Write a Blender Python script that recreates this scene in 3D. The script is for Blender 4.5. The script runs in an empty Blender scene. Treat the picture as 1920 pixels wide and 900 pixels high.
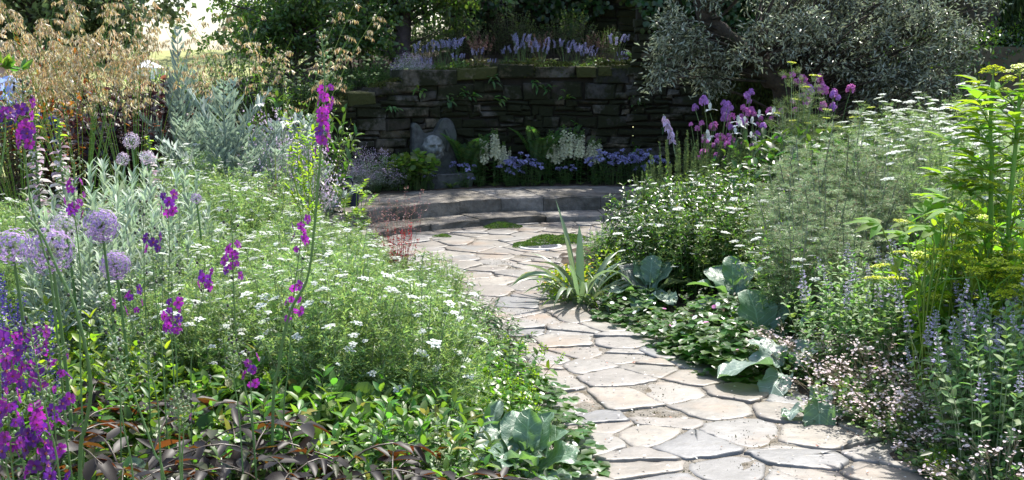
import bpy, math
import numpy as np
from mathutils import Vector, Matrix

# ------------------------------------------------------------------ camera, sky, sun, exposure
scene = bpy.context.scene
COL = scene.collection
FPX, CX, CY, HOR, EYE = 2059.0, 960.0, 450.0, 137.0, 1.6       # focal length etc. in pixels of the 1920 x 900 photograph
PITCH = math.atan((CY - HOR) / FPX)
cam_data = bpy.data.cameras.new('camera')
cam_data.sensor_width = 36.0
cam_data.lens = FPX / 1920 * 36.0
cam_data.clip_start = 0.05
cam_data.clip_end = 2000
cam_data.dof.use_dof = True
cam_data.dof.focus_distance = 5.2
cam_data.dof.aperture_fstop = 11
cam = bpy.data.objects.new('camera', cam_data)
COL.objects.link(cam)
cam.location = (0, 0, EYE)
cam.rotation_euler = (math.pi / 2 - PITCH, 0, 0)
scene.camera = cam

SUN_EL, SUN_AZ = math.radians(57), math.radians(24)             # azimuth from +Y towards +X
world = bpy.data.worlds.new('World')
scene.world = world
world.use_nodes = True
wn = world.node_tree.nodes
sky = wn.new('ShaderNodeTexSky')
sky.sky_type = 'NISHITA'
sky.sun_disc = False
sky.sun_elevation = SUN_EL
sky.sun_rotation = SUN_AZ
sky.dust_density = 2.2
wn['Background'].inputs['Strength'].default_value = 0.15
world.node_tree.links.new(sky.outputs[0], wn['Background'].inputs['Color'])
sun_data = bpy.data.lights.new('sun', 'SUN')
sun_data.energy = 4.0
sun_data.angle = math.radians(0.55)
sun_data.color = (1.0, 0.95, 0.87)
sun = bpy.data.objects.new('sun', sun_data)
COL.objects.link(sun)
sd = Vector((math.sin(SUN_AZ) * math.cos(SUN_EL), math.cos(SUN_AZ) * math.cos(SUN_EL), math.sin(SUN_EL)))
sun.rotation_euler = sd.to_track_quat('Z', 'Y').to_euler()
sun.location = sd * 30
vs = scene.view_settings
vs.view_transform = 'Standard'
vs.look = 'None'
vs.gamma = 1
vs.use_curve_mapping = False
vs.exposure = 1.25
scene.cycles.max_bounces = 8
scene.cycles.diffuse_bounces = 4
scene.cycles.transmission_bounces = 6
scene.cycles.transparent_max_bounces = 8
scene.cycles.sample_clamp_indirect = 8
scene.cycles.use_denoising = True

# ------------------------------------------------------------------ pixel <-> place helpers
_c, _s = math.cos(PITCH), math.sin(PITCH)


def ray(px, py):
    u, v = (px - CX) / FPX, (CY - py) / FPX
    return np.array([u, _c + v * _s, -_s + v * _c])


def at(px, py, Y):                      # the point seen at (px, py) at distance Y
    d = ray(px, py)
    return np.array([0, 0, EYE]) + d * (Y / d[1])


def on(px, py, z=0.0):                  # the point seen at (px, py) at height z
    d = ray(px, py)
    return np.array([0, 0, EYE]) + d * ((z - EYE) / d[2])


def pix(p):
    x, y, z = p[0], p[1], p[2] - EYE
    w = y * _c - z * _s
    v = y * _s + z * _c
    return CX + FPX * x / w, CY - FPX * v / w


TAU = 2 * math.pi


def RNG(seed):
    return np.random.default_rng(seed)


def nrm(a):
    a = np.asarray(a, float)
    return a / np.maximum(np.linalg.norm(a, axis=-1, keepdims=True), 1e-9)


# ------------------------------------------------------------------ materials
MATS = {}


def new_mat(name):
    m = bpy.data.materials.new(name)
    m.use_nodes = True
    nt = m.node_tree
    MATS[name] = m
    return m, nt, nt.nodes['Principled BSDF'], nt.nodes['Material Output']


def leaf_mat(name, col, trans=None, rough=0.42, tf=0.42, var=0.35, hue=0.03, spec=0.5, sheen=0.0, alt=None, altf=0.15):
    """leaf with light passing through it; each leaf (mesh island) gets its own tint"""
    m, nt, b, out = new_mat(name)
    N, L = nt.nodes, nt.links
    isl = N.new('ShaderNodeNewGeometry')
    obi = N.new('ShaderNodeObjectInfo')

    def tint(c):
        src = None
        if alt is not None:
            mx = N.new('ShaderNodeMix'); mx.data_type = 'RGBA'
            gt = N.new('ShaderNodeMath'); gt.operation = 'GREATER_THAN'; gt.inputs[1].default_value = 1 - altf
            ml = N.new('ShaderNodeMath'); ml.operation = 'MULTIPLY'; ml.inputs[1].default_value = 7.31
            fr = N.new('ShaderNodeMath'); fr.operation = 'FRACT'
            L.new(isl.outputs['Random Per Island'], ml.inputs[0]); L.new(ml.outputs[0], fr.inputs[0]); L.new(fr.outputs[0], gt.inputs[0])
            L.new(gt.outputs[0], mx.inputs['Factor'])
            mx.inputs['A'].default_value = (*c, 1); mx.inputs['B'].default_value = (*alt, 1)
            src = mx.outputs['Result']
        h = N.new('ShaderNodeHueSaturation')
        r1 = N.new('ShaderNodeMapRange'); r1.inputs['To Min'].default_value = 1 - var; r1.inputs['To Max'].default_value = 1 + var
        L.new(isl.outputs['Random Per Island'], r1.inputs['Value'])
        r2 = N.new('ShaderNodeMapRange'); r2.inputs['To Min'].default_value = 0.88; r2.inputs['To Max'].default_value = 1.12
        L.new(obi.outputs['Random'], r2.inputs['Value'])
        mu = N.new('ShaderNodeMath'); mu.operation = 'MULTIPLY'
        L.new(r1.outputs[0], mu.inputs[0]); L.new(r2.outputs[0], mu.inputs[1])
        L.new(mu.outputs[0], h.inputs['Value'])
        m3 = N.new('ShaderNodeMath'); m3.operation = 'MULTIPLY'; m3.inputs[1].default_value = 13.7
        f3 = N.new('ShaderNodeMath'); f3.operation = 'FRACT'
        L.new(isl.outputs['Random Per Island'], m3.inputs[0]); L.new(m3.outputs[0], f3.inputs[0])
        r3 = N.new('ShaderNodeMapRange'); r3.inputs['To Min'].default_value = 0.5 - hue; r3.inputs['To Max'].default_value = 0.5 + hue
        L.new(f3.outputs[0], r3.inputs['Value']); L.new(r3.outputs[0], h.inputs['Hue'])
        if src is None:
            h.inputs['Color'].default_value = (*c, 1)
        else:
            L.new(src, h.inputs['Color'])
        return h.outputs[0]
    L.new(tint(col), b.inputs['Base Color'])
    b.inputs['Roughness'].default_value = rough
    b.inputs['Specular IOR Level'].default_value = spec
    if trans is None:
        trans = (min(1, col[0] * 2.2), min(1, col[1] * 2.0), col[2] * 0.8)
    t = N.new('ShaderNodeBsdfTranslucent')
    L.new(tint(trans), t.inputs['Color'])
    mix = N.new('ShaderNodeMixShader'); mix.inputs[0].default_value = tf
    L.new(b.outputs[0], mix.inputs[1]); L.new(t.outputs[0], mix.inputs[2])
    L.new(mix.outputs[0], out.inputs['Surface'])
    return m


def rough_mat(name, c1, c2, scale=6.0, rough=0.85, bump=0.3, c3=None, moss=None, island=0.0, detail=8, bscale=None, spec=0.3):
    """stone, soil, bark: two-tone noise, fine bump, optional patches (moss grows on tops) and per-stone tint"""
    m, nt, b, out = new_mat(name)
    N, L = nt.nodes, nt.links
    tc = N.new('ShaderNodeTexCoord')
    no = N.new('ShaderNodeTexNoise'); no.inputs['Scale'].default_value = scale; no.inputs['Detail'].default_value = detail
    no.inputs['Roughness'].default_value = 0.62
    L.new(tc.outputs['Object'], no.inputs['Vector'])
    cr = N.new('ShaderNodeValToRGB')
    cr.color_ramp.elements[0].position = 0.33; cr.color_ramp.elements[0].color = (*c1, 1)
    cr.color_ramp.elements[1].position = 0.68; cr.color_ramp.elements[1].color = (*c2, 1)
    L.new(no.outputs['Fac'], cr.inputs[0])
    col = cr.outputs[0]
    if c3 is not None:
        n2 = N.new('ShaderNodeTexNoise'); n2.inputs['Scale'].default_value = scale * 0.31; n2.inputs['Detail'].default_value = 5
        L.new(tc.outputs['Object'], n2.inputs['Vector'])
        r2 = N.new('ShaderNodeMapRange'); r2.inputs['From Min'].default_value = 0.5; r2.inputs['From Max'].default_value = 0.66
        L.new(n2.outputs['Fac'], r2.inputs['Value'])
        mx = N.new('ShaderNodeMix'); mx.data_type = 'RGBA'
        L.new(r2.outputs[0], mx.inputs['Factor']); L.new(col, mx.inputs['A']); mx.inputs['B'].default_value = (*c3, 1)
        col = mx.outputs['Result']
    if island > 0:
        g = N.new('ShaderNodeNewGeometry')
        hs = N.new('ShaderNodeHueSaturation')
        r = N.new('ShaderNodeMapRange'); r.inputs['To Min'].default_value = 1 - island; r.inputs['To Max'].default_value = 1 + island
        L.new(g.outputs['Random Per Island'], r.inputs['Value']); L.new(r.outputs[0], hs.inputs['Value'])
        ml = N.new('ShaderNodeMath'); ml.operation = 'MULTIPLY'; ml.inputs[1].default_value = 9.7
        fr = N.new('ShaderNodeMath'); fr.operation = 'FRACT'
        L.new(g.outputs['Random Per Island'], ml.inputs[0]); L.new(ml.outputs[0], fr.inputs[0])
        r5 = N.new('ShaderNodeMapRange'); r5.inputs['To Min'].default_value = 0.55; r5.inputs['To Max'].default_value = 1.45
        L.new(fr.outputs[0], r5.inputs['Value']); L.new(r5.outputs[0], hs.inputs['Saturation'])
        L.new(col, hs.inputs['Color']); col = hs.outputs[0]
    if moss is not None:
        mc, amount = moss
        n4 = N.new('ShaderNodeTexNoise'); n4.inputs['Scale'].default_value = 2.3; n4.inputs['Detail'].default_value = 9
        n4.inputs['Roughness'].default_value = 0.7
        L.new(tc.outputs['Object'], n4.inputs['Vector'])
        r4 = N.new('ShaderNodeMapRange'); r4.inputs['From Min'].default_value = 0.62 - amount; r4.inputs['From Max'].default_value = 0.7 - amount
        L.new(n4.outputs['Fac'], r4.inputs['Value'])
        mx = N.new('ShaderNodeMix'); mx.data_type = 'RGBA'
        L.new(r4.outputs[0], mx.inputs['Factor']); L.new(col, mx.inputs['A']); mx.inputs['B'].default_value = (*mc, 1)
        col = mx.outputs['Result']
    L.new(col, b.inputs['Base Color'])
    b.inputs['Roughness'].default_value = rough
    b.inputs['Specular IOR Level'].default_value = spec
    if bump:
        nb = N.new('ShaderNodeTexNoise'); nb.inputs['Scale'].default_value = bscale or scale * 4; nb.inputs['Detail'].default_value = 8
        L.new(tc.outputs['Object'], nb.inputs['Vector'])
        bp = N.new('ShaderNodeBump'); bp.inputs['Strength'].default_value = bump; bp.inputs['Distance'].default_value = 0.02
        L.new(nb.outputs['Fac'], bp.inputs['Height']); L.new(bp.outputs[0], b.inputs['Normal'])
    return m


def plain_mat(name, c, rough=0.6, spec=0.4):
    return rough_mat(name, tuple(x * 0.85 for x in c), tuple(min(1, x * 1.12) for x in c), 18, rough, 0.08, spec=spec)


# ------------------------------------------------------------------ mesh builder
class MB:
    def __init__(self):
        self.v, self.f, self.n = [], [], 0

    def add(self, verts, faces, mat):
        verts = np.asarray(verts, np.float32).reshape(-1, 3)
        for fa in (faces if isinstance(faces, list) else [faces]):
            fa = np.asarray(fa, np.int64)
            if len(fa):
                self.f.append((fa + self.n, mat))
        self.v.append(verts)
        self.n += len(verts)

    def merge(self, o, M=None):
        if not o.n:
            return
        v = np.concatenate(o.v)
        if M is not None:
            M = np.array(M)
            v = v @ M[:3, :3].T + M[:3, 3]
        self.v.append(v.astype(np.float32))
        for fa, m in o.f:
            self.f.append((fa + self.n, m))
        self.n += o.n

    def mesh(self, name, smooth=True):
        me = bpy.data.meshes.new(name)
        if not self.n:
            return me
        v = np.concatenate(self.v)
        me.vertices.add(len(v))
        me.vertices.foreach_set('co', v.ravel())
        mats = []
        loops, starts, mi, pos = [], [], [], 0
        for fa, m in self.f:
            if m not in mats:
                mats.append(m)
            k = fa.shape[1]
            loops.append(fa.ravel())
            starts.append(pos + np.arange(len(fa)) * k)
            mi.append(np.full(len(fa), mats.index(m)))
            pos += fa.size
        loops = np.concatenate(loops); starts = np.concatenate(starts); mi = np.concatenate(mi)
        me.loops.add(len(loops)); me.loops.foreach_set('vertex_index', loops.astype(np.int32))
        me.polygons.add(len(starts)); me.polygons.foreach_set('loop_start', starts.astype(np.int32))
        me.polygons.foreach_set('material_index', mi.astype(np.int32))
        me.polygons.foreach_set('use_smooth', np.full(len(starts), bool(smooth)))
        for m in mats:
            me.materials.append(MATS[m])
        me.update(calc_edges=True)
        me.validate()
        return me


# leaf outlines: x across (-.5 .. .5), y along (0 .. 1), z out of the blade
def T_simple(fold=0.22, curl=0.15, mid=0.45):
    v = np.array([[0, 0, 0], [-.5, mid, fold * .5], [0, 1, -curl], [.5, mid, fold * .5]])
    return v, [np.array([[0, 2, 1], [0, 3, 2]])]


def T_leaf(fold=0.18, curl=0.25, a=0.3, b=0.68, wa=0.9, wb=0.78):
    z = lambda y: -curl * y * y
    v = np.array([[0, 0, 0], [-.5 * wa, a, z(a) + fold * wa * .5], [0, a, z(a)], [.5 * wa, a, z(a) + fold * wa * .5],
                  [-.5 * wb, b, z(b) + fold * wb * .5], [0, b, z(b)], [.5 * wb, b, z(b) + fold * wb * .5], [0, 1, z(1)]])
    return v, [np.array([[0, 2, 1], [0, 3, 2], [4, 5, 7], [5, 6, 7]]), np.array([[1, 2, 5, 4], [2, 3, 6, 5]])]


def T_strip():
    return np.array([[-.5, 0, 0], [.5, 0, 0], [0, 1, -.1]]), [np.array([[0, 1, 2]])]


def T_quad():
    return np.array([[-.5, 0, 0], [.5, 0, 0], [.5, 1, 0], [-.5, 1, 0]]), [np.array([[0, 1, 2, 3]])]


def T_round(k=7, cup=0.12):                     # round, lightly cupped leaf held by its middle edge
    a = np.linspace(0, TAU, k, endpoint=False) - math.pi / 2
    rim = np.stack([.5 * np.cos(a) * (1 + .08 * (np.arange(k) % 2)), .5 + .5 * np.sin(a), np.full(k, cup)], 1)
    v = np.vstack([[[0, .5, 0]], rim])
    return v, [np.array([[0, 1 + i, 1 + (i + 1) % k] for i in range(k)])]


LEAF, SIMPLE, STRIP, QUAD, ROUND = T_leaf(), T_simple(), T_strip(), T_quad(), T_round()
LONG = T_leaf(0.12, 0.35, 0.25, 0.62, 0.85, 0.8)
FLAT = T_leaf(0.1, 0.08)
BROAD = T_leaf(0.15, 0.3, 0.28, 0.7, 1.0, 0.85)


def leaves(mb, T, base, d, up, ln, wd, mat):
    tv, tf = T
    base = np.asarray(base, float); n = len(base)
    if not n:
        return
    d = nrm(d); x = nrm(np.cross(d, up)); z = np.cross(x, d)
    ln = np.broadcast_to(np.asarray(ln, float), (n,)); wd = np.broadcast_to(np.asarray(wd, float), (n,))
    v = (base[:, None] + x[:, None] * (tv[None, :, 0:1] * wd[:, None, None]) + d[:, None] * (tv[None, :, 1:2] * ln[:, None, None])
         + z[:, None] * (tv[None, :, 2:3] * ln[:, None, None]))
    k = len(tv); off = (np.arange(n) * k)[:, None, None]
    mb.add(v.reshape(-1, 3), [(f[None] + off).reshape(-1, f.shape[1]) for f in tf], mat)


def rdir(r, n, zmin=-1.0, zmax=1.0):
    z = r.uniform(zmin, zmax, n); a = r.uniform(0, TAU, n); q = np.sqrt(1 - z * z)
    return np.stack([q * np.cos(a), q * np.sin(a), z], 1)


def tube(mb, pts, r0, r1, mat, sides=4, cap=False):
    pts = np.asarray(pts, float); n = len(pts)
    t = nrm(np.gradient(pts, axis=0))
    ref = np.array([0.31, 0.95, 0.05]) if abs(t[:, 2]).mean() > .5 else np.array([0.05, 0.1, 1.0])
    x = nrm(np.cross(t, ref)); y = np.cross(t, x)
    rad = np.interp(np.linspace(0, 1, n), np.linspace(0, 1, np.size(r0)), r0) if np.size(r0) > 1 else np.linspace(r0, r1, n)
    a = np.arange(sides) * TAU / sides
    v = pts[:, None] + rad[:, None, None] * (x[:, None] * np.cos(a)[None, :, None] + y[:, None] * np.sin(a)[None, :, None])
    i = np.arange(n - 1)[:, None] * sides; j = np.arange(sides)[None]; k = (j + 1) % sides
    f = np.stack([i + j, i + k, i + sides + k, i + sides + j], -1).reshape(-1, 4)
    fs = [f]
    v = v.reshape(-1, 3)
    if cap and sides >= 3:
        v = np.vstack([v, pts[:1], pts[-1:]])
        c0, c1 = n * sides, n * sides + 1
        fs.append(np.array([[c0, (q + 1) % sides, q] for q in range(sides)] + [[c1, (n - 1) * sides + q, (n - 1) * sides + (q + 1) % sides] for q in range(sides)]))
    mb.add(v, fs, mat)


def bez(a, b, c, n):
    t = np.linspace(0, 1, n)[:, None]
    return (1 - t) ** 2 * np.asarray(a) + 2 * t * (1 - t) * np.asarray(b) + t * t * np.asarray(c)


def spline(P, n):
    """smooth curve through the points P"""
    P = np.asarray(P, float); m = len(P)
    if m < 3:
        return np.linspace(P[0], P[-1], n)
    Q = np.vstack([2 * P[0] - P[1], P, 2 * P[-1] - P[-2]])
    out = []
    for s in np.linspace(0, m - 1 - 1e-6, n):
        i = int(s); t = s - i
        p0, p1, p2, p3 = Q[i:i + 4]
        out.append(.5 * (2 * p1 + (p2 - p0) * t + (2 * p0 - 5 * p1 + 4 * p2 - p3) * t * t + (3 * p1 - p0 - 3 * p2 + p3) * t ** 3))
    return np.array(out)


def ribbon(mb, pts, wid, nor, mat, fold=0.2):
    """strap leaf: a folded ribbon along pts; wid per point"""
    pts = np.asarray(pts, float); n = len(pts)
    t = nrm(np.gradient(pts, axis=0)); x = nrm(np.cross(t, nor)); z = np.cross(x, t)
    w = np.asarray(wid)[:, None]
    v = np.stack([pts - x * w / 2 + z * w * fold, pts, pts + x * w / 2 + z * w * fold], 1).reshape(-1, 3)
    i = np.arange(n - 1)[:, None] * 3; j = np.array([0, 1])[None]
    f = np.stack([i + j, i + j + 1, i + j + 4, i + j + 3], -1).reshape(-1, 4)
    mb.add(v, [f], mat)


def ball(mb, c, r, mat, seg=8, rings=5, jit=0, rs=None):
    a = np.linspace(0, math.pi, rings + 1)[1:-1]; b = np.arange(seg) * TAU / seg
    v = np.array([[math.sin(p) * math.cos(q), math.sin(p) * math.sin(q), math.cos(p)] for p in a for q in b])
    v = np.vstack([[[0, 0, 1]], v, [[0, 0, -1]]])
    if jit:
        v = v * (1 + (rs or RNG(1)).uniform(-jit, jit, (len(v), 1)))
    nn = rings - 1
    tri = [[0, 1 + j, 1 + (j + 1) % seg] for j in range(seg)] + [[len(v) - 1, 1 + (nn - 1) * seg + (j + 1) % seg, 1 + (nn - 1) * seg + j] for j in range(seg)]
    quad = [[1 + i * seg + j, 1 + (i + 1) * seg + j, 1 + (i + 1) * seg + (j + 1) % seg, 1 + i * seg + (j + 1) % seg] for i in range(nn - 1) for j in range(seg)]
    fs = [np.array(tri)] + ([np.array(quad)] if quad else [])
    mb.add(np.asarray(c) + v * np.asarray(r), fs, mat)


# ------------------------------------------------------------------ scene objects
THINGS = []          # (object, base label, anchor point) for the final labels


def obj(name, mb, parent=None, smooth=True, M=None):
    me = mb if isinstance(mb, bpy.types.Mesh) else mb.mesh(name, smooth)
    o = bpy.data.objects.new(name, me)
    COL.objects.link(o)
    if parent is not None:
        o.parent = parent
    if M is not None:
        o.matrix_local = Matrix(M)
    return o


def tag(o, label, cat, group=None, anchor=None):
    o['label'] = label; o['category'] = cat
    if group:
        o['group'] = group
    THINGS.append((o, anchor))
    return o


def empty(name, loc=(0, 0, 0), rz=0.0):
    o = bpy.data.objects.new(name, None)
    o.empty_display_size = 0.1
    COL.objects.link(o)
    o.location = loc; o.rotation_euler = (0, 0, rz)
    return o


def struct(name, mb, smooth=False, kind='structure'):
    o = obj(name, mb, smooth=smooth)
    o['kind'] = kind
    return o


def frame(p, d, s=1.0, spin=0.0):
    """matrix at p whose z axis points along d"""
    d = nrm(d); ref = np.array([0, 0, 1.]) if abs(d[2]) < .95 else np.array([0, 1., 0])
    x = nrm(np.cross(ref, d)); y = np.cross(d, x)
    c, q = math.cos(spin), math.sin(spin)
    x, y = x * c + y * q, y * c - x * q
    M = np.eye(4)
    M[:3, 0], M[:3, 1], M[:3, 2], M[:3, 3] = x * s, y * s, d * s, p
    return M

# ------------------------------------------------------------------ colours
leaf_mat('leaf_mint', (.075, .16, .03), (.19, .39, .03), alt=(.20, .21, .04), altf=.07)
leaf_mat('leaf_lime', (.13, .23, .025), (.32, .50, .02), tf=.5)
leaf_mat('leaf_pale', (.26, .34, .19), (.30, .45, .16))
leaf_mat('leaf_basil', (.075, .170, .022), (.20, .40, .02), rough=.36)
leaf_mat('leaf_darkmint', (.035, .085, .018), (.09, .22, .015), rough=.4, alt=(.06, .045, .02))
leaf_mat('leaf_black', (.014, .012, .011), (.22, .09, .015), rough=.45, tf=.25, spec=.22, alt=(.035, .045, .018), altf=.15)
leaf_mat('leaf_bergenia', (.05, .085, .045), (.08, .16, .03), rough=.27, tf=.2, spec=.6)
leaf_mat('leaf_feather', (.20, .31, .125), (.33, .50, .12), tf=.45)
leaf_mat('leaf_silver', (.34, .41, .32), (.34, .46, .26), rough=.6, tf=.3)
leaf_mat('leaf_astelia', (.17, .235, .15), (.2, .3, .12), rough=.38, tf=.3)
leaf_mat('leaf_nepeta', (.145, .25, .09), (.23, .42, .07), rough=.55)
leaf_mat('leaf_sage', (.13, .19, .09), (.18, .31, .07), rough=.55)
leaf_mat('leaf_cardoon', (.27, .34, .30), (.28, .38, .26), rough=.55, tf=.35)
leaf_mat('leaf_heuchera', (.08, .10, .05), (.2, .2, .06))
leaf_mat('leaf_fennel', (.10, .15, .06), (.17, .26, .06), tf=.4)
leaf_mat('leaf_bronze', (.20, .29, .16), (.29, .42, .18), tf=.4, alt=(.24, .15, .10), altf=.14)
leaf_mat('leaf_angelica', (.10, .20, .025), (.28, .48, .02), tf=.5, rough=.6, spec=.25)
leaf_mat('leaf_glossy', (.030, .075, .018), (.10, .22, .015), rough=.27, tf=.3, spec=.6)
leaf_mat('leaf_strawberry', (.055, .125, .03), (.14, .30, .03), rough=.33)
leaf_mat('leaf_rosemary', (.11, .16, .09), (.15, .24, .07))
leaf_mat('leaf_grass', (.07, .13, .03), (.16, .28, .03))
leaf_mat('leaf_fern', (.06, .13, .03), (.11, .27, .03))
leaf_mat('leaf_shade', (.055, .115, .028), (.11, .25, .025), rough=.36)
leaf_mat('leaf_alchemilla', (.085, .16, .03), (.16, .3, .03))
leaf_mat('leaf_ivy', (.03, .07, .02), (.07, .17, .02), rough=.32, spec=.6)
leaf_mat('leaf_tree', (.065, .115, .035), (.17, .31, .035), rough=.34)
leaf_mat('leaf_olive', (.33, .37, .31), (.30, .37, .22), rough=.34, tf=.3, alt=(.055, .075, .035), altf=.38, spec=.6)
leaf_mat('leaf_far_haze', (.10, .14, .07), (.2, .28, .1))  # distant foliage made paler: the haze is put into its colour
leaf_mat('leaf_dark', (.018, .038, .013), (.03, .08, .01), rough=.4)
leaf_mat('leaf_cypress', (.03, .06, .018), (.06, .14, .015), rough=.55)
leaf_mat('leaf_plum', (.022, .014, .018), (.05, .02, .022), rough=.4, alt=(.30, .12, .02), altf=.05)
leaf_mat('leaf_copper', (.20, .075, .03), (.45, .16, .02), alt=(.05, .055, .03), altf=.35)
leaf_mat('leaf_straw', (.46, .34, .17), (.56, .40, .18), rough=.5, tf=.42, alt=(.68, .60, .42), altf=.35)
leaf_mat('leaf_hazel', (.12, .16, .06), (.2, .28, .06))
leaf_mat('leaf_moss', (.042, .052, .013), (.07, .085, .01), rough=.9, tf=.2, spec=.1)
leaf_mat('leaf_thyme', (.06, .12, .025), (.1, .2, .02), rough=.7)
leaf_mat('leaf_cover', (.035, .08, .02), (.09, .2, .02))
leaf_mat('stem_green', (.13, .20, .06), (.15, .25, .05), rough=.5, tf=.1, var=.1)
leaf_mat('stem_pale', (.25, .31, .17), (.2, .3, .12), rough=.5, tf=.1, var=.1)
leaf_mat('stem_lime', (.17, .29, .035), (.25, .42, .03), rough=.4, tf=.2, var=.08)
leaf_mat('stem_red', (.20, .12, .075), (.2, .08, .04), tf=.1, var=.15)
leaf_mat('stem_tan', (.27, .22, .14), (.25, .2, .1), tf=.1, var=.2)
leaf_mat('stem_brown', (.06, .04, .03), (.06, .04, .02), tf=.05, var=.15)
leaf_mat('stem_fennel', (.18, .20, .16), (.15, .2, .1), tf=.1)
leaf_mat('petal_magenta', (.21, .016, .25), (.33, .026, .37), rough=.55, tf=.42, var=.4, hue=.025)
leaf_mat('petal_violet', (.085, .014, .18), (.15, .02, .30), rough=.55, tf=.4, hue=.03)
leaf_mat('petal_eye', (.10, .008, .05), (.2, .02, .08), tf=.1)
leaf_mat('petal_stamen', (.7, .28, .03), (.6, .3, .03), tf=.2)
leaf_mat('petal_bud', (.035, .03, .03), (.05, .03, .04), tf=.1, hue=.08)
leaf_mat('petal_allium', (.42, .29, .57), (.52, .36, .68), rough=.6, tf=.35, hue=.03)
leaf_mat('petal_lilacwhite', (.62, .5, .66), (.6, .5, .65), tf=.35)
leaf_mat('petal_white', (.78, .80, .76), (.7, .75, .66), rough=.6, tf=.35, var=.12, hue=.0)
leaf_mat('petal_cream', (.78, .78, .58), (.6, .65, .4), rough=.6, tf=.3, var=.15, hue=.01)
leaf_mat('petal_blush', (.80, .68, .68), (.72, .58, .58), rough=.6, tf=.35, var=.18, hue=.02)
leaf_mat('petal_nepeta', (.48, .42, .61), (.54, .48, .70), rough=.6, tf=.35, hue=.02)
leaf_mat('petal_salvia', (.06, .035, .22), (.09, .05, .34), tf=.3)
leaf_mat('petal_blue', (.35, .34, .60), (.38, .37, .68), tf=.35, hue=.02)
leaf_mat('petal_pink', (.60, .19, .50), (.72, .28, .62), tf=.4, hue=.03)
leaf_mat('petal_orchid', (.44, .20, .54), (.56, .28, .68), tf=.4, hue=.02)
leaf_mat('petal_red', (.34, .02, .03), (.45, .03, .03), tf=.4, hue=.01)
leaf_mat('petal_haze', (.33, .15, .15), (.4, .2, .18), tf=.3, hue=.03)
leaf_mat('petal_yellow', (.56, .62, .04), (.62, .70, .04), tf=.4, hue=.01)
leaf_mat('petal_lemon', (.62, .62, .28), (.55, .56, .2), tf=.35)
leaf_mat('petal_gold', (.7, .45, .03), (.7, .45, .03), tf=.4)
leaf_mat('petal_acanthus', (.42, .30, .38), (.4, .28, .36), tf=.3, alt=(.6, .55, .55), altf=.4)
rough_mat('soil', (.03, .022, .015), (.075, .055, .038), 9, .95, .6)
rough_mat('bark', (.022, .018, .015), (.075, .06, .048), 9, .95, .9, moss=((.03, .036, .014), .06))
rough_mat('bark_pale', (.12, .09, .08), (.26, .21, .19), 7, .9, .5)
rough_mat('bark_plum', (.05, .04, .042), (.12, .095, .10), 8, .9, .5)
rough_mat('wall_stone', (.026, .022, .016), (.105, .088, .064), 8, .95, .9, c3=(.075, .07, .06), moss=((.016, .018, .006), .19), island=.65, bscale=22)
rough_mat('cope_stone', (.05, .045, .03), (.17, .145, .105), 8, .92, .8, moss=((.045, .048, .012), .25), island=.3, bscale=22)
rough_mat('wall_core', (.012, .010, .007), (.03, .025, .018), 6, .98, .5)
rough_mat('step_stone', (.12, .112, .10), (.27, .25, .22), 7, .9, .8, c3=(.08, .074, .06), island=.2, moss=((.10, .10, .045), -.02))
rough_mat('carved_stone', (.028, .03, .03), (.10, .106, .104), 14, .7, .35, c3=(.07, .085, .065), moss=((.045, .06, .03), .03), spec=.45)
rough_mat('carved_face', (.09, .10, .095), (.30, .315, .30), 16, .6, .4, c3=(.05, .06, .045), spec=.5)
rough_mat('lawn', (.20, .23, .08), (.34, .34, .14), 3, .95, .5)


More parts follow.
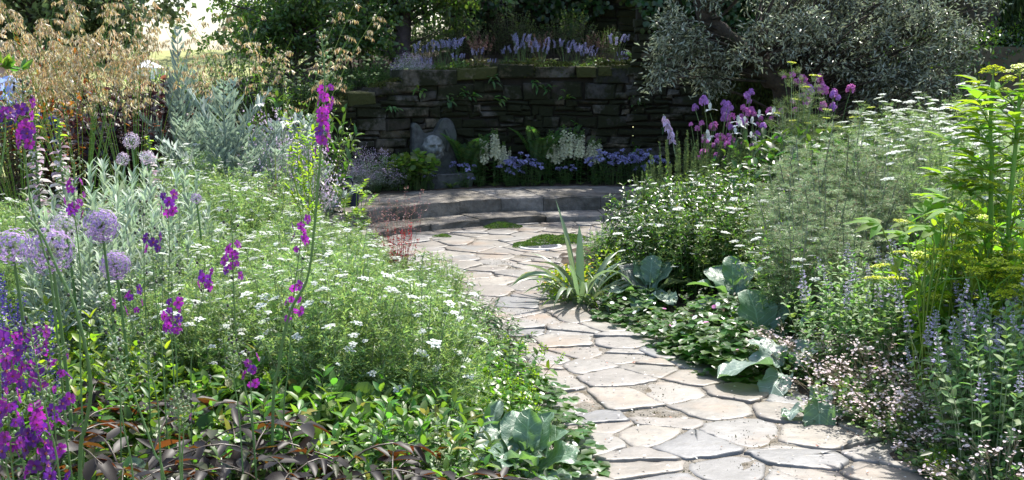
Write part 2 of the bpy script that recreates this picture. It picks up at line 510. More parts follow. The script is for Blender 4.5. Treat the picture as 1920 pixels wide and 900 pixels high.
def flag_material():
    m, nt, b, out = new_mat('flagstone')
    N, L = nt.nodes, nt.links
    tc = N.new('ShaderNodeTexCoord'); g = N.new('ShaderNodeNewGeometry')
    ramp = N.new('ShaderNodeValToRGB')
    cols = [(0, (.172, .16, .14)), (.2, (.225, .208, .182)), (.42, (.15, .153, .157)), (.58, (.255, .235, .203)), (.78, (.177, .155, .129)), (1, (.206, .20, .192))]
    el = ramp.color_ramp.elements
    el[0].position = 0; el[0].color = (*cols[0][1], 1); el[1].position = 1; el[1].color = (*cols[-1][1], 1)
    for p, c in cols[1:-1]:
        e = el.new(p); e.color = (*c, 1)
    L.new(g.outputs['Random Per Island'], ramp.inputs[0])
    n1 = N.new('ShaderNodeTexNoise'); n1.inputs['Scale'].default_value = 5; n1.inputs['Detail'].default_value = 10; n1.inputs['Roughness'].default_value = .65
    L.new(tc.outputs['Object'], n1.inputs['Vector'])
    r1 = N.new('ShaderNodeMapRange'); r1.inputs['From Min'].default_value = .3; r1.inputs['From Max'].default_value = .7
    r1.inputs['To Min'].default_value = .62; r1.inputs['To Max'].default_value = 1.2
    L.new(n1.outputs['Fac'], r1.inputs['Value'])
    mu = N.new('ShaderNodeMix'); mu.data_type = 'RGBA'; mu.blend_type = 'MULTIPLY'; mu.inputs['Factor'].default_value = 1
    L.new(ramp.outputs[0], mu.inputs['A']); L.new(r1.outputs[0], mu.inputs['B'])
    # rust brown stains and grey lichen blotches
    n2 = N.new('ShaderNodeTexNoise'); n2.inputs['Scale'].default_value = 2.2; n2.inputs['Detail'].default_value = 7
    L.new(tc.outputs['Object'], n2.inputs['Vector'])
    r2 = N.new('ShaderNodeMapRange'); r2.inputs['From Min'].default_value = .54; r2.inputs['From Max'].default_value = .72; r2.inputs['To Max'].default_value = .85
    L.new(n2.outputs['Fac'], r2.inputs['Value'])
    mx = N.new('ShaderNodeMix'); mx.data_type = 'RGBA'; L.new(r2.outputs[0], mx.inputs['Factor']); L.new(mu.outputs['Result'], mx.inputs['A'])
    mx.inputs['B'].default_value = (.23, .165, .115, 1)
    n3 = N.new('ShaderNodeTexNoise'); n3.inputs['Scale'].default_value = 26; n3.inputs['Detail'].default_value = 4
    L.new(tc.outputs['Object'], n3.inputs['Vector'])
    r3 = N.new('ShaderNodeMapRange'); r3.inputs['From Min'].default_value = .57; r3.inputs['From Max'].default_value = .66; r3.inputs['To Max'].default_value = .6
    L.new(n3.outputs['Fac'], r3.inputs['Value'])
    mx3 = N.new('ShaderNodeMix'); mx3.data_type = 'RGBA'; L.new(r3.outputs[0], mx3.inputs['Factor']); L.new(mx.outputs['Result'], mx3.inputs['A'])
    mx3.inputs['B'].default_value = (.13, .125, .115, 1)
    L.new(mx3.outputs['Result'], b.inputs['Base Color'])
    b.inputs['Roughness'].default_value = .5
    nb = N.new('ShaderNodeTexNoise'); nb.inputs['Scale'].default_value = 14; nb.inputs['Detail'].default_value = 10
    L.new(tc.outputs['Object'], nb.inputs['Vector'])
    bp = N.new('ShaderNodeBump'); bp.inputs['Strength'].default_value = .45; bp.inputs['Distance'].default_value = .012
    L.new(nb.outputs['Fac'], bp.inputs['Height']); L.new(bp.outputs[0], b.inputs['Normal'])


flag_material()
rough_mat('joint_grit', (.15, .136, .113), (.25, .23, .197), 34, .95, .9, c3=(.12, .10, .07), bscale=90)


def kale_material(name, c, tr, veins):
    m, nt, b, out = new_mat(name)
    N, L = nt.nodes, nt.links
    tc = N.new('ShaderNodeTexCoord')
    sp = N.new('ShaderNodeSeparateXYZ'); L.new(tc.outputs['Object'], sp.inputs[0])
    ab = N.new('ShaderNodeMath'); ab.operation = 'ABSOLUTE'; L.new(sp.outputs['X'], ab.inputs[0])
    # side veins run out and forward from the midrib: v = y - 0.7|x|
    m1 = N.new('ShaderNodeMath'); m1.operation = 'MULTIPLY_ADD'; m1.inputs[1].default_value = -.7
    L.new(ab.outputs[0], m1.inputs[0]); L.new(sp.outputs['Y'], m1.inputs[2])
    no = N.new('ShaderNodeTexNoise'); no.inputs['Scale'].default_value = 9; L.new(tc.outputs['Object'], no.inputs['Vector'])
    m1b = N.new('ShaderNodeMath'); m1b.operation = 'MULTIPLY_ADD'; m1b.inputs[1].default_value = .05; L.new(no.outputs['Fac'], m1b.inputs[0]); L.new(m1.outputs[0], m1b.inputs[2])
    m2 = N.new('ShaderNodeMath'); m2.operation = 'MULTIPLY'; m2.inputs[1].default_value = 150; L.new(m1b.outputs[0], m2.inputs[0])
    m3 = N.new('ShaderNodeMath'); m3.operation = 'SINE'; L.new(m2.outputs[0], m3.inputs[0])
    r = N.new('ShaderNodeMapRange'); r.inputs['From Min'].default_value = .88; r.inputs['From Max'].default_value = 1; L.new(m3.outputs[0], r.inputs['Value'])
    rib = N.new('ShaderNodeMapRange'); rib.inputs['From Min'].default_value = .006; rib.inputs['From Max'].default_value = .003; L.new(ab.outputs[0], rib.inputs['Value'])
    mxv = N.new('ShaderNodeMath'); mxv.operation = 'MAXIMUM'; L.new(r.outputs[0], mxv.inputs[0]); L.new(rib.outputs[0], mxv.inputs[1])
    mf = N.new('ShaderNodeMath'); mf.operation = 'MULTIPLY'; mf.inputs[1].default_value = veins; L.new(mxv.outputs[0], mf.inputs[0])

    def two(c1, c2):
        n = N.new('ShaderNodeMix'); n.data_type = 'RGBA'; L.new(mf.outputs[0], n.inputs['Factor'])
        n.inputs['A'].default_value = (*c1, 1); n.inputs['B'].default_value = (*c2, 1)
        return n.outputs['Result']
    L.new(two(c, tuple(min(1, x * 1.9 + .05) for x in c)), b.inputs['Base Color'])
    b.inputs['Roughness'].default_value = .42; b.inputs['Specular IOR Level'].default_value = .55
    nb = N.new('ShaderNodeTexNoise'); nb.inputs['Scale'].default_value = 28; nb.inputs['Detail'].default_value = 3
    L.new(tc.outputs['Object'], nb.inputs['Vector'])
    ad = N.new('ShaderNodeMath'); ad.operation = 'MULTIPLY_ADD'; ad.inputs[1].default_value = -.5; L.new(mf.outputs[0], ad.inputs[0]); L.new(nb.outputs['Fac'], ad.inputs[2])
    bp = N.new('ShaderNodeBump'); bp.inputs['Strength'].default_value = .55; bp.inputs['Distance'].default_value = .012
    L.new(ad.outputs[0], bp.inputs['Height']); L.new(bp.outputs[0], b.inputs['Normal'])
    t = N.new('ShaderNodeBsdfTranslucent'); L.new(two(tr, tuple(min(1, x * 1.3) for x in tr)), t.inputs['Color'])
    mix = N.new('ShaderNodeMixShader'); mix.inputs[0].default_value = .33
    L.new(b.outputs[0], mix.inputs[1]); L.new(t.outputs[0], mix.inputs[2]); L.new(mix.outputs[0], out.inputs['Surface'])


kale_material('kale', (.125, .205, .145), (.22, .44, .08), .55)
kale_material('kale_grey', (.19, .265, .225), (.2, .36, .13), .6)
kale_material('kale_purple', (.10, .12, .11), (.16, .24, .08), .5)
for n_, c_ in (('cloth_paleblue', (.45, .52, .66)), ('cloth_navy', (.018, .022, .05)), ('cloth_blue', (.03, .06, .32)), ('cloth_lightblue', (.30, .42, .75)),
               ('cloth_white', (.75, .75, .76)), ('skin', (.45, .27, .2)), ('hair', (.12, .09, .07)), ('iron', (.20, .20, .20)), ('white_paint', (.75, .75, .74))):
    plain_mat(n_, c_, .8 if 'cloth' in n_ else .55)

# ------------------------------------------------------------------ plan of the garden
LE = np.array([on(*p)[:2] for p in ((1075, 960), (1045, 900), (1015, 740), (950, 640), (880, 570), (790, 500), (720, 462), (672, 445))])
RE = np.array([on(*p)[:2] for p in ((1790, 990), (1690, 900), (1575, 800), (1420, 690), (1300, 640), (1165, 560), (1110, 530), (1045, 492), (1060, 470), (1120, 452), (1250, 440))])
xl = lambda y: np.interp(y, LE[:, 1], LE[:, 0])
xr = lambda y: np.interp(y, RE[:, 1], RE[:, 0])
C0 = np.array([1.2, 8.7])                                        # centre of the round terrace
R_STEP, R_SEAT, R_BACK, R_WALL = 3.1, 3.56, 4.62, 5.2


def pol(r, a, z=0.0):
    return np.array([C0[0] + r * math.sin(a), C0[1] + r * math.cos(a), z])


def sm(t):
    t = np.clip(t, 0, 1)
    return t * t * (3 - 2 * t)


def ground_z(x, y):
    dl, dr = xl(y) - x, x - xr(y)
    r = math.hypot(x - C0[0], y - C0[1]); a = math.atan2(x - C0[0], y - C0[1])
    z = -.06
    if dl > 0:
        z = .02 + .10 * sm(dl / 1.2)
    if dr > 0:
        z = .02 + .30 * sm(dr / 1.8)
    if y > C0[1] and R_STEP - .05 < r < R_BACK + .1 and -1.15 < a < .6:
        z = min(z, -.02)
    if y > C0[1] and r >= R_BACK - .02 and a > -1.2:
        z = .24
    return z


def wall_top(a):
    d = math.degrees(a)
    return float(np.interp(d, [-66, -52, -44, -38, -32, -25.6, -13, 3.2], [.95, 1.02, 1.16, 1.29, 1.44, 1.60, 1.69, 1.71]))


# ground: one sheet to the horizon, lawn bank on the left, soil in the beds
g = MB(); g.add([[-400, -60, -.09], [400, -60, -.09], [400, 900, -.09], [-400, 900, -.09]], np.array([[0, 1, 2, 3]]), 'lawn'); struct('ground', g)
lb = MB(); n1, n2 = 30, 30
xs = np.linspace(-40, 3, n1); ys = np.linspace(15.5, 62, n2)
vv = [[x, y, -.2 + 2.7 * float(sm((y - 15.5) / 34)) + .12 * math.sin(x * .5 + y * .3)] for y in ys for x in xs]
ff = [[j * n1 + i, j * n1 + i + 1, (j + 1) * n1 + i + 1, (j + 1) * n1 + i] for j in range(n2 - 1) for i in range(n1 - 1)]
lb.add(vv, np.array(ff), 'lawn'); struct('lawn', lb, True)
sb = MB(); rs = RNG(3)
xs = np.linspace(-8, 9, 150); ys = np.linspace(1.2, 14.5, 130); n1 = len(xs)
vv = [[x, y, ground_z(x, y) + rs.uniform(-.012, .012)] for y in ys for x in xs]
ff = [[j * n1 + i, j * n1 + i + 1, (j + 1) * n1 + i + 1, (j + 1) * n1 + i] for j in range(len(ys) - 1) for i in range(n1 - 1)]
sb.add(vv, np.array(ff), 'soil'); struct('bed_soil', sb, True)


# path of irregular flagstones bedded in grit
def clip_poly(P, n, c):
    out = []
    m = len(P)
    for i in range(m):
        p, q = P[i], P[(i + 1) % m]
        a, b = p @ n - c, q @ n - c
        if a <= 0:
            out.append(p)
        if (a < 0 < b) or (b < 0 < a):
            out.append(p + (q - p) * (a / (a - b)))
    return np.array(out)


def poly_area(P):
    return .5 * abs(np.dot(P[:, 0], np.roll(P[:, 1], -1)) - np.dot(P[:, 1], np.roll(P[:, 0], -1)))


def shrink(P, d):
    Q = P
    m = len(P); c = P.mean(0)
    for i in range(m):
        p, q = P[i], P[(i + 1) % m]
        e = q - p
        l = np.hypot(*e)
        if l < 1e-6:
            continue
        nn = np.array([e[1], -e[0]]) / l
        if (c - p) @ nn > 0:
            nn = -nn
        Q = clip_poly(Q, nn, p @ nn - d)
        if len(Q) < 3:
            return None
    return Q


def round_poly(P, it=2, k=.28):
    for _ in range(it):
        nx = np.roll(P, -1, 0)
        P = np.stack([P * (1 - k) + nx * k, P * k + nx * (1 - k)], 1).reshape(-1, 2)
    return P


def resample(P, step):
    out = []
    for i in range(len(P)):
        p, q = P[i], P[(i + 1) % len(P)]
        m = max(1, int(np.hypot(*(q - p)) / step))
        for t in range(m):
            out.append(p + (q - p) * t / m)
    return np.array(out)


def add_flag(mb, P, z, r, tilt, th=.03):
    P = resample(round_poly(P, 1, r.uniform(.05, .2)), .035)
    if len(P) < 6:
        return
    c = P.mean(0)
    P = P + r.normal(0, .0055, P.shape)
    if np.sum(P[:, 0] * np.roll(P[:, 1], -1) - np.roll(P[:, 0], -1) * P[:, 1]) < 0:
        P = P[::-1]
    n = len(P)
    rad = np.linalg.norm(P - c, axis=1).mean()
    zt = lambda Q: z + (Q - c) @ tilt
    def ring(k, dz):
        Q = c + (P - c) * k
        return np.column_stack([Q, zt(Q) + dz])
    e = .006 / rad
    rings = [ring(1.004, -th), ring(1.0, -.006), ring(1 - e, -.001), ring(1 - 3.5 * e, .0006), ring(.55, .0 + r.uniform(-.0015, .0015))]
    v = np.vstack(rings + [np.append(c, zt(c[None])[0] + r.uniform(-.001, .0015))[None]])
    i = np.arange(n); j = (i + 1) % n
    qs = np.vstack([np.stack([k * n + i, k * n + j, (k + 1) * n + j, (k + 1) * n + i], 1) for k in range(4)])
    tr = np.stack([4 * n + i, 4 * n + j, np.full(n, 5 * n)], 1)
    mb.add(v, [qs, tr], 'flagstone')


def build_path():
    r = RNG(21)
    seeds = []
    tries = 0
    while tries < 30000 and len(seeds) < 520:
        tries += 1
        y = r.uniform(2.9, 12.3); x = r.uniform(-2.4, 3.2)
        rr = math.hypot(x - C0[0], y - C0[1])
        if not (xl(y) - .45 < x < xr(y) + .35):
            continue
        if y > 8.7 and rr > R_STEP + .25:
            continue
        dmin = .24 + .34 * r.random() ** 1.2
        if all((x - a) ** 2 + ((y - b) * 1.15) ** 2 > dmin ** 2 for a, b in seeds):
            seeds.append((x, y))
    S = np.array(seeds)
    bed, top = MB(), MB()
    for k, s in enumerate(S):
        d2 = np.sum((S - s) ** 2, 1)
        P = s + np.array([[-.62, -.6], [.62, -.6], [.62, .6], [-.62, .6]])
        for j in np.argsort(d2)[1:22]:
            n = S[j] - s
            P = clip_poly(P, n, (S[j] @ S[j] - s @ s) / 2)
            if len(P) < 3:
                break
        if len(P) < 3:
            continue
        P = shrink(P, r.choice([.002, .004, .007, .011], p=[.42, .36, .16, .06]))
        if P is None or poly_area(P) < .003:
            continue
        z = .014 + r.uniform(-.004, .008); tilt = r.normal(0, .009, 2)
        if r.random() < .5 and poly_area(P) > .07:
            a = r.normal(math.pi / 2, .5); n = np.array([math.cos(a), math.sin(a)])
            off = s @ n + r.uniform(-.1, .1)
            A = clip_poly(P, n, off - .003); B = clip_poly(P, -n, -off - .003)
            if len(A) > 2 and len(B) > 2 and min(poly_area(A), poly_area(B)) > .012:
                add_flag(top, A, z, r, tilt); add_flag(top, B, z + r.choice([-1, 1]) * r.uniform(.005, .011), r, tilt + r.normal(0, .006, 2))
                continue
        add_flag(top, P, z, r, tilt)
    ys = np.linspace(2.6, 12.4, 90); rows = []
    m = 26
    for y in ys:
        a, b = xl(y) - .3, xr(y) + .22
        if y > 9.2:
            a, b = -1.9, 3.6
        rows.append([[a + (b - a) * t / (m - 1), y, .005 + r.uniform(-.004, .006)] for t in range(m)])
    v = np.array(rows).reshape(-1, 3)
    f = np.array([[j * m + i, j * m + i + 1, (j + 1) * m + i + 1, (j + 1) * m + i] for j in range(len(ys) - 1) for i in range(m - 1)])
    bed.add(v, f, 'joint_grit')
    # loose chippings in the joints
    n = 2600
    y = r.uniform(3.4, 9.5, n); x = xl(y) - .1 + r.random(n) * (xr(y) - xl(y) + .2)
    for q in range(0, n):
        s_ = r.uniform(.002, .0055)
        v = np.array([[1, 0, 0], [-1, .2, 0], [0, 1, .1], [0, -1, 0], [0, 0, 1]]) * s_ * r.uniform(.6, 1.3, 3) + [x[q], y[q], .008]
        bed.add(v, np.array([[0, 2, 4], [2, 1, 4], [1, 3, 4], [3, 0, 4]]), 'joint_grit')
    p = struct('path', bed, False)
    obj('paving', top, p, True)


build_path()


# curved stone step and seat
def arc_block(mb, r0, r1, a0, a1, z0, z1, mat, r, ch=.012, n=6):
    """one block of a ring: rounded front (inner) edge, slightly uneven"""
    prof = [(r0 + .006, z0), (r0, z0 + .5 * (z1 - z0)), (r0 + .002, z1 - ch * 1.6), (r0 + ch * .5, z1 - ch * .4), (r0 + ch * 1.8, z1), (r1, z1 + .001), (r1, z0)]
    m = len(prof); vs_ = []
    for t in np.linspace(0, 1, n):
        a = a0 + (a1 - a0) * t
        for k, (q, z) in enumerate(prof):
            j = r.normal(0, .0045) if k < 5 else 0
            vs_.append(pol(q + j, a, z + (r.normal(0, .002) if 2 <= k < 6 else 0)))
    f = [[i * m + k, i * m + (k + 1) % m, (i + 1) * m + (k + 1) % m, (i + 1) * m + k] for i in range(n - 1) for k in range(m)]
    caps = [list(range(m - 1, -1, -1)), [(n - 1) * m + k for k in range(m)]]
    mb.add(np.array(vs_), [np.array(f), np.array(caps)], mat)


def ring_of_blocks(name, r0, r1, z0, z1, label, seed, A0=-66, A1=58):
    r = RNG(seed); mb = MB(); a = math.radians(A0)
    while a < math.radians(A1):
        w = r.uniform(.4, .95) / r0
        arc_block(mb, r0 + r.normal(0, .009), r1, a, a + w - .006 / r0, z0, z1 + r.normal(0, .006), 'step_stone', r)
        a += w
    o = obj(name, mb, smooth=False)
    tag(o, label, 'step' if 'step' in name else 'stone bench')
    return o


ring_of_blocks('stone_step', R_STEP, R_SEAT + .1, -.05, .083, 'low curved stone step rising from the flagstone path', 5)
ring_of_blocks('stone_bench', R_SEAT, R_BACK + .06, .0, .232, 'wide curved stone bench below the mossy wall', 6, -64, 58)


# drystone wall behind the bench
def stone_course(mb, R, a0, a1, z0, top, r, mat, lo=.13, hi=.46, depth=.16, cope=False, hmin=.055, hmax=.13):
    z = z0
    while True:
        h = r.uniform(hmin, hmax)
        if z > max(top(a) for a in np.linspace(a0, a1, 9)):
            break
        a = a0 + r.uniform(-.04, 0)
        while a < a1:
            w = r.uniform(lo, hi) * (1.25 if h < .085 else 1)
            da = w / R
            am = a + da / 2
            if z + h * .5 < top(am):
                if h > .1 and r.random() < .5:                  # two thin stones instead of one
                    c_ = r.uniform(.35, .65); k_ = r.uniform(.35, .65) if r.random() < .6 else 1
                    put_stone(mb, R, a, a + da, z, z + h * c_, r, mat, depth)
                    put_stone(mb, R, a, a + da * k_, z + h * c_, z + h * r.uniform(.95, 1.08), r, mat, depth)
                    if k_ < 1:
                        put_stone(mb, R, a + da * k_, a + da, z + h * c_, z + h * r.uniform(.95, 1.08), r, mat, depth)
                else:
                    put_stone(mb, R, a, a + da, z + r.uniform(-.012, .012), z + h * r.uniform(.86, 1.06), r, mat, depth)
            a += da
        z += h


def put_stone(mb, R, a, b, z0, z1, r, mat, depth, proud=None):
    g_ = .006 / R; pr = r.uniform(.0, .045) if proud is None else proud
    ins = r.uniform(.008, .022)
    A, B = a + g_, b - g_; Z0, Z1 = z0 + .004, z1 - .004
    j = lambda s=.02: r.uniform(-s, s)
    vs_ = []
    for (aa, zz) in ((A, Z0), (B, Z0), (B, Z1), (A, Z1)):
        vs_.append(pol(R + depth, aa, zz))
    co = [(A + j() / R, Z0 + j()), (B + j() / R, Z0 + j()), (B + j() / R, Z1 + j()), (A + j() / R, Z1 + j())]
    for aa, zz in co:
        vs_.append(pol(R - pr + .02, aa, zz))
    ca = (A + B) / 2; cz = (Z0 + Z1) / 2
    for aa, zz in co:
        sgn = lambda q, c: 1 if q > c else -1
        vs_.append(pol(R - pr + j(.008), aa - sgn(aa, ca) * (ins + abs(j(.01))) / R, zz - sgn(zz, cz) * (ins * .7 + abs(j(.006)))))
    vs_.append(pol(R - pr - r.uniform(0, .015), ca + j(.04) / R, cz + j(.02)))
    q = [[0, 1, 5, 4], [1, 2, 6, 5], [2, 3, 7, 6], [3, 0, 4, 7], [4, 5, 9, 8], [5, 6, 10, 9], [6, 7, 11, 10], [7, 4, 8, 11]]
    t = [[8, 9, 12], [9, 10, 12], [10, 11, 12], [11, 8, 12]]
    mb.add(np.array(vs_), [np.array(q), np.array(t)], mat)


def arc_slab(mb, R0, R1, a0, a1, z0, ztop, mat, n=40):
    vs_ = []
    for a in np.linspace(a0, a1, n):
        zt = ztop(a)
        vs_ += [pol(R0, a, z0), pol(R0, a, zt), pol(R1, a, zt), pol(R1, a, z0)]
    f = [[i * 4 + k, i * 4 + (k + 1) % 4, (i + 1) * 4 + (k + 1) % 4, (i + 1) * 4 + k] for i in range(n - 1) for k in range(4)]
    f += [[3, 2, 1, 0], [(n - 1) * 4 + k for k in range(4)]]
    mb.add(np.array(vs_), np.array(f), mat)


RAD = math.radians
r = RNG(8); w = MB()
a0, a1 = RAD(-64), RAD(3.5)
arc_slab(w, R_WALL + .03, R_WALL + .42, a0, a1, -.05, lambda a: wall_top(a) - .1, 'wall_core')
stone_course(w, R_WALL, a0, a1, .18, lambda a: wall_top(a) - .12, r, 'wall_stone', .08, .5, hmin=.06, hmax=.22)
wall = obj('drystone_wall', w, smooth=False)
tag(wall, 'curved mossy drystone wall behind the stone bench', 'wall')
c = MB(); a = a0
while a < a1:                                                   # coping: longer, flatter, mossy stones on top
    da = r.uniform(.16, .72) / R_WALL
    zt = wall_top(a + da / 2)
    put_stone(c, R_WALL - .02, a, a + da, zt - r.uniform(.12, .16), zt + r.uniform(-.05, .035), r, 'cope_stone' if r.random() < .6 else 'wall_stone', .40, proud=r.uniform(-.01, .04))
    a += da
obj('coping', c, wall, False)

w = MB(); r = RNG(9)
TALL0, TALL1 = RAD(3.9), RAD(36)
tall = lambda a: 3.35
arc_slab(w, R_WALL - .02, R_WALL + .5, TALL0, TALL1, -.05, tall, 'wall_core')
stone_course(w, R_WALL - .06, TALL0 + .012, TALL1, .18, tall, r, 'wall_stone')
tag(obj('stone_wall', w, smooth=False), 'tall dark stone wall in deep shade beside the olive tree', 'wall')
w = MB(); r = RNG(10)
R_UP = 7.7
arc_slab(w, R_UP + .03, R_UP + .45, RAD(-15), RAD(7), 1.0, lambda a: 3.5, 'wall_core')
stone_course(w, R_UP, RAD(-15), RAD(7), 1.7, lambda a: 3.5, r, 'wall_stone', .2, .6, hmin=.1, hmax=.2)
tag(obj('upper_wall', w, smooth=False), 'upper stone wall hung with ivy behind the raised flower terrace', 'wall')
w = MB()                                                        # raised soil behind the wall
na, nr = 50, 10
vv = []
for a in np.linspace(RAD(-64), RAD(3.7), na):
    for q in np.linspace(R_WALL + .38, 8.2, nr):
        t = (q - R_WALL - .38)
        left = float(sm((math.degrees(a) + 64) / 30))
        vv.append(pol(q, a, wall_top(a) - .07 + t * .12 * left - (1 - left) * t * .25 + .02 * math.sin(9 * a + 5 * q)))
ff = [[i * nr + k, i * nr + k + 1, (i + 1) * nr + k + 1, (i + 1) * nr + k] for i in range(na - 1) for k in range(nr - 1)]
w.add(np.array(vv), np.array(ff), 'soil'); struct('raised_terrain', w, True)


def up_z(p):                                                    # height of the raised soil
    q = math.hypot(p[0] - C0[0], p[1] - C0[1]); a = math.atan2(p[0] - C0[0], p[1] - C0[1])
    t = max(0, q - R_WALL - .38); left = float(sm((math.degrees(a) + 64) / 30))
    return wall_top(min(a, RAD(3))) - .07 + t * .12 * left - (1 - left) * t * .25


# carved mask fountain against the wall and its trough
def build_mask():
    am = math.atan2(at(808, 250, 13.45)[0] - C0[0], 13.45 - C0[1])
    p0 = pol(R_WALL - .085, am)
    # local frame: x right, y away from the viewer, z up, turned to face the centre of the terrace
    t = empty('mask_fountain', (p0[0], p0[1], .24), -am)
    tag(t, 'weathered carved stone mask fountain fixed to the mossy wall', 'fountain')
    k = 13.3 / FPX
    out = [(-44, -20), (-45, 30), (-44, 66), (-46, 76), (-38, 82), (-31, 74), (-25, 64), (-14, 60), (2, 64), (9, 78), (16, 87), (27, 89), (37, 82), (43, 68),
           (46, 52), (42, 40), (44, 20), (45, -2), (44, -20)]
    P = np.array([(x * k, .12 + (y + 20) * k) for x, y in out])
    P = round_poly(P, 1, .2)
    n = len(P); cc = P.mean(0)
    v = np.vstack([np.column_stack([P[:, 0], np.full(n, .09), P[:, 1]]), np.column_stack([P[:, 0], np.full(n, .0), P[:, 1]]),
                   np.column_stack([(cc + (P - cc) * .93)[:, 0], np.full(n, -.025), (cc + (P - cc) * .93)[:, 1]])])
    i = np.arange(n); j = (i + 1) % n
    mb = MB()
    mb.add(v, [np.vstack([np.stack([i, j, n + j, n + i], 1), np.stack([n + i, n + j, 2 * n + j, 2 * n + i], 1)])], 'carved_stone')
    # face of the slab as an n-gon fan around two centres would cross the notch: use one n-gon
    me_front = MB(); me_front.add(v[2 * n:], [np.arange(n)[None]], 'carved_stone'); mb.merge(me_front)
    obj('slab', mb, t, False)
    # scrolls on both sides
    sc = MB()
    for q in range(1):
        pts = spline([((20 + 5 * q) * k, -.03, .12 + (88 - 4 * q) * k), ((27 + 4 * q) * k, -.04, .12 + (70 - 3 * q) * k), ((24 + 3 * q) * k, -.03, .12 + (46 - 3 * q) * k)], 8)
        tube(sc, pts, .02, .03, 'carved_stone', 7)
    obj('scroll', sc, t)
    # head: displaced half ellipsoid with brow, eyes, nose, cheeks, open mouth and curls
    hd = MB(); nu, nv = 44, 40
    cx, cz, rx, rz, ry = -6 * k, .12 + 52 * k, 21 * k, 26 * k, .15
    vs_ = []
    for b in range(nv):
        for a in range(nu):
            u = -1 + 2 * a / (nu - 1); w_ = -1 + 2 * b / (nv - 1)
            q = math.hypot(u, w_)
            if q > 1e-6:
                s_ = max(abs(u), abs(w_)) / q
            else:
                s_ = 1
            uu, ww = u * s_, w_ * s_
            rr2 = min(1, uu * uu + ww * ww)
            d = math.sqrt(1 - rr2) ** .8
            G = lambda x0, z0, sx, sz: math.exp(-((uu - x0) / sx) ** 2 - ((ww - z0) / sz) ** 2)
            f = d
            f += .30 * G(0, .02, .13, .26) + .14 * G(0, -.14, .2, .09)                 # nose, nostrils
            f += .20 * (G(-.34, .34, .26, .09) + G(.34, .34, .26, .09))                # brow
            f -= .26 * (G(-.33, .17, .17, .10) + G(.33, .17, .17, .10))                # eye sockets
            f += .13 * (G(-.33, .16, .08, .06) + G(.33, .16, .08, .06))                # eyeballs
            f += .13 * (G(-.45, -.14, .2, .18) + G(.45, -.14, .2, .18))                # cheeks
            f -= .42 * G(0, -.42, .2, .10)                                             # open mouth
            f += .12 * (G(0, -.29, .27, .05) + G(0, -.56, .24, .06))                   # lips
            ang = math.atan2(ww, uu)
            ring_ = sm((rr2 - .55) / .3)
            f += .17 * ring_ * (0.5 + .5 * math.sin(ang * 11 + 9 * rr2))               # curls of hair and beard
            vs_.append([cx + uu * rx * (1.0 + .05 * math.sin(ang * 9)), -.02 - f * ry, cz + ww * rz])
    f = [[b * nu + a, b * nu + a + 1, (b + 1) * nu + a + 1, (b + 1) * nu + a] for b in range(nv - 1) for a in range(nu - 1)]
    hd.add(np.array(vs_), np.array(f), 'carved_face')
    obj('face', hd, t)
    sp = MB(); tube(sp, [(0, -.10, cz - .42 * rz), (0, -.17, cz - .46 * rz)], .012, .011, 'iron', 8, True); obj('spout', sp, t)
    # dark trough below
    p1 = pol(R_WALL - .30, math.atan2(at(836, 318, 13.2)[0] - C0[0], 13.2 - C0[1]))
    b_ = empty('stone_trough', (p1[0], p1[1], .24), -am)
    tag(b_, 'small dark stone trough under the carved mask', 'trough')
    tr = MB(); L_, D_, H_ = .30, .13, .17
    def rect(x, y, z): return [[-x, -y, z], [x, -y, z], [x, y, z], [-x, y, z]]
    vs_ = np.array(rect(L_ * .94, D_ * .92, 0) + rect(L_, D_, H_ - .01) + rect(L_ - .008, D_ - .008, H_) + rect(L_ - .045, D_ - .045, H_) + rect(L_ - .05, D_ - .05, .05))
    q = [[k * 4 + i, k * 4 + (i + 1) % 4, (k + 1) * 4 + (i + 1) % 4, (k + 1) * 4 + i] for k in range(4) for i in range(4)] + [[16, 17, 18, 19]]
    tr.add(vs_, np.array(q), 'carved_stone'); obj('basin', tr, b_, False)


build_mask()


# round iron drain cover set in the paving
def build_drain():
    c = on(1012, 466, 0.0)
    t = empty('drain_cover', (c[0], c[1], .022)); tag(t, 'round grey iron drain cover at the path edge beside the thyme mat', 'drain cover')
    mb = MB(); n = 40
    a = np.arange(n) * TAU / n; R = .20
    ring = lambda rr_, z: np.column_stack([rr_ * np.cos(a), rr_ * np.sin(a), np.full(n, z)])
    v = np.vstack([ring(R, -.03), ring(R, .004), ring(R - .02, .006), ring(R - .024, .0)])
    i = np.arange(n); j = (i + 1) % n
    mb.add(v, [np.vstack([np.stack([k * n + i, k * n + j, (k + 1) * n + j, (k + 1) * n + i], 1) for k in range(3)])], 'white_paint'); obj('rim', mb, t, False)
    pl = MB(); v = np.vstack([ring(R - .024, .0), [[0, 0, 0]]]); pl.add(v, [np.stack([i, j, np.full(n, n)], 1)], 'iron')
    for q in np.linspace(-.15, .15, 9):
        h = math.sqrt((R - .03) ** 2 - q * q); 
        for s_ in (-1, 1):
            x0, x1 = (.01, h) if s_ > 0 else (-h, -.01)
            w_ = .006
            pl.add([[x0, q - w_, 0], [x1, q - w_, 0], [x1, q + w_, 0], [x0, q + w_, 0], [x0, q - w_ * .6, .005], [x1, q - w_ * .6, .005], [x1, q + w_ * .6, .005], [x0, q + w_ * .6, .005]],
                   np.array([[4, 5, 6, 7], [0, 1, 5, 4], [2, 3, 7, 6]]), 'iron')
    obj('plate', pl, t, False)


build_drain()

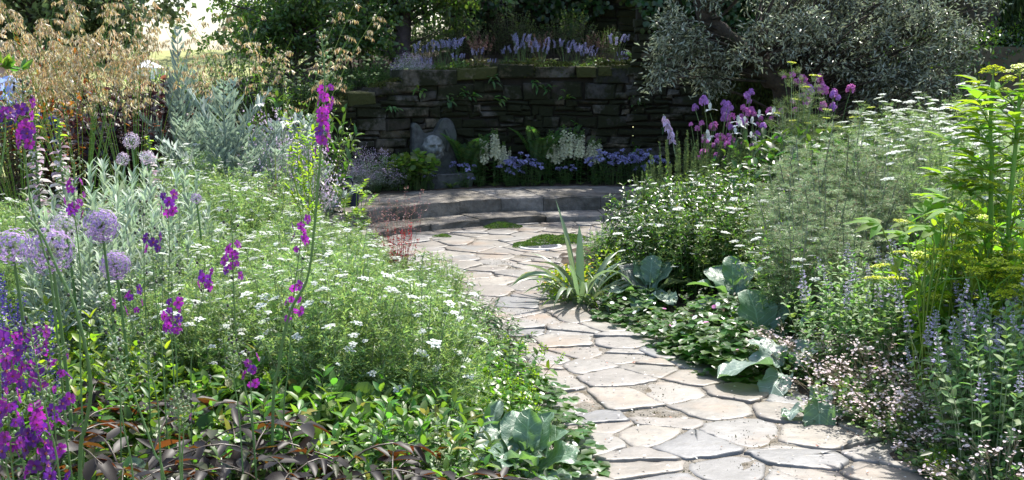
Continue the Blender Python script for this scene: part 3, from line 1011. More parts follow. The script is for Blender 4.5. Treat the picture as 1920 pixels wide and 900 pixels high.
# ------------------------------------------------------------------ plant building blocks
def bushy(seed, n, H, R, T, ln, wr, gap, mat, stem='stem_green', pair=2, el=22, lean=1.0, first=.12, taper=.55, sr=.0028, base=.4, droop=0.0, flat=.35, jit=.25):
    """many leafy stems from one crown; returns foliage, stems, tips"""
    r = RNG(seed); fol, st, tips = MB(), MB(), []
    B, D, U, LN, WD = [], [], [], [], []
    for i in range(n):
        a = TAU * i * .618034 + r.uniform(-.3, .3); q = math.sqrt((i + .5) / n)
        rad = np.array([math.cos(a), math.sin(a), 0])
        h = H * (1 - flat * q * q) * r.uniform(.82, 1.05)
        p0 = rad * R * base * q; p2 = rad * R * q * r.uniform(.8, 1.1) + [r.normal(0, .03) * R, r.normal(0, .03) * R, h]
        p1 = p0 * .7 + p2 * .3 * lean + np.array([0, 0, h * .38])
        m = max(5, int(h / .06))
        pts = bez(p0, p1, p2, m)
        tube(st, pts, sr, sr * .45, stem, 3)
        k = max(3, int(h * (1 - first) / gap))
        ss = first + (1 - first) * (np.arange(k) + r.uniform(-.25, .25, k)) / (k - .5)
        ss = np.clip(ss, 0, 1)
        P = np.stack([np.interp(ss, np.linspace(0, 1, m), pts[:, c]) for c in range(3)], 1)
        tg = nrm(np.gradient(pts, axis=0)); tn = nrm(np.stack([np.interp(ss, np.linspace(0, 1, m), tg[:, c]) for c in range(3)], 1))
        phi = r.uniform(0, TAU)
        x = nrm(np.cross(tn, [0.2, .97, .1])); y = np.cross(tn, x)
        for s_ in range(pair):
            az = phi + np.arange(k) * (math.pi / 2 if pair == 2 else 2.4) + s_ * TAU / pair + r.normal(0, jit, k)
            side = x * np.cos(az)[:, None] + y * np.sin(az)[:, None]
            e = np.radians(el + 35 * ss ** 2 + r.normal(0, 12, k))
            d = side * np.cos(e)[:, None] + tn * np.sin(e)[:, None] - np.array([0, 0, droop])
            B.append(P); D.append(d); U.append(np.tile([0, 0, 1.], (k, 1)) + side * -.15 + r.normal(0, .18, (k, 3)))
            l = r.uniform(ln[0], ln[1], k) * (1 - taper * ss ** 1.5) * np.where(ss < .25, .8, 1)
            LN.append(l); WD.append(l * wr * r.uniform(.85, 1.15, k))
        tips.append((pts[-1], tg[-1]))
    B, D, U = map(np.concatenate, (B, D, U))
    bad = np.abs((nrm(D) * nrm(U)).sum(1)) > .97
    U[bad] = U[bad] + [.6, .2, 0]
    leaves(fol, T, B, D, U, np.concatenate(LN), np.concatenate(WD), mat)
    return fol, st, tips


def feathery(seed, n, H, R, mat, stem='stem_green', fil=(.02, .045), fw=.0022, nodes=9, per=26, frond=.16, flat=.3, first=.12, sr=.0026, base=.35):
    """stems carrying very finely divided, thread-like leaves; returns foliage, stems, tips"""
    r = RNG(seed); fol, st, tips = MB(), MB(), []
    for i in range(n):
        a = TAU * i * .618034 + r.uniform(-.4, .4); q = math.sqrt((i + .5) / n)
        rad = np.array([math.cos(a), math.sin(a), 0])
        h = H * (1 - flat * q * q) * r.uniform(.78, 1.05)
        p0 = rad * R * base * q; p2 = rad * R * q + np.append(r.normal(0, .06, 2) * R, h)
        pts = bez(p0, p0 * .7 + p2 * .3 + np.array([0, 0, h * .35]), p2, 8)
        tube(st, pts, sr, sr * .5, stem, 3)
        for s_ in first + (1 - first) * (np.arange(nodes) + r.random(nodes)) / nodes:
            P = np.array([np.interp(s_, np.linspace(0, 1, 8), pts[:, c]) for c in range(3)])
            fd = nrm(np.append(r.normal(0, 1, 2), r.uniform(.1, .9)))
            fl = frond * (1 - .6 * s_) * r.uniform(.7, 1.2)
            t = r.random(per) ** .8
            sag = -.35 * fl * t ** 2
            B = P + fd * (t * fl)[:, None]; B[:, 2] += sag
            B += r.normal(0, .012, (per, 3)) * t[:, None]
            D = nrm(fd * .6 + rdir(r, per, -.5, .8))
            leaves(fol, STRIP, B, D, rdir(r, per), r.uniform(fil[0], fil[1], per) * (1 - .4 * t), fw * r.uniform(.7, 1.4, per), mat)
            tube(fol, np.array([P, P + fd * fl * .5 + [0, 0, -.07 * fl], P + fd * fl + [0, 0, -.32 * fl]]), fw * .5, fw * .3, mat, 3)
        tips.append((pts[-1], nrm(pts[-1] - pts[-2])))
    return fol, st, tips


def umbel(seed, R, petal, stem='stem_green', clusters=14, per=9, dome=.25, fs=.1, stalk=.55):
    """flat flower head of many small florets on spokes, radius R, growing along +z from the origin"""
    r = RNG(seed); mb = MB()
    i = np.arange(clusters); q = np.sqrt((i + .4) / clusters); a = i * 2.399963
    top = stalk * R
    cx = np.stack([q * R * .86 * np.cos(a), q * R * .86 * np.sin(a), top - dome * R * q * q], 1)
    for c in cx:
        tube(mb, np.array([[0, 0, 0], c * [.6, .6, .72], c]), .0011, .0007, stem, 3)
    cr = R * .75 / math.sqrt(clusters)
    n = clusters * per
    cc = np.repeat(cx, per, 0)
    k = np.tile(np.arange(per), clusters); qq = np.sqrt((k + .5) / per); aa = k * 2.4 + np.repeat(r.uniform(0, 6, clusters), per)
    P = cc + np.stack([qq * cr * np.cos(aa), qq * cr * np.sin(aa), .06 * R - .1 * R * qq ** 2], 1)
    for s_ in range(2):
        az = r.uniform(0, TAU, n)
        d = np.stack([np.cos(az), np.sin(az), r.uniform(-.15, .3, n)], 1)
        sz = fs * R * r.uniform(1.2, 2.0, n)
        leaves(mb, SIMPLE, P - nrm(d) * sz[:, None] * .5, d, np.tile([0, 0, 1.], (n, 1)) + r.normal(0, .2, (n, 3)), sz, sz * .9, petal)
    return mb


def spike(seed, L, r0, petal, whorls=7, per=9, fs=.008, stem='stem_green', calyx=None, up=.5):
    """flower spike with separate whorls (catmint, sage), along +z from the origin"""
    r = RNG(seed); mb = MB()
    tube(mb, np.array([[0, 0, 0], [0, 0, L * .5], [0, 0, L]]), .0018, .001, stem, 3)
    for w_ in range(whorls):
        t = (w_ + .3) / whorls
        z = L * (t ** .85); k = max(4, int(per * (1 - .45 * t)))
        a = r.uniform(0, TAU, k); rr_ = r0 * (1 - .6 * t)
        d = np.stack([np.cos(a), np.sin(a), r.uniform(-.2, 1, k) * up], 1)
        B = np.stack([np.cos(a) * rr_ * .25, np.sin(a) * rr_ * .25, z + r.normal(0, L * .018, k)], 1)
        leaves(mb, SIMPLE, B, d, rdir(r, k), rr_ * r.uniform(.8, 1.3, k), fs * r.uniform(.8, 1.3, k), petal)
        if calyx:
            leaves(mb, SIMPLE, B, d, rdir(r, k), rr_ * .6, fs * .8, calyx)
    return mb


def small_flower(mat, R=.5, n=5, seed=0, eye=None, cup=.15):
    """open flower of n petals facing +z, diameter 1"""
    r = RNG(seed); mb = MB(); a = np.arange(n) * TAU / n
    d = np.stack([np.cos(a), np.sin(a), np.full(n, cup)], 1)
    leaves(mb, T_leaf(.05, -.05 + .1, .45, .8, .8, .95), np.zeros((n, 3)) + d * .04, d, np.tile([0, 0, 1.], (n, 1)), R, R * (1.25 if n < 6 else .8), mat)
    if eye:
        ball(mb, (0, 0, .03), (.1, .1, .06), eye, 6, 3)
    return mb


def verbascum_flower(seed, petal='petal_magenta'):
    r = RNG(seed); mb = MB(); n = 5
    for k in range(n):
        a = k * TAU / n + r.normal(0, .08)
        ca, sa = math.cos(a), math.sin(a)
        rows = []
        for y, w_, z in ((.07, .10, 0), (.24, .36, .05), (.42, .46, .06), (.55, .28, .01 + r.uniform(-.03, .03))):
            for x in (-.5, 0, .5):
                px_, py_, pz_ = x * w_, y, z + (.05 if x else 0) * (1 if y < .5 else 2)
                rows.append((py_ * ca - px_ * sa, py_ * sa + px_ * ca, pz_))
        q = [[i * 3 + j, i * 3 + j + 1, (i + 1) * 3 + j + 1, (i + 1) * 3 + j] for i in range(3) for j in range(2)]
        mb.add(np.array(rows), np.array(q), petal)
    ball(mb, (0, 0, .02), (.11, .11, .05), 'petal_eye', 8, 4)
    for k in range(5):
        a = k * TAU / 5 + .5
        tube(mb, np.array([[0, 0, .03], [.07 * math.cos(a), .07 * math.sin(a), .12], [.11 * math.cos(a), .11 * math.sin(a), .15]]), .012, .02, 'petal_stamen', 4)
    return mb


def globe(seed, n=460, petal='petal_allium'):
    """allium head of radius 1: star florets on fine stalks round a centre"""
    r = RNG(seed); mb = MB()
    i = np.arange(n) + .5; ph = np.arccos(1 - 2 * i / n); th = math.pi * (1 + 5 ** .5) * i
    d = np.stack([np.cos(th) * np.sin(ph), np.sin(th) * np.sin(ph), np.cos(ph)], 1)
    d = nrm(d + r.normal(0, .07, d.shape)); keep = r.random(n) > .22; d = d[keep]; n = len(d); rad = r.uniform(.70, 1.03, n)
    leaves(mb, STRIP, np.zeros((n, 3)), d, rdir(r, n), rad, .02, 'stem_pale')
    ref = nrm(np.cross(d, rdir(r, n))); o2 = np.cross(d, ref)
    for k in range(6):
        a = k * TAU / 6
        dd = nrm((ref * math.cos(a) + o2 * math.sin(a)) + d * .35)
        leaves(mb, SIMPLE, d * rad[:, None], dd, d, .125, .05, petal)
    return mb


def strap(mb, r, base, az, L, w, mat, rise=1.2, bend=.8, twist=.3, n=9, tip=.15):
    """arching strap leaf"""
    out = np.array([math.cos(az), math.sin(az), 0])
    t = np.linspace(0, 1, n)[:, None]
    th = rise - bend * t * 1.6
    step = np.concatenate([out[None] * np.cos(th[i]) + np.array([[0, 0, 1.]]) * np.sin(th[i]) for i in range(n)])
    pts = np.asarray(base) + np.cumsum(step, 0) * L / n
    wid = w * np.interp(t[:, 0], [0, .15, .55, .85, 1], [.8, 1, .95, .55, tip * .3])
    side = np.cross(out, [0, 0, 1.]); nor = np.cross(side, nrm(pts[1] - pts[0])) + side * r.normal(0, twist)
    ribbon(mb, pts, wid, np.tile(nor, (n, 1)) + 1e-3, mat)
    return pts


def big_leaf(seed, L, W, mat, wave=.05, droop=.35, cup=.25, nx=10, ny=14, shape=(.45, .95, 1.0, .72, .0), jag=.0):
    """large crinkled blade lying along +y from the origin (x across)"""
    r = RNG(seed); mb = MB(); vs_ = []
    ph = r.uniform(0, TAU, 6)
    for j in range(ny + 1):
        y = j / ny
        hw = W / 2 * float(np.interp(y, np.linspace(0, 1, len(shape)), shape))
        hw *= 1 + jag * math.sin(y * 34 + ph[4])
        if j == ny:
            hw = W * .06
        for i in range(nx + 1):
            u = -1 + 2 * i / nx
            e = abs(u) ** 2.2
            z = cup * hw * abs(u) ** 1.5 - droop * L * y * y
            z += wave * e * math.sin(9 * y + ph[0] + (2.1 if u > 0 else 0)) + wave * .5 * e * math.sin(17 * y + ph[1] * (1 if u > 0 else -1))
            z += wave * .25 * math.sin(14 * y + 5 * u + ph[2]) * (1 - abs(u))
            vs_.append([u * hw, y * L * (1 + .06 * e * (1 - y)), z])
    f = [[j * (nx + 1) + i, j * (nx + 1) + i + 1, (j + 1) * (nx + 1) + i + 1, (j + 1) * (nx + 1) + i] for j in range(ny) for i in range(nx)]
    mb.add(np.array(vs_), np.array(f), mat)
    return mb


def leaf_frame(p, az, el, roll=0.0):
    """matrix for a leaf at p: +y points along azimuth az raised by el, +z is its upper side"""
    d = np.array([math.cos(az) * math.cos(el), math.sin(az) * math.cos(el), math.sin(el)])
    x = np.array([math.sin(az), -math.cos(az), 0]); z = np.cross(x, d)
    c, s_ = math.cos(roll), math.sin(roll)
    x, z = x * c + z * s_, z * c - x * s_
    M = np.eye(4); M[:3, 0], M[:3, 1], M[:3, 2], M[:3, 3] = x, d, z, p
    return M


# ------------------------------------------------------------------ species: each is a list of variants; a variant is a list of (part name, mesh, matrix)
SPEC = {}


def spec(kind, name, cat, H, variants):
    vv = []
    for parts in variants:
        row = []
        for pn, mb, M in parts:
            me = mb if isinstance(mb, bpy.types.Mesh) else mb.mesh(name + '_' + pn)
            row.append((pn, me, M))
        vv.append(row)
    SPEC[kind] = dict(name=name, cat=cat, H=H, v=vv, k=0)


_pr = RNG(77)


def put(kind, p, s=1.0, label='', group=None, rz=None, sx=1.0, name=None):
    S = SPEC[kind]; row = S['v'][S['k'] % len(S['v'])]; S['k'] += 1
    root = empty(name or S['name'], tuple(p), _pr.uniform(0, TAU) if rz is None else rz)
    root.scale = (s * sx, s * sx, s)
    for pn, me, M in row:
        obj(pn, me, root, M=M)
    tag(root, label, S['cat'], group, anchor=np.array(p) + [0, 0, S['H'] * s * .8])
    return root


def plant(kind, px, py, Y, label, group=None, sx=1.0, zfn=None, rz=None):
    """plant whose top is seen at (px, py), standing Y metres away"""
    P = at(px, py, Y); z = (zfn(P) if zfn else ground_z(P[0], P[1]))
    s = max(.15, (P[2] - z) / SPEC[kind]['H'])
    return put(kind, (P[0], P[1], z - .01), s, label, group, rz, sx / (s ** .5))


def drift(kind, pxr, Yr, n, label, group, seed, h=(.85, 1.1), zfn=None, sx=1.0, keep=None, margin=.05, cap=None):
    """a drift of n plants, on a jittered grid over a range of picture columns and distances"""
    r = RNG(seed)
    w = (pxr[1] - pxr[0]) * (Yr[0] + Yr[1]) / 2 / FPX; d = Yr[1] - Yr[0]
    nx = max(1, int(round(math.sqrt(n * w / max(d, .1))))); ny = max(1, int(math.ceil(n / nx)))
    out = []
    for j in range(ny):
        for i in range(nx):
            Y = Yr[0] + d * (j + .5 + r.uniform(-.38, .38)) / ny
            px = pxr[0] + (pxr[1] - pxr[0]) * (i + (.5 if j % 2 else .3) + r.uniform(-.3, .3)) / nx
            x = (px - CX) / FPX * Y * 1.03
            if keep and not keep(x, Y, px):
                continue
            if zfn is None and xl(Y) - margin < x < xr(Y) + margin and Y < 10:
                continue
            z = zfn((x, Y)) if zfn else ground_z(x, Y)
            s_ = r.uniform(*h)
            if cap:                                                 # low enough to leave the view over it open
                s_ = min(s_, (EYE - (cap(px) - HOR) / FPX * Y - z) / SPEC[kind]['H'])
                if s_ < .4:
                    continue
            out.append(put(kind, (x, Y, z - .01), s_, label, group, None, sx * r.uniform(.9, 1.1)))
    return out


def heads(tips, meshes, name, r, s=(.9, 1.1), frac=1.0, upright=.5):
    """flower heads (shared meshes) on the tips"""
    out = []
    for p, d in tips:
        if r.random() > frac:
            continue
        d = nrm(np.asarray(d) * (1 - upright) + np.array([0, 0, upright]) + r.normal(0, .12, 3))
        out.append((name, meshes[r.integers(len(meshes))], frame(p, d, r.uniform(*s), r.uniform(0, TAU))))
    return out


def make_species():
    N = np.eye(4)
    # low leafy herbs
    def leafy(kind, name, H, seeds, part='foliage', **k):
        vv = []
        for s_ in seeds:
            f, st, tips = bushy(s_, H=H, **k)
            vv.append([('foliage', f, None), ('stems', st, None)])
        spec(kind, name, 'plant', H, vv)
    leafy('mint', 'mint_plant', .40, (1, 2, 3), n=15, R=.25, T=LEAF, ln=(.062, .092), wr=.46, gap=.034, mat='leaf_mint', el=18, taper=.35)
    leafy('lime', 'golden_herb', .42, (4, 5), n=18, R=.26, T=LEAF, ln=(.045, .07), wr=.5, gap=.034, mat='leaf_lime', el=20, taper=.3)
    leafy('pale', 'variegated_mint', .38, (6, 7), n=18, R=.2, T=LEAF, ln=(.035, .05), wr=.55, gap=.026, mat='leaf_pale', stem='stem_pale', el=20, taper=.5)
    leafy('darkmint', 'dark_mint', .42, (8, 9), n=13, R=.24, T=LONG, ln=(.07, .10), wr=.36, gap=.036, mat='leaf_darkmint', stem='stem_brown', el=12, droop=.15, taper=.3)
    leafy('artemisia', 'silver_wormwood', .95, (10, 11), n=13, R=.22, T=LONG, ln=(.07, .11), wr=.22, gap=.028, mat='leaf_silver', stem='stem_pale', el=42, taper=.25, base=.5)
    leafy('glossy', 'glossy_shrub', .65, (12, 13), n=40, R=.36, T=LEAF, ln=(.045, .065), wr=.42, gap=.032, mat='leaf_glossy', stem='stem_brown', el=14, droop=.1, taper=.2)
    leafy('rosemary', 'rosemary_bush', .75, (14, 15), n=20, R=.24, T=SIMPLE, ln=(.022, .032), wr=.16, gap=.009, pair=4, mat='leaf_rosemary', stem='stem_brown', el=38, base=.7, flat=.25, taper=.3, first=.05)
    leafy('geranium', 'leafy_perennial', .32, (16, 17), n=22, R=.26, T=BROAD, ln=(.04, .06), wr=.9, gap=.045, mat='leaf_shade', el=15, taper=.2)
    leafy('bed', 'leafy_perennial', .45, (18, 19), n=20, R=.26, T=LEAF, ln=(.05, .08), wr=.5, gap=.04, mat='leaf_shade', el=20, taper=.3)
    leafy('alchemilla', 'lime_leaved_mound', .36, (20, 21), n=34, R=.3, T=ROUND, ln=(.05, .075), wr=1.05, gap=.07, mat='leaf_alchemilla', el=12, taper=.1, first=.5)
    leafy('limeleaf', 'lime_leaved_perennial', .75, (24, 25), n=14, R=.3, T=LEAF, ln=(.09, .14), wr=.45, gap=.06, mat='leaf_angelica', stem='stem_lime', el=25, taper=.3)
    # basil like herb with pale flower tops
    vv = []
    for s_ in (22, 23):
        f, st, tips = bushy(s_, 15, .36, .22, BROAD, (.06, .09), .55, .035, 'leaf_basil', el=12, droop=.18, taper=.45)
        r = RNG(s_); top = [spike(s_ + q, .05, .016, 'leaf_lime', 4, 7, .010).mesh('flower_spike') for q in range(2)]
        vv.append([('foliage', f, None), ('stems', st, None)] + heads(tips, top, 'flower_spike', r, (.8, 1.2), .6))
    spec('basil', 'basil_plant', 'herb', .38, vv)
    # black-leaved plant with pinnate fronds
    vv = []
    for s_ in (30, 31, 32):
        r = RNG(s_); parts = []
        for q in range(7):
            mb = MB(); az = q * TAU / 7 + r.normal(0, .3); L = r.uniform(.22, .38); h = r.uniform(.2, .44)
            out = np.array([math.cos(az), math.sin(az), 0])
            pts = bez([0, 0, 0], out * L * .25 + np.array([0, 0, h * 1.15]), out * L * 1.15 + np.array([0, 0, h * .82]), 12)
            tube(mb, pts, .004, .0018, 'stem_brown', 4)
            m = 5; ss = np.linspace(.42, .95, m)
            P = np.stack([np.interp(ss, np.linspace(0, 1, 12), pts[:, c]) for c in range(3)], 1)
            tg = nrm(np.gradient(pts, axis=0)); tn = nrm(np.stack([np.interp(ss, np.linspace(0, 1, 12), tg[:, c]) for c in range(3)], 1))
            side = np.array([-math.sin(az), math.cos(az), 0])
            for sg in (-1, 1):
                d = side * sg + tn * .55 + r.normal(0, .24, (m, 3)) + [0, 0, -.08]
                leaves(mb, T_leaf(r.uniform(.08, .35), r.uniform(-.05, .35)), P, d, np.tile([0, 0, 1.], (m, 1)) + r.normal(0, .22, (m, 3)), r.uniform(.045, .09, m) * np.linspace(1.1, .8, m), r.uniform(.020, .038, m), 'leaf_black')
            leaves(mb, T_leaf(.22, .3), P[-1:], tn[-1:], [[0, 0, 1.]], .085, .04, 'leaf_black')
            parts.append(('frond', mb, None))
        vv.append(parts)
    spec('black', 'black_leaved_plant', 'plant', .40, vv)
    # bergenia: large glossy leaves
    vv = []
    for s_ in (34, 35):
        r = RNG(s_); parts = []
        for q in range(10):
            mb = big_leaf(s_ * 10 + q, r.uniform(.12, .17), r.uniform(.065, .10), 'leaf_bergenia', .012, .5, .3, 8, 10, (.4, .9, 1, .7, .1))
            az = q * 2.4; el = r.uniform(.0, .6); h = r.uniform(.10, .26)
            p = np.array([math.cos(az) * .09, math.sin(az) * .09, h])
            tube(mb, np.array([[0, 0, 0], [0, -.05, -.04], [0, -.09, -h * .8]]), .004, .006, 'stem_green', 4)
            parts.append(('leaf', mb, leaf_frame(p, az, el, r.normal(0, .25))))
        vv.append(parts)
    spec('bergenia', 'broad_leaved_plant', 'plant', .30, vv)
    # white lacy umbellifer of the left bed
    wu = [umbel(40 + q, .034, 'petal_white', 'stem_pale', 9, 7, .2, .16).mesh('umbel') for q in range(3)]
    vv = []
    for s_ in (41, 42, 43, 44):
        f, st, tips = feathery(s_, 24, .84, .30, 'leaf_feather', 'stem_pale', (.018, .045), nodes=13, per=26, frond=.19, fw=.0042, flat=.42, sr=.0034)
        f2, _, _ = bushy(s_ + 3, 18, .76, .28, SIMPLE, (.026, .05), .36, .016, 'leaf_feather', 'stem_pale', el=30, taper=.4, jit=.8); f.merge(f2)
        r = RNG(s_)
        extra = [(p + np.append(r.normal(0, .05, 2), r.uniform(-.12, .02)), d) for p, d in tips for _ in range(2)]
        vv.append([('foliage', f, None), ('stems', st, None)] + heads(tips + extra, wu, 'flower_head', r, (.22, .9), .55, .35))
    spec('lace', 'white_lace_flower', 'flower', .84, vv)
    # white umbels of the right bed: larger, flatter
    wu2 = [umbel(50 + q, .042, 'petal_white', 'stem_green', 13, 8, .08, .13).mesh('umbel') for q in range(3)]
    vv = []
    for s_ in (51, 52, 53):
        f, st, tips = feathery(s_, 15, 1.05, .30, 'leaf_feather', 'stem_green', nodes=10, per=26, frond=.17, fw=.0028, flat=.22)
        f2, _, _ = bushy(s_ + 5, 8, .75, .25, LEAF, (.05, .08), .4, .05, 'leaf_mint')
        f.merge(f2); r = RNG(s_)
        extra = []
        for p, d in tips:
            for _ in range(2):
                e = p + np.append(r.normal(0, .085, 2), r.uniform(-.16, .01)); extra.append((e, d))
                tube(st, np.array([p * [.9, .9, .78], (p * .5 + e * .5) - [0, 0, .05], e]), .0016, .001, 'stem_green', 3)
        vv.append([('foliage', f, None), ('stems', st, None)] + heads(tips + extra, wu2, 'flower_head', r, (.6, 1.1), .5, .75))
    spec('ammi', 'white_umbel_flower', 'flower', 1.08, vv)
    vv = []
    for s_ in (55, 56):
        f, st, tips = bushy(s_, 20, .62, .30, LEAF, (.035, .055), .45, .04, 'leaf_mint', el=25)
        f2, _, _ = feathery(s_, 8, .55, .28, 'leaf_feather', nodes=7, per=20)
        f.merge(f2); r = RNG(s_)
        extra = [(p + np.append(r.normal(0, .07, 2), r.uniform(-.1, .03)), d) for p, d in tips]
        vv.append([('foliage', f, None), ('stems', st, None)] + heads(tips + extra, wu2, 'flower_head', r, (.4, .9), .32, .8))
    spec('yarrow', 'white_yarrow', 'flower', .66, vv)
    # purple sage spikes
    vv = []
    sv = [spike(60 + q, .26, .02, 'petal_salvia', 13, 10, .008, 'stem_green').mesh('flower_spike') for q in range(2)]
    for s_ in (61, 62):
        f, st, tips = bushy(s_, 12, .55, .2, LEAF, (.03, .05), .4, .04, 'leaf_sage', base=.6)
        vv.append([('foliage', f, None), ('stems', st, None)] + heads(tips, sv, 'flower_spike', RNG(s_), (.8, 1.2), 1, .6))
    spec('salvia', 'purple_sage', 'flower', .8, vv)
    # catmint
    nv_ = [spike(65 + q, .10, .017, 'petal_nepeta', 6, 9, .0075, 'stem_pale', 'leaf_nepeta').mesh('flower_spike') for q in range(3)]
    vv = []
    for s_ in (66, 67, 68):
        f, st, tips = bushy(s_, 22, .52, .25, LEAF, (.042, .064), .55, .030, 'leaf_nepeta', 'stem_pale', el=15, taper=.5, base=.6, flat=.35)
        vv.append([('foliage', f, None), ('stems', st, None)] + heads(tips, nv_, 'flower_spike', RNG(s_), (.6, 1.2), .26, .75))
    spec('nepeta', 'catmint_plant', 'flower', .62, vv)
    # pale pink rock flower: wiry red stems, a froth of small flowers
    sf = small_flower('petal_blush', .5, 5, 1, None, .3)
    vv = []
    for s_ in (70, 71, 72):
        f, st, tips = bushy(s_, 18, .24, .27, ROUND, (.026, .04), 1.0, .03, 'leaf_nepeta', taper=.2)
        r = RNG(s_); fl = MB()
        for q in range(32):
            a = r.uniform(0, TAU); rad = .30 * math.sqrt(r.random()); h = .40 * (1 - .45 * (rad / .3) ** 2) * r.uniform(.65, 1.05)
            e = np.array([math.cos(a) * rad, math.sin(a) * rad, h])
            pts = bez(e * [.3, .3, 0], e * [.5, .5, .7], e, 5)
            tube(st, pts, .0013, .0008, 'stem_tan', 3)
            for k in range(r.integers(3, 9)):
                p = e + np.append(r.normal(0, .024, 2), r.uniform(-.05, .02))
                tube(st, np.array([pts[-2], (pts[-2] + p) / 2 + [0, 0, .004], p]), .0008, .0006, 'stem_tan', 3)
                fl.merge(sf, frame(p, nrm(np.append(r.normal(0, .6, 2), 1)), r.uniform(.0105, .018), r.uniform(0, TAU)))
        vv.append([('foliage', f, None), ('stems', st, None), ('blossom', fl, None)])
    spec('rockflower', 'pale_pink_rock_flower', 'flower', .42, vv)
    # fennel
    vv = []
    for s_ in (75, 76, 77):
        f, st, tips = feathery(s_, 12, 1.3, .34, 'leaf_bronze', 'stem_fennel', (.022, .055), .0027, 18, 80, .25, .35, .2, .0065, .3)
        vv.append([('foliage', f, None), ('stems', st, None)])
    spec('bronze', 'bronze_fennel', 'herb', 1.2, vv)
    yu = [umbel(78 + q, .05, 'petal_yellow', 'stem_lime', 12, 7, .12, .11).mesh('umbel') for q in range(2)]
    vv = []
    for s_ in (79, 80):
        f, st, tips = feathery(s_, 9, 1.2, .26, 'leaf_fennel', 'stem_pale', (.025, .055), .002, 16, 70, .24, .25, .15, .005, .3)
        vv.append([('foliage', f, None), ('stems', st, None)] + heads(tips[:3], yu, 'flower_head', RNG(s_), (.8, 1.1), 1, .7))
    spec('fennel', 'green_fennel', 'herb', 1.2, vv)
    # parsnip: yellow umbels above lobed leaves
    vv = []
    for s_ in (82, 83):
        f, st, tips = bushy(s_, 9, .85, .24, LEAF, (.09, .14), .5, .09, 'leaf_angelica', 'stem_lime', el=25, sr=.006, base=.4)
        r = RNG(s_); ex = []
        for p, d in tips:
            for _ in range(3):
                e = p + np.append(r.normal(0, .10, 2), r.uniform(-.12, .08)); ex.append((e, d)); tube(st, np.array([p * [.85, .85, .8], p * .5 + e * .5 - [0, 0, .03], e]), .003, .002, 'stem_lime', 4)
        vv.append([('foliage', f, None), ('stems', st, None)] + heads(ex, yu, 'flower_head', r, (.8, 1.3), 1, .75))
    spec('parsnip', 'yellow_parsnip_flower', 'flower', .95, vv)
    # lovage-like shoot with divided lime leaves
    vv = []
    for s_ in (85, 86):
        r = RNG(s_); f, st = MB(), MB(); hd = []
        for q in range(5):
            a = q * 2.4; e = np.array([math.cos(a) * .14, math.sin(a) * .14, r.uniform(.55, .8)]); pts = bez([0, 0, 0], [e[0] * .3, e[1] * .3, .4], e, 8)
            tube(st, pts, .006, .003, 'stem_lime', 5); hd.append((pts[-1], nrm(pts[-1] - pts[-2])))
            for z in (.35, .5, .65, .8, .95):
                P = np.array([np.interp(z, np.linspace(0, 1, 8), pts[:, c]) for c in range(3)]); az = r.uniform(0, TAU); L = r.uniform(.1, .17)
                d = np.array([math.cos(az) * .8, math.sin(az) * .8, .6]); m = 5; ss = np.linspace(.35, 1, m)
                tube(f, np.array([P, P + d * L * .6, P + d * L]), .0025, .0012, 'stem_lime', 3)
                side = np.array([-math.sin(az), math.cos(az), 0])
                for sg in (-1, 1):
                    leaves(f, T_leaf(.15, .2), P + d * (ss * L)[:, None], side * sg + d * .7 + r.normal(0, .12, (m, 3)), np.tile([0, 0, 1.], (m, 1)), .055, .026, 'leaf_lime')
                leaves(f, T_leaf(.15, .2), (P + d * L)[None], d[None], [[0, 0, 1.]], .06, .03, 'leaf_lime')
        gu = [umbel(s_, .035, 'leaf_pale', 'stem_lime', 10, 8, .4, .13).mesh('umbel')]
        vv.append([('foliage', f, None), ('stems', st, None)] + heads(hd, gu, 'flower_head', r, (.9, 1.1), .8, .7))
    spec('lovage', 'lime_leaved_umbellifer', 'herb', .8, vv)
    # heuchera haze
    for kind, pet, nm in (('heuchera', 'petal_haze', 'pink_haze_flower'), ('redheuchera', 'petal_red', 'red_flowered_plant')):
        vv = []
        for s_ in (88, 89):
            f, st, _ = bushy(s_, 16, .2, .22, ROUND, (.05, .07), 1.1, .08, 'leaf_heuchera', 'stem_red', first=.6)
            r = RNG(s_); fl = MB()
            for q in range(17):
                a = q * 2.4; rad = .17 * math.sqrt((q + .5) / 17); e = np.array([math.cos(a) * rad * 1.4, math.sin(a) * rad * 1.4, r.uniform(.45, .64)])
                pts = bez(e * [.2, .2, 0], e * [.5, .5, .6], e, 7); tube(st, pts, .0016, .0009, 'stem_red', 3)
                m = 34; t = r.uniform(.55, 1, m); P = np.stack([np.interp(t, np.linspace(0, 1, 7), pts[:, c]) for c in range(3)], 1)
                d = rdir(r, m, -.2, .7); Q = P + d * (.035 * (1.35 - t))[:, None]
                leaves(fl, SIMPLE, Q, rdir(r, m), rdir(r, m), .010 if pet == 'petal_haze' else .015, .007 if pet == 'petal_haze' else .012, pet)
                leaves(st, STRIP, P, d, rdir(r, m), .035 * (1.3 - t), .0012, 'stem_red')
            vv.append([('foliage', f, None), ('stems', st, None), ('blossom', fl, None)])
        spec(kind, nm, 'flower', .62, vv)
    # strawberry
    vv = []
    wf = small_flower('petal_white', .5, 5, 2, 'petal_stamen').mesh('flower'); pf = small_flower('petal_pink', .5, 5, 3, 'petal_stamen').mesh('flower')
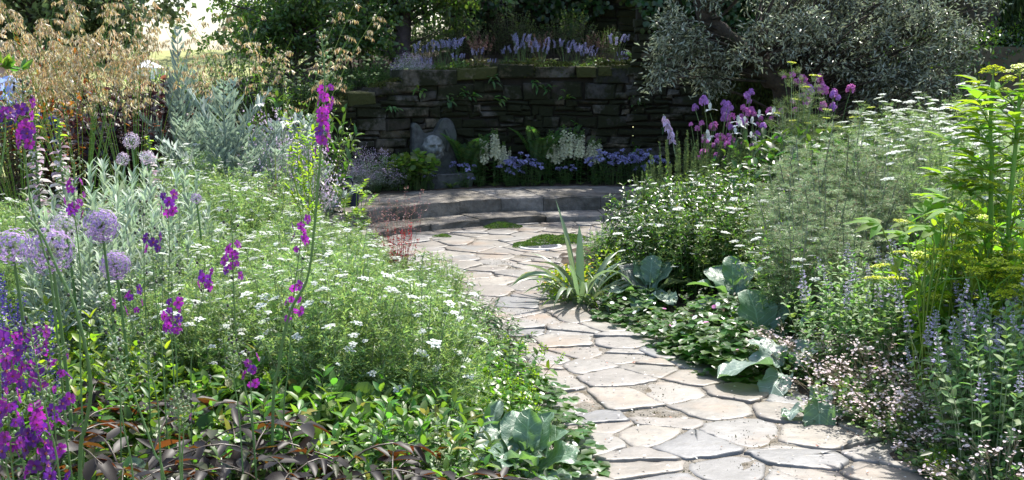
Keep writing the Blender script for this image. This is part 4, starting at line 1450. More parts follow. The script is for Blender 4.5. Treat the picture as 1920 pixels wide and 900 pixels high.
    for s_ in (92, 93, 94):
        r = RNG(s_); f, st = MB(), MB(); fl = []
        for q in range(38):
            a = q * 2.4; rad = .20 * math.sqrt((q + .5) / 38); h = r.uniform(.09, .25) * (1 - .4 * rad / .2)
            e = np.array([math.cos(a) * rad, math.sin(a) * rad, h]); tube(st, bez([0, 0, 0], e * [.4, .4, .9], e, 5), .0018, .0013, 'stem_green', 3)
            for k in (-1, 0, 1):
                az = a + k * 1.15 + r.normal(0, .1)
                leaves(f, T_leaf(.2, .25, .35, .75, .95, 1.0), e[None], [[math.cos(az), math.sin(az), r.uniform(-.1, .35)]], [[0, 0, 1.]], .058 * r.uniform(.8, 1.15), .052 * r.uniform(.85, 1.1), 'leaf_strawberry')
        for q in range(3):
            a = r.uniform(0, TAU); p = np.array([math.cos(a) * .13, math.sin(a) * .13, r.uniform(.17, .22)]); tube(st, bez([0, 0, 0], p * [.5, .5, .9], p, 5), .0012, .001, 'stem_green', 3)
            fl.append(('flower', wf if q else pf, frame(p, nrm([math.cos(a) * .5, math.sin(a) * .5 - .4, 1]), .026)))
        vv.append([('foliage', f, None), ('stems', st, None)] + fl)
    spec('strawberry', 'strawberry_plant', 'plant', .24, vv)
    # low mats
    vv = []
    for s_ in (96, 97):
        r = RNG(s_); f = MB(); m = 2600; a = r.uniform(0, TAU, m); q = np.sqrt(r.random(m)); k = .8 + .2 * np.sin(3 * a + s_)
        P = np.stack([q * k * np.cos(a) * .3, q * k * np.sin(a) * .3, .012 + .05 * (1 - q * q) * r.uniform(.5, 1.1, m)], 1)
        leaves(f, SIMPLE, P, rdir(r, m, .1, 1), rdir(r, m), .022, .009, 'leaf_thyme')
        vv.append([('foliage', f, None)])
    spec('thyme', 'thyme_mat', 'plant', .06, vv)
    vv = []
    for s_ in (98,):
        f, st, _ = bushy(s_, 26, .13, .16, ROUND, (.018, .026), 1, .014, 'leaf_lime', taper=.2); r = RNG(s_); fl = MB()
        for q in range(24):
            p = np.append(r.normal(0, .07, 2), r.uniform(.09, .13)); fl.merge(small_flower('petal_gold', .5, 5, q), frame(p, [0, -.3, 1], .016))
        vv.append([('foliage', f, None), ('blossom', fl, None)])
    spec('sedum', 'yellow_stonecrop', 'plant', .14, vv)
    # globe-headed pink flowers (primula, thrift) among strap leaves; iris; bluebell
    def strappy(kind, name, H, nl, Lf, wf_, mats, hd, nh, seeds, cat='flower', hs=(.9, 1.1), rise=1.25, bend=.6, up=.8, spread=.07, hr=.16):
        vv = []
        for s_ in seeds:
            r = RNG(s_); f, st = MB(), MB(); fl = []
            for q in range(nl):
                a = q * 2.4 + r.normal(0, .2); strap(f, r, (math.cos(a) * spread * r.random(), math.sin(a) * spread * r.random(), 0), a, Lf * r.uniform(.7, 1.1), wf_ * r.uniform(.8, 1.15), mats, rise * r.uniform(.8, 1.1), bend * r.uniform(.6, 1.3))
            for q in range(nh):
                a = q * 2.4 + 1; e = np.array([math.cos(a) * hr * r.uniform(.2, 1), math.sin(a) * hr * r.uniform(.2, 1), H * r.uniform(.8, 1.0)])
                pts = bez(e * [.2, .2, 0], e * [.4, .4, .7], e, 6); tube(st, pts, .003, .0022, 'stem_green', 4)
                fl.append((e, nrm(pts[-1] - pts[-2])))
            vv.append([('foliage', f, None), ('stems', st, None)] + (heads(fl, hd, 'flower_head', r, hs, 1, up) if hd else []))
        spec(kind, name, cat, H, vv)
    pk = []
    for q, pm in enumerate(('petal_pink', 'petal_orchid')):
        r = RNG(100 + q); mb = MB()
        for i in range(46):
            d = rdir(r, 1, -.25, 1)[0]; mb.merge(small_flower(pm, .5, 5, i), frame(d * .03 * r.uniform(.75, 1.15), nrm(d + r.normal(0, .4, 3)), .022, r.uniform(0, 6)))
        ball(mb, (0, 0, 0), .012, 'stem_green', 6, 4)
        pk.append(mb.mesh('flower_head'))
    strappy('globe_pink', 'pink_globe_flower', .55, 14, .34, .016, 'leaf_grass', pk[:1], 5, (101, 102), hs=(.4, .85))
    strappy('globe_orchid', 'orchid_globe_flower', .55, 14, .34, .016, 'leaf_grass', pk[1:], 5, (103, 104), hs=(.4, .85))
    ir = MB(); r = RNG(105)
    for k in range(3):
        a = k * TAU / 3
        ir.merge(big_leaf(105 + k, .06, .042, 'petal_white', .004, .7, .1, 5, 6, (.3, .7, 1, .9, .3)), leaf_frame([0, 0, .02], a, .5))
        ir.merge(big_leaf(109 + k, .055, .036, 'petal_white', .004, -.25, .5, 5, 6, (.3, .7, 1, .9, .3)), leaf_frame([0, 0, .02], a + 1.05, 1.15))
    strappy('iris', 'white_iris', .62, 12, .5, .022, 'leaf_grass', [ir.mesh('flower_head')], 3, (106, 107), rise=1.42, bend=.25, hs=(.55, .8))
    bb = MB(); r = RNG(108)
    tube(bb, bez([0, 0, 0], [0, 0, .1], [.05, 0, .14], 6), .002, .0014, 'stem_green', 3)
    for k in range(22):
        t = k / 22; p = np.array([.05 * t * t, 0, .14 * t]); a = k * 2.4; d = np.array([math.cos(a), math.sin(a), -.35])
        leaves(bb, T_leaf(.5, .1), (p + d * .004)[None], d[None], [[0, 0, 1.]], .02, .013, 'petal_blue')
        leaves(bb, T_leaf(.5, -.2), (p + d * .004)[None], d[None], [[math.sin(a), -math.cos(a), .2]], .024, .016, 'petal_blue')
    strappy('bluebell', 'bluebell_clump', .46, 30, .34, .015, 'leaf_grass', [bb.mesh('flower_head')], 8, (110, 111, 112), rise=1.1, bend=.9, hr=.24, spread=.14, hs=(.55, .95), up=.9)
    strappy('astelia', 'variegated_strap_plant', .46, 34, .50, .028, 'leaf_astelia', None, 0, (114,), 'plant', rise=1.25, bend=.95, spread=.08)
    rr = RNG(119); b_ = MB()
    for az_, l_, w_ in ((2.6, .56, .06), (2.1, .46, .055), (3.3, .4, .05), (1.2, .42, .05)):
        strap(b_, rr, (.03 * math.cos(az_), .03 * math.sin(az_), 0), az_, l_, w_, 'leaf_astelia', 1.45, .12, .1, 9, .05)
    for row in SPEC['astelia']['v']:
        row.append(('blade', b_.mesh('blade'), None))
    strappy('daylily', 'strap_leaved_plant', .35, 30, .42, .018, 'leaf_grass', None, 0, (115, 116), 'plant', rise=1.15, bend=.95)
    hs_ = MB(); r = RNG(117)
    tube(hs_, bez([0, 0, 0], [0, 0, .16], [-.05, 0, .22], 8), .003, .002, 'stem_pale', 4)
    for k in range(16):
        t = .3 + .7 * k / 16; p = np.array([-.05 * t * t, 0, .22 * t]); a = k * 2.4; d = np.array([math.cos(a) * .6, math.sin(a) * .6, -.7])
        for e in range(3):
            leaves(hs_, T_leaf(.5, .1), p[None], d[None], [[math.cos(a + e * 2.1), math.sin(a + e * 2.1), .3]], .045, .02, 'petal_lilacwhite')
    vv = []
    for s_ in (118,):
        r = RNG(s_); parts = []
        for q in range(12):
            az = q * 2.4; mb = big_leaf(1180 + q, .22, .15, 'leaf_sage', .006, .35, .2, 8, 9, (.4, .95, 1, .7, .05)); h = r.uniform(.12, .3)
            tube(mb, np.array([[0, 0, 0], [0, -.06, -.05], [0, -.1, -h * .8]]), .003, .005, 'stem_green', 4)
            parts.append(('leaf', mb, leaf_frame([math.cos(az) * .1, math.sin(az) * .1, h], az, r.uniform(.1, .7))))
        st = MB(); tube(st, bez([0, 0, 0], [0, 0, .3], [-.08, -.03, .52], 8), .004, .003, 'stem_pale', 4); parts.append(('stems', st, None))
        parts.append(('flower_spike', hs_, frame([-.08, -.03, .52], nrm([-.15, 0, 1]), 1.1)))
        vv.append(parts)
    spec('hosta', 'hosta_plant', 'flower', .74, vv)
    # foxglove
    def fox(seed, petal):
        r = RNG(seed); mb = MB(); L = .42
        tube(mb, np.array([[0, 0, 0], [.005, 0, L * .5], [0, 0, L]]), .004, .0015, 'stem_green', 4)
        for k in range(30):
            t = k / 30; a = k * 2.4; sz = .056 * (1 - .75 * t) + .008; d = np.array([math.cos(a), math.sin(a) - .3, -.55 + .5 * t]); p = np.array([0, 0, L * t])
            m = 6; aa = np.arange(m) * TAU / m; dn = nrm(d); x = nrm(np.cross(dn, [0, 0, 1.])); y = np.cross(dn, x)
            ring = lambda q, R_: p + dn * q * sz + (x * np.cos(aa)[:, None] + y * np.sin(aa)[:, None]) * R_ * sz
            v = np.vstack([ring(.1, .14), ring(.45, .3), ring(.85, .34), ring(1.05, .48)]); i = np.arange(m); j = (i + 1) % m
            mb.add(v, np.vstack([np.stack([q * m + i, q * m + j, (q + 1) * m + j, (q + 1) * m + i], 1) for q in range(3)]), petal if t < .8 else 'leaf_alchemilla')
        return mb
    fx = [fox(120 + q, 'petal_cream').mesh('flower_spike') for q in range(2)]
    vv = []
    for s_ in (121, 122):
        f, st, tips = bushy(s_, 5, .5, .13, LONG, (.10, .17), .4, .05, 'leaf_shade', el=15, sr=.005, base=.6, flat=.1)
        vv.append([('foliage', f, None), ('stems', st, None)] + heads(tips, fx, 'flower_spike', RNG(s_), (.75, 1.1), 1, .85))
    spec('foxglove', 'white_foxglove', 'flower', .92, vv)
    # blue cluster flowers
    bc = MB(); r = RNG(124)
    for i in range(16):
        p = np.append(r.normal(0, .018, 2), r.uniform(-.012, .012)); bc.merge(small_flower('petal_blue', .5, 5, i), frame(p, nrm(np.append(r.normal(0, .5, 2), 1)), .02))
    bc = [bc.mesh('flower_head')]
    vv = []
    for s_ in (125, 126):
        f, st, tips = bushy(s_, 14, .36, .2, LEAF, (.04, .065), .35, .04, 'leaf_shade')
        vv.append([('foliage', f, None), ('stems', st, None)] + heads(tips, bc, 'flower_head', RNG(s_), (.9, 1.4), .7, .5))
    spec('blue', 'blue_cluster_flower', 'flower', .38, vv)
    # fern
    vv = []
    for s_ in (128, 129):
        r = RNG(s_); parts = []
        for q in range(9):
            mb = MB(); az = q * 2.4 + r.normal(0, .2); L = r.uniform(.45, .62); out = np.array([math.cos(az), math.sin(az), 0])
            pts = bez([0, 0, 0], out * L * .18 + np.array([0, 0, L * .75]), out * L * .55 + np.array([0, 0, L * .85]), 16)
            tube(mb, pts, .003, .001, 'stem_green', 3); m = 26; ss = np.linspace(.15, .99, m)
            P = np.stack([np.interp(ss, np.linspace(0, 1, 16), pts[:, c]) for c in range(3)], 1); side = np.array([-math.sin(az), math.cos(az), 0])
            tg = nrm(np.gradient(pts, axis=0)); tn = np.stack([np.interp(ss, np.linspace(0, 1, 16), tg[:, c]) for c in range(3)], 1)
            ll = .09 * np.sin(math.pi * (ss * .86 + .12)) + .008
            for sg in (-1, 1):
                leaves(mb, SIMPLE, P, side * sg + tn * .3, np.cross(side, tn) + 1e-3, ll, .017, 'leaf_fern')
            parts.append(('frond', mb, None))
        vv.append(parts)
    spec('fern', 'fern_plant', 'fern', .5, vv)
    # grey froth
    vv = []
    for s_ in (131, 132):
        r = RNG(s_); st, fl = MB(), MB(); n = 120
        for q in range(n):
            a = r.uniform(0, TAU); rad = .3 * math.sqrt(r.random()); h = .5 * (1 - .5 * (rad / .3) ** 2) * r.uniform(.55, 1.0); e = np.array([math.cos(a) * rad, math.sin(a) * rad, h])
            tube(st, bez(e * [.1, .1, 0], e * [.4, .4, .6], e, 5), .0013, .0007, 'stem_pale', 3)
            m = 12; P = e + r.normal(0, .025, (m, 3)); leaves(fl, SIMPLE, P, rdir(r, m), rdir(r, m), .011, .009, 'petal_lilacwhite')
            m = 8; leaves(st, SIMPLE, e * r.uniform(.4, .95, (m, 1)), rdir(r, m), rdir(r, m), .022, .006, 'leaf_silver')
        vv.append([('stems', st, None), ('blossom', fl, None)])
    spec('froth', 'grey_froth_flower', 'flower', .5, vv)
    # pale yellow pompoms over dark leaves
    pp = MB(); ball(pp, (0, 0, .01), (.024, .024, .018), 'petal_lemon', 8, 5); r = RNG(134)
    leaves(pp, SIMPLE, np.zeros((14, 3)) + [0, 0, .008], np.stack([np.cos(np.arange(14) * .45), np.sin(np.arange(14) * .45), np.full(14, .15)], 1), np.tile([0, 0, 1.], (14, 1)), .034, .014, 'petal_lemon')
    pp = [pp.mesh('flower_head')]
    vv = []
    for s_ in (135, 136):
        f, st, tips = bushy(s_, 24, .45, .36, LEAF, (.05, .075), .45, .032, 'leaf_shade', el=12, taper=.3); r = RNG(s_); ex = []
        for p, d in tips[::3]:
            e = p + np.append(r.normal(0, .04, 2), r.uniform(.1, .2)); tube(st, np.array([p, (p + e) / 2, e]), .0018, .0014, 'stem_green', 3); ex.append((e, d))
        vv.append([('foliage', f, None), ('stems', st, None)] + heads(ex, pp, 'flower_head', r, (.9, 1.2), 1, .6))
    spec('pompom', 'yellow_pompom_flower', 'flower', .6, vv)
    # shrubs, generic
    for kind, mat, ln, wr, H, R, n, nm in (('shrub', 'leaf_tree', (.035, .055), .5, 1.1, .55, 46, 'leafy_shrub'), ('paleshrub', 'leaf_sage', (.03, .045), .4, .9, .5, 44, 'grey_leaved_shrub'), ('darkshrub', 'leaf_dark', (.05, .08), .5, 1.5, .8, 60, 'dark_shrub'),
                                           ('plum', 'leaf_plum', (.07, .10), .85, 1.5, .7, 46, 'plum_leaved_shrub'), ('copper', 'leaf_copper', (.06, .09), .85, 1.2, .6, 36, 'copper_leaved_shrub')):
        vv = []
        for s_ in (140, 141):
            f, st, _ = bushy(s_ + len(kind), n, H, R, LEAF, ln, wr, .05, mat, 'stem_brown', pair=2, el=20, taper=.2, sr=.005, first=.2)
            vv.append([('foliage', f, None), ('branches', st, None)])
        spec(kind, nm, 'shrub', H, vv)
    # acanthus: stacked hooded bracts over big dark leaves
    vv = []
    for s_ in (145, 146):
        r = RNG(s_); st, fl, f = MB(), MB(), MB(); H = 1.25
        tube(st, np.array([[0, 0, 0], [.01, 0, .6], [0, 0, H]]), .009, .005, 'stem_green', 6)
        for k in range(44):
            t = k / 44; z = .62 + (H - .62) * t; a = (k % 4) * math.pi / 2 + (k // 4) * .35; sz = .075 * (1 - .6 * t ** 2); d = np.array([math.cos(a), math.sin(a), .28])
            mat = 'petal_acanthus' if t < .82 else 'leaf_lime'
            leaves(fl, T_leaf(.45, .35, .35, .75, 1, .9), [[0, 0, z]], [d], [[0, 0, 1.]], sz, sz * .55, mat)
            leaves(fl, T_leaf(.3, .1), [[0, 0, z - .014]], [d * [1, 1, -.2]], [[0, 0, 1.]], sz * .62, sz * .4, 'petal_white' if t < .75 else 'leaf_sage')
            leaves(fl, T_leaf(.3, .3), [[0, 0, z - .02]], [d * [1, 1, -.5]], [[0, 0, 1.]], sz * .6, sz * .3, 'leaf_sage')
        for k in range(9):
            az = k * 2.4; f.merge(big_leaf(1450 + k, .4, .2, 'leaf_shade', .02, .5, .2, 8, 16, (.3, .8, 1, .8, .1), .22), leaf_frame([0, 0, .1], az, .7))
        vv.append([('foliage', f, None), ('stems', st, None), ('flower_spike', fl, None)])
    spec('acanthus', 'bear_breech_spire', 'flower', 1.27, vv)
    # cardoon
    vv = []
    for s_ in (150, 151):
        r = RNG(s_); parts = []
        for q in range(12):
            mb = MB(); az = q * 2.4 + r.normal(0, .2); inner = q / 12; L = r.uniform(.65, 1.0); rise = 1.05 + .45 * inner
            out = np.array([math.cos(az), math.sin(az), 0]); z0 = .75 * inner
            th = np.linspace(rise + .15, rise - .75 * (1.1 - .6 * inner), 16)
            pts = np.array([0, 0, z0]) + np.cumsum(out * np.cos(th)[:, None] + np.array([[0, 0, 1.]]) * np.sin(th)[:, None], 0) * L / 16
            tube(mb, pts, .011, .003, 'leaf_cardoon', 5); side = np.array([-math.sin(az), math.cos(az), 0]); m = 13; ss = np.linspace(.16, .98, m)
            P = np.stack([np.interp(ss, np.linspace(0, 1, 16), pts[:, c]) for c in range(3)], 1); tg = nrm(np.gradient(pts, axis=0)); tn = np.stack([np.interp(ss, np.linspace(0, 1, 16), tg[:, c]) for c in range(3)], 1)
            ll = (.20 * np.sin(math.pi * (ss * .8 + .16)) + .02) * r.uniform(.55, 1.2, m)
            for sg in (-1, 1):
                d = side * sg + tn * 1.0 + r.normal(0, .22, (m, 3)); P = P + tn * r.uniform(-.015, .015, (m, 1))
                leaves(mb, T_leaf(.15, .35, .3, .62, .9, .85), P, d, np.cross(side, tn) + r.normal(0, .15, (m, 3)), ll * .95, .030, 'leaf_cardoon')
                leaves(mb, SIMPLE, P + nrm(d) * (ll * .45)[:, None], d + tn * .9, np.cross(side, tn), ll * .5, .022, 'leaf_cardoon')
                leaves(mb, SIMPLE, P + nrm(d) * (ll * .35)[:, None], d - tn * .5, np.cross(side, tn), ll * .35, .02, 'leaf_cardoon')
            parts.append(('leaf', mb, None))
        st = MB(); tube(st, np.array([[0, 0, 0], [0, 0, .5], [0, 0, 1.0]]), .02, .012, 'leaf_cardoon', 6); parts.append(('stems', st, None))
        vv.append(parts)
    spec('cardoon', 'silver_cardoon', 'plant', 1.55, vv)
    # golden oat grass
    for kind, nst, per in (('stipa', 24, 13), ('thinstipa', 12, 7)):
      vv = []
      for s_ in (155, 156):
          r = RNG(s_); f, st, fl = MB(), MB(), MB()
          for q in range(70):
              a = r.uniform(0, TAU); strap(f, r, np.append(r.normal(0, .06, 2), 0), a, r.uniform(.6, .9), .007, 'leaf_grass', 1.35, .75, .3, 8)
          for q in range(nst):
              a = r.uniform(0, TAU); rad = .75 * math.sqrt(r.random()); e = np.array([math.cos(a) * rad, math.sin(a) * rad, r.uniform(1.75, 2.25)]); pts = bez(e * [.06, .06, 0], e * [.3, .3, .6], e, 14)
              tube(st, pts, .0034, .0016, 'stem_lime', 4)
              for k in range(per):
                  t = r.uniform(.66, 1); P = np.array([np.interp(t, np.linspace(0, 1, 14), pts[:, c]) for c in range(3)]); d = np.append(r.normal(0, 1, 2), .35); d = nrm(d); L = .24 * (1.25 - t)
                  m = 8; tt = np.linspace(.3, 1, m); B = P + d * (tt * L)[:, None]; B[:, 2] -= .5 * L * tt ** 2
                  tube(st, np.array([P, P + d * L * .5 - [0, 0, .12 * L], P + d * L - [0, 0, .5 * L]]), .0009, .0005, 'stem_pale', 3)
                  leaves(fl, SIMPLE, B, np.tile([0, 0, -1.], (m, 1)) + r.normal(0, .3, (m, 3)), rdir(r, m), r.uniform(.03, .055, m), .0075, 'leaf_straw')
          vv.append([('foliage', f, None), ('stems', st, None), ('seed_heads', fl, None)])
      spec(kind, 'golden_oat_grass', 'grass', 2.1, vv)


make_species()

# ------------------------------------------------------------------ trees, hedges, ivy
def tree(name, label, cat, trunk, rads, ells, leafn, ln, wr, mat, bark, seed, group=None, T=LEAF, cr=.4, twigs=6, droop=.2, limb_r=.03, anchor=None):
    """trunk through the points; crown as leaf clusters inside the ellipsoids (centre, radii, clusters), each on a limb"""
    r = RNG(seed); base = np.asarray(trunk[0], float)
    root = empty(name, tuple(base)); tag(root, label, cat, group, anchor)
    tk, cw = MB(), MB()
    pts = spline(np.asarray(trunk) - base, 24)
    n = len(pts); pj = pts + r.normal(0, rads[0] * .08, pts.shape)
    tube(tk, pj, np.interp(np.linspace(0, 1, n), np.linspace(0, 1, len(rads)), rads), 0, bark, 9)
    for c, e, k in ells:
        c = np.asarray(c, float) - base; e = np.asarray(e, float)
        for q in range(k):
            u = rdir(r, 1)[0] * r.random() ** (1 / 2.2)
            p = c + u * e
            d = np.linalg.norm(pts - p, axis=1) + np.maximum(0, pts[:, 2] - p[2] + .1) * 1.5
            s = pts[max(1, int(np.argmin(d)) - 1)]
            mid = (s + p) / 2 + r.normal(0, .12, 3) * np.linalg.norm(p - s) + [0, 0, .1 * np.linalg.norm(p - s)]
            lp = bez(s, mid, p, 7); lr = limb_r * r.uniform(.4, 1)
            tube(tk, lp, lr, lr * .25, bark, 4)
            for t in range(twigs):
                w = p + rdir(r, 1, -.7, .9)[0] * cr * r.uniform(.5, 1.2) + [0, 0, -droop * cr * r.random()]
                tp = bez(p, (p + w) / 2 + r.normal(0, .05, 3), w, 5)
                tube(tk, tp, lr * .22, .0015, bark, 3)
                m = leafn; tt = r.uniform(.15, 1, m)
                B = np.stack([np.interp(tt, np.linspace(0, 1, 5), tp[:, a]) for a in range(3)], 1) + r.normal(0, ln[1] * .5, (m, 3))
                D = nrm(nrm(w - p) * .7 + rdir(r, m) - [0, 0, droop])
                l = r.uniform(*ln, m)
                leaves(cw, T, B, D, rdir(r, m, .0, 1), l, l * wr * r.uniform(.8, 1.2, m), mat)
    obj('trunk', tk, root); obj('crown', cw, root)
    return root


def leaf_sheet(name, label, cat, fn, n, ln, wr, mat, seed, T=LEAF, kind=None, out=None, down=.5):
    """leaves clinging to a surface: fn(r, n) gives points and outward normals"""
    r = RNG(seed); P, Nn = fn(r, n); mb = MB()
    D = nrm(np.tile([0, 0, -down], (n, 1)) + rdir(r, n) * .8 + Nn * .3)
    l = r.uniform(*ln, n)
    leaves(mb, T, P, D, Nn + rdir(r, n) * .5, l, l * wr, mat)
    o = obj(name, mb)
    if kind:
        o['kind'] = kind
    else:
        tag(o, label, cat, anchor=P.mean(0))
    return o


def A3(px, py, Y):
    return at(px, py, Y)


def build_trees():
    # slender leafy tree against the bright sky, and the thick-stemmed one right of it
    b = A3(548, 150, 15.2); b[2] = 1.0
    tree('slender_tree', 'slender many-leaved tree against the bright sky above the golden grass', 'tree', [b, A3(552, 60, 15.2), A3(545, -60, 15.2), A3(560, -260, 15.3)], [.06, .045, .03, .015],
         [(A3(520, 10, 15.2), (.85, .7, .5), 30), (A3(560, -190, 15.3), (1.3, 1.0, 1.0), 34), (A3(610, 50, 15.0), (.6, .5, .5), 24), (A3(470, 70, 14.8), (.55, .5, .35), 18), (A3(690, 60, 14.4), (.5, .35, .4), 16)], 20, (.05, .075), .6, 'leaf_tree', 'bark_plum', 201, cr=.36)
    b = A3(752, 110, 15.0); b[2] = up_z(b) - .05
    tree('shade_tree', 'tree with a thick plum-brown trunk rising behind the raised flower terrace', 'tree', [b, A3(752, 40, 15.0), A3(748, -80, 15.0), A3(760, -330, 15.2), A3(770, -520, 15.3)], [.14, .12, .11, .08, .03],
         [(A3(690, -10, 14.7), (.8, .6, .4), 20), (A3(820, -10, 14.9), (.9, .6, .4), 20), (A3(740, -260, 15.2), (2.0, 1.6, 1.2), 52)], 22, (.05, .08), .55, 'leaf_tree', 'bark_plum', 202, cr=.42)
    b = np.array([1.1, 17.2, 1.6])
    tree('spreading_tree', 'spreading tree above the ivy-hung upper wall', 'tree', [b, b + [0, 0, 1.6], b + [-.1, -.2, 3.2], b + [-.1, -.4, 4.6], b + [-.2, -.8, 6.2]], [.16, .13, .1, .06, .02],
         [((.4, 16.0, 4.5), (2.1, 1.6, 1.0), 40), ((2.6, 15.2, 4.6), (1.7, 1.5, 1.1), 30), ((1.2, 16.4, 3.5), (1.2, .7, .5), 14), ((.3, 15.6, 6.8), (2.4, 1.0, .55), 34)], 20, (.06, .09), .55, 'leaf_tree', 'bark', 203, cr=.48)
    # olive leaning over the right bed
    b = A3(1478, 215, 11.2); b[2] = ground_z(b[0], b[1]) - .05
    tree('olive_tree', 'grey-leaved olive tree with a dark leaning trunk', 'tree',
         [b, A3(1470, 190, 11.2), A3(1440, 142, 11.1), A3(1396, 96, 11.0), A3(1346, 54, 10.9), A3(1312, 8, 10.9), A3(1300, -80, 11.0)], [.105, .095, .10, .09, .08, .065, .03],
         [(A3(1272, 75, 10.7), (.22, .35, .28), 16), (A3(1330, -40, 10.7), (.5, .5, .22), 18), (A3(1500, 0, 11.6), (.75, .5, .42), 36), (A3(1490, 60, 10.6), (.25, .2, .25), 8), (A3(1380, 110, 10.6), (.2, .12, .12), 4), (A3(1420, 70, 10.5), (.14, .1, .14), 3), (A3(1690, 150, 10.9), (.7, .4, .22), 18), (A3(1250, 130, 10.7), (.14, .2, .2), 6), (A3(1600, 60, 11.0), (.8, .6, .55), 48),
          (A3(1740, 50, 11.2), (.7, .6, .5), 34), (A3(1340, 130, 10.9), (.25, .3, .22), 10), (A3(1480, -120, 11.2), (1.5, .9, .5), 40), (A3(1640, 150, 11.3), (.5, .4, .25), 14)],
         15, (.045, .075), .24, 'leaf_olive', 'bark', 204, T=SIMPLE, cr=.20, twigs=7, limb_r=.02, droop=.1)
    # dark evergreen hedge behind the olive
    def hedge_pts(x0, x1, y0, y1, z0, z1):
        def fn(r, n):
            u = r.random(n); x = x0 + (x1 - x0) * r.random(n); z = z0 + (z1 - z0) * r.random(n) ** .85
            front = u < .72
            y = np.where(front, y0 + r.normal(0, .10, n) + .12 * np.sin(x * 3.1 + z * 2.2), y0 + (y1 - y0) * r.random(n))
            z = np.where(front, z, z1 + r.normal(0, .08, n))
            Nn = np.where(front[:, None], np.array([[0, -1., .3]]), np.array([[0, 0, 1.]]))
            return np.stack([x, y, z], 1), Nn
        return fn
    def hedge(name, label, box, n, ln, wr, mat, seed):
        x0, x1, y0, y1, z0, z1 = box
        root = empty(name, ((x0 + x1) / 2, y0, z0)); tag(root, label, 'hedge', anchor=np.array([(x0 + x1) / 2, y0, (z0 + z1) / 2]))
        off = np.array([(x0 + x1) / 2, y0, z0]); r = RNG(seed); P, Nn = hedge_pts(*box)(r, n); mb = MB(); l = r.uniform(*ln, n)
        leaves(mb, LEAF, P - off, nrm(rdir(r, n) + Nn * .5), Nn + rdir(r, n) * .6, l, l * wr, mat)
        obj('foliage', mb, root)
        core = MB(); g_ = .12
        v = np.array([[x, y, z] for z in (z0, z1 - g_) for x, y in ((x0 + g_, y0 + g_), (x1 - g_, y0 + g_), (x1 - g_, y1), (x0 + g_, y1))]) - off
        core.add(v, np.array([[0, 1, 5, 4], [1, 2, 6, 5], [2, 3, 7, 6], [3, 0, 4, 7], [4, 5, 6, 7]]), 'stem_brown')
        obj('branches', core, root, False)
    hedge('evergreen_hedge', 'tall dark evergreen hedge behind the olive tree', (3.1, 11.0, 13.6, 15.2, .0, 4.0), 15000, (.05, .09), .5, 'leaf_dark', 210)
    hedge('evergreen_shrub', 'dark glossy evergreen bush below the olive branches', (3.6, 6.4, 11.9, 12.8, .2, 2.0), 6500, (.035, .06), .45, 'leaf_glossy', 211)
    # cypress at the right edge
    b = A3(1912, 200, 12.6); b[2] = .2; root = empty('cypress_tree', tuple(b)); tag(root, 'narrow upright cypress at the top right corner', 'tree', anchor=b + [0, 0, 2.1])
    r = RNG(212); mb, tk = MB(), MB(); n = 9000
    z = 4.4 * r.random(n) ** .9; a = r.uniform(0, TAU, n); rad = .33 * np.sqrt(np.clip(1 - z / 4.7, 0, 1)) * r.uniform(.6, 1.05, n)
    P = np.stack([rad * np.cos(a), rad * np.sin(a), z], 1); D = np.stack([np.cos(a) * .4, np.sin(a) * .4, np.ones(n)], 1) + r.normal(0, .25, (n, 3))
    leaves(mb, SIMPLE, P, D, np.stack([np.cos(a), np.sin(a), np.zeros(n)], 1) + r.normal(0, .3, (n, 3)), .10, .03, 'leaf_cypress'); tube(tk, np.array([[0, 0, 0], [0, 0, 2], [0, 0, 4.4]]), .07, .01, 'bark', 7)
    obj('crown', mb, root); obj('trunk', tk, root)
    # ivy on the walls
    def ivy_fn(R, a0, a1, zlo, zhi, off=.05):
        def fn(r, n):
            a = r.uniform(a0, a1, n); zz = zlo(a) + (zhi(a) - zlo(a)) * r.random(n) ** .6
            q = R - np.abs(r.normal(0, off, n)) - .01
            P = np.stack([C0[0] + q * np.sin(a), C0[1] + q * np.cos(a), zz], 1)
            return P, np.stack([-np.sin(a), -np.cos(a), np.full(n, .5)], 1)
        return fn
    leaf_sheet('ivy', 'ivy hanging over the upper stone wall', 'ivy', ivy_fn(R_UP - .02, RAD(-15), RAD(7), lambda a: 2.3 + .25 * np.sin(a * 31), lambda a: 3.6 + 0 * a, .09), 3200, (.06, .10), .85, 'leaf_ivy', 220, BROAD)
    leaf_sheet('ivy', 'ivy spilling down the top of the tall dark wall', 'ivy', ivy_fn(R_WALL - .1, RAD(4), RAD(26), lambda a: 1.95 + .22 * np.sin(a * 37) + .2 * np.sin(a * 83), lambda a: 3.4 + 0 * a, .08), 2600, (.05, .085), .85, 'leaf_ivy', 221, BROAD)
    leaf_sheet('moss_curtain', 'mossy hanging growth on the wall under the olive branches', 'moss', ivy_fn(R_WALL - .12, RAD(13), RAD(24), lambda a: .9 + .2 * np.sin(a * 40), lambda a: 1.75 + 0 * a, .10), 2600, (.03, .07), .35, 'leaf_moss', 222, LONG, down=1.4)
    def edge_fn(r, n):
        a = RAD(-62) + RAD(65.5) * r.random(n); a = a[np.sin(a * 57 + 1.3) + np.sin(a * 23) + r.normal(0, .6, n) > -.3]; n = len(a)
        q = R_WALL + r.uniform(-.035, .2, n); z = np.array([wall_top(b) for b in a]) + .015 - np.where(q < R_WALL, r.random(n) ** 2 * .16, 0) + r.uniform(-.01, .025, n)
        return np.stack([C0[0] + q * np.sin(a), C0[1] + q * np.cos(a), z], 1), np.stack([-np.sin(a), -np.cos(a), np.full(n, 1.)], 1)
    P_, N_ = edge_fn(RNG(224), 9000); leaf_sheet('moss', '', '', lambda r, n: (P_, N_), len(P_), (.02, .04), .5, 'leaf_moss', 224, SIMPLE, kind='stuff')
    # wisps growing out of the wall joints
    r = RNG(223)
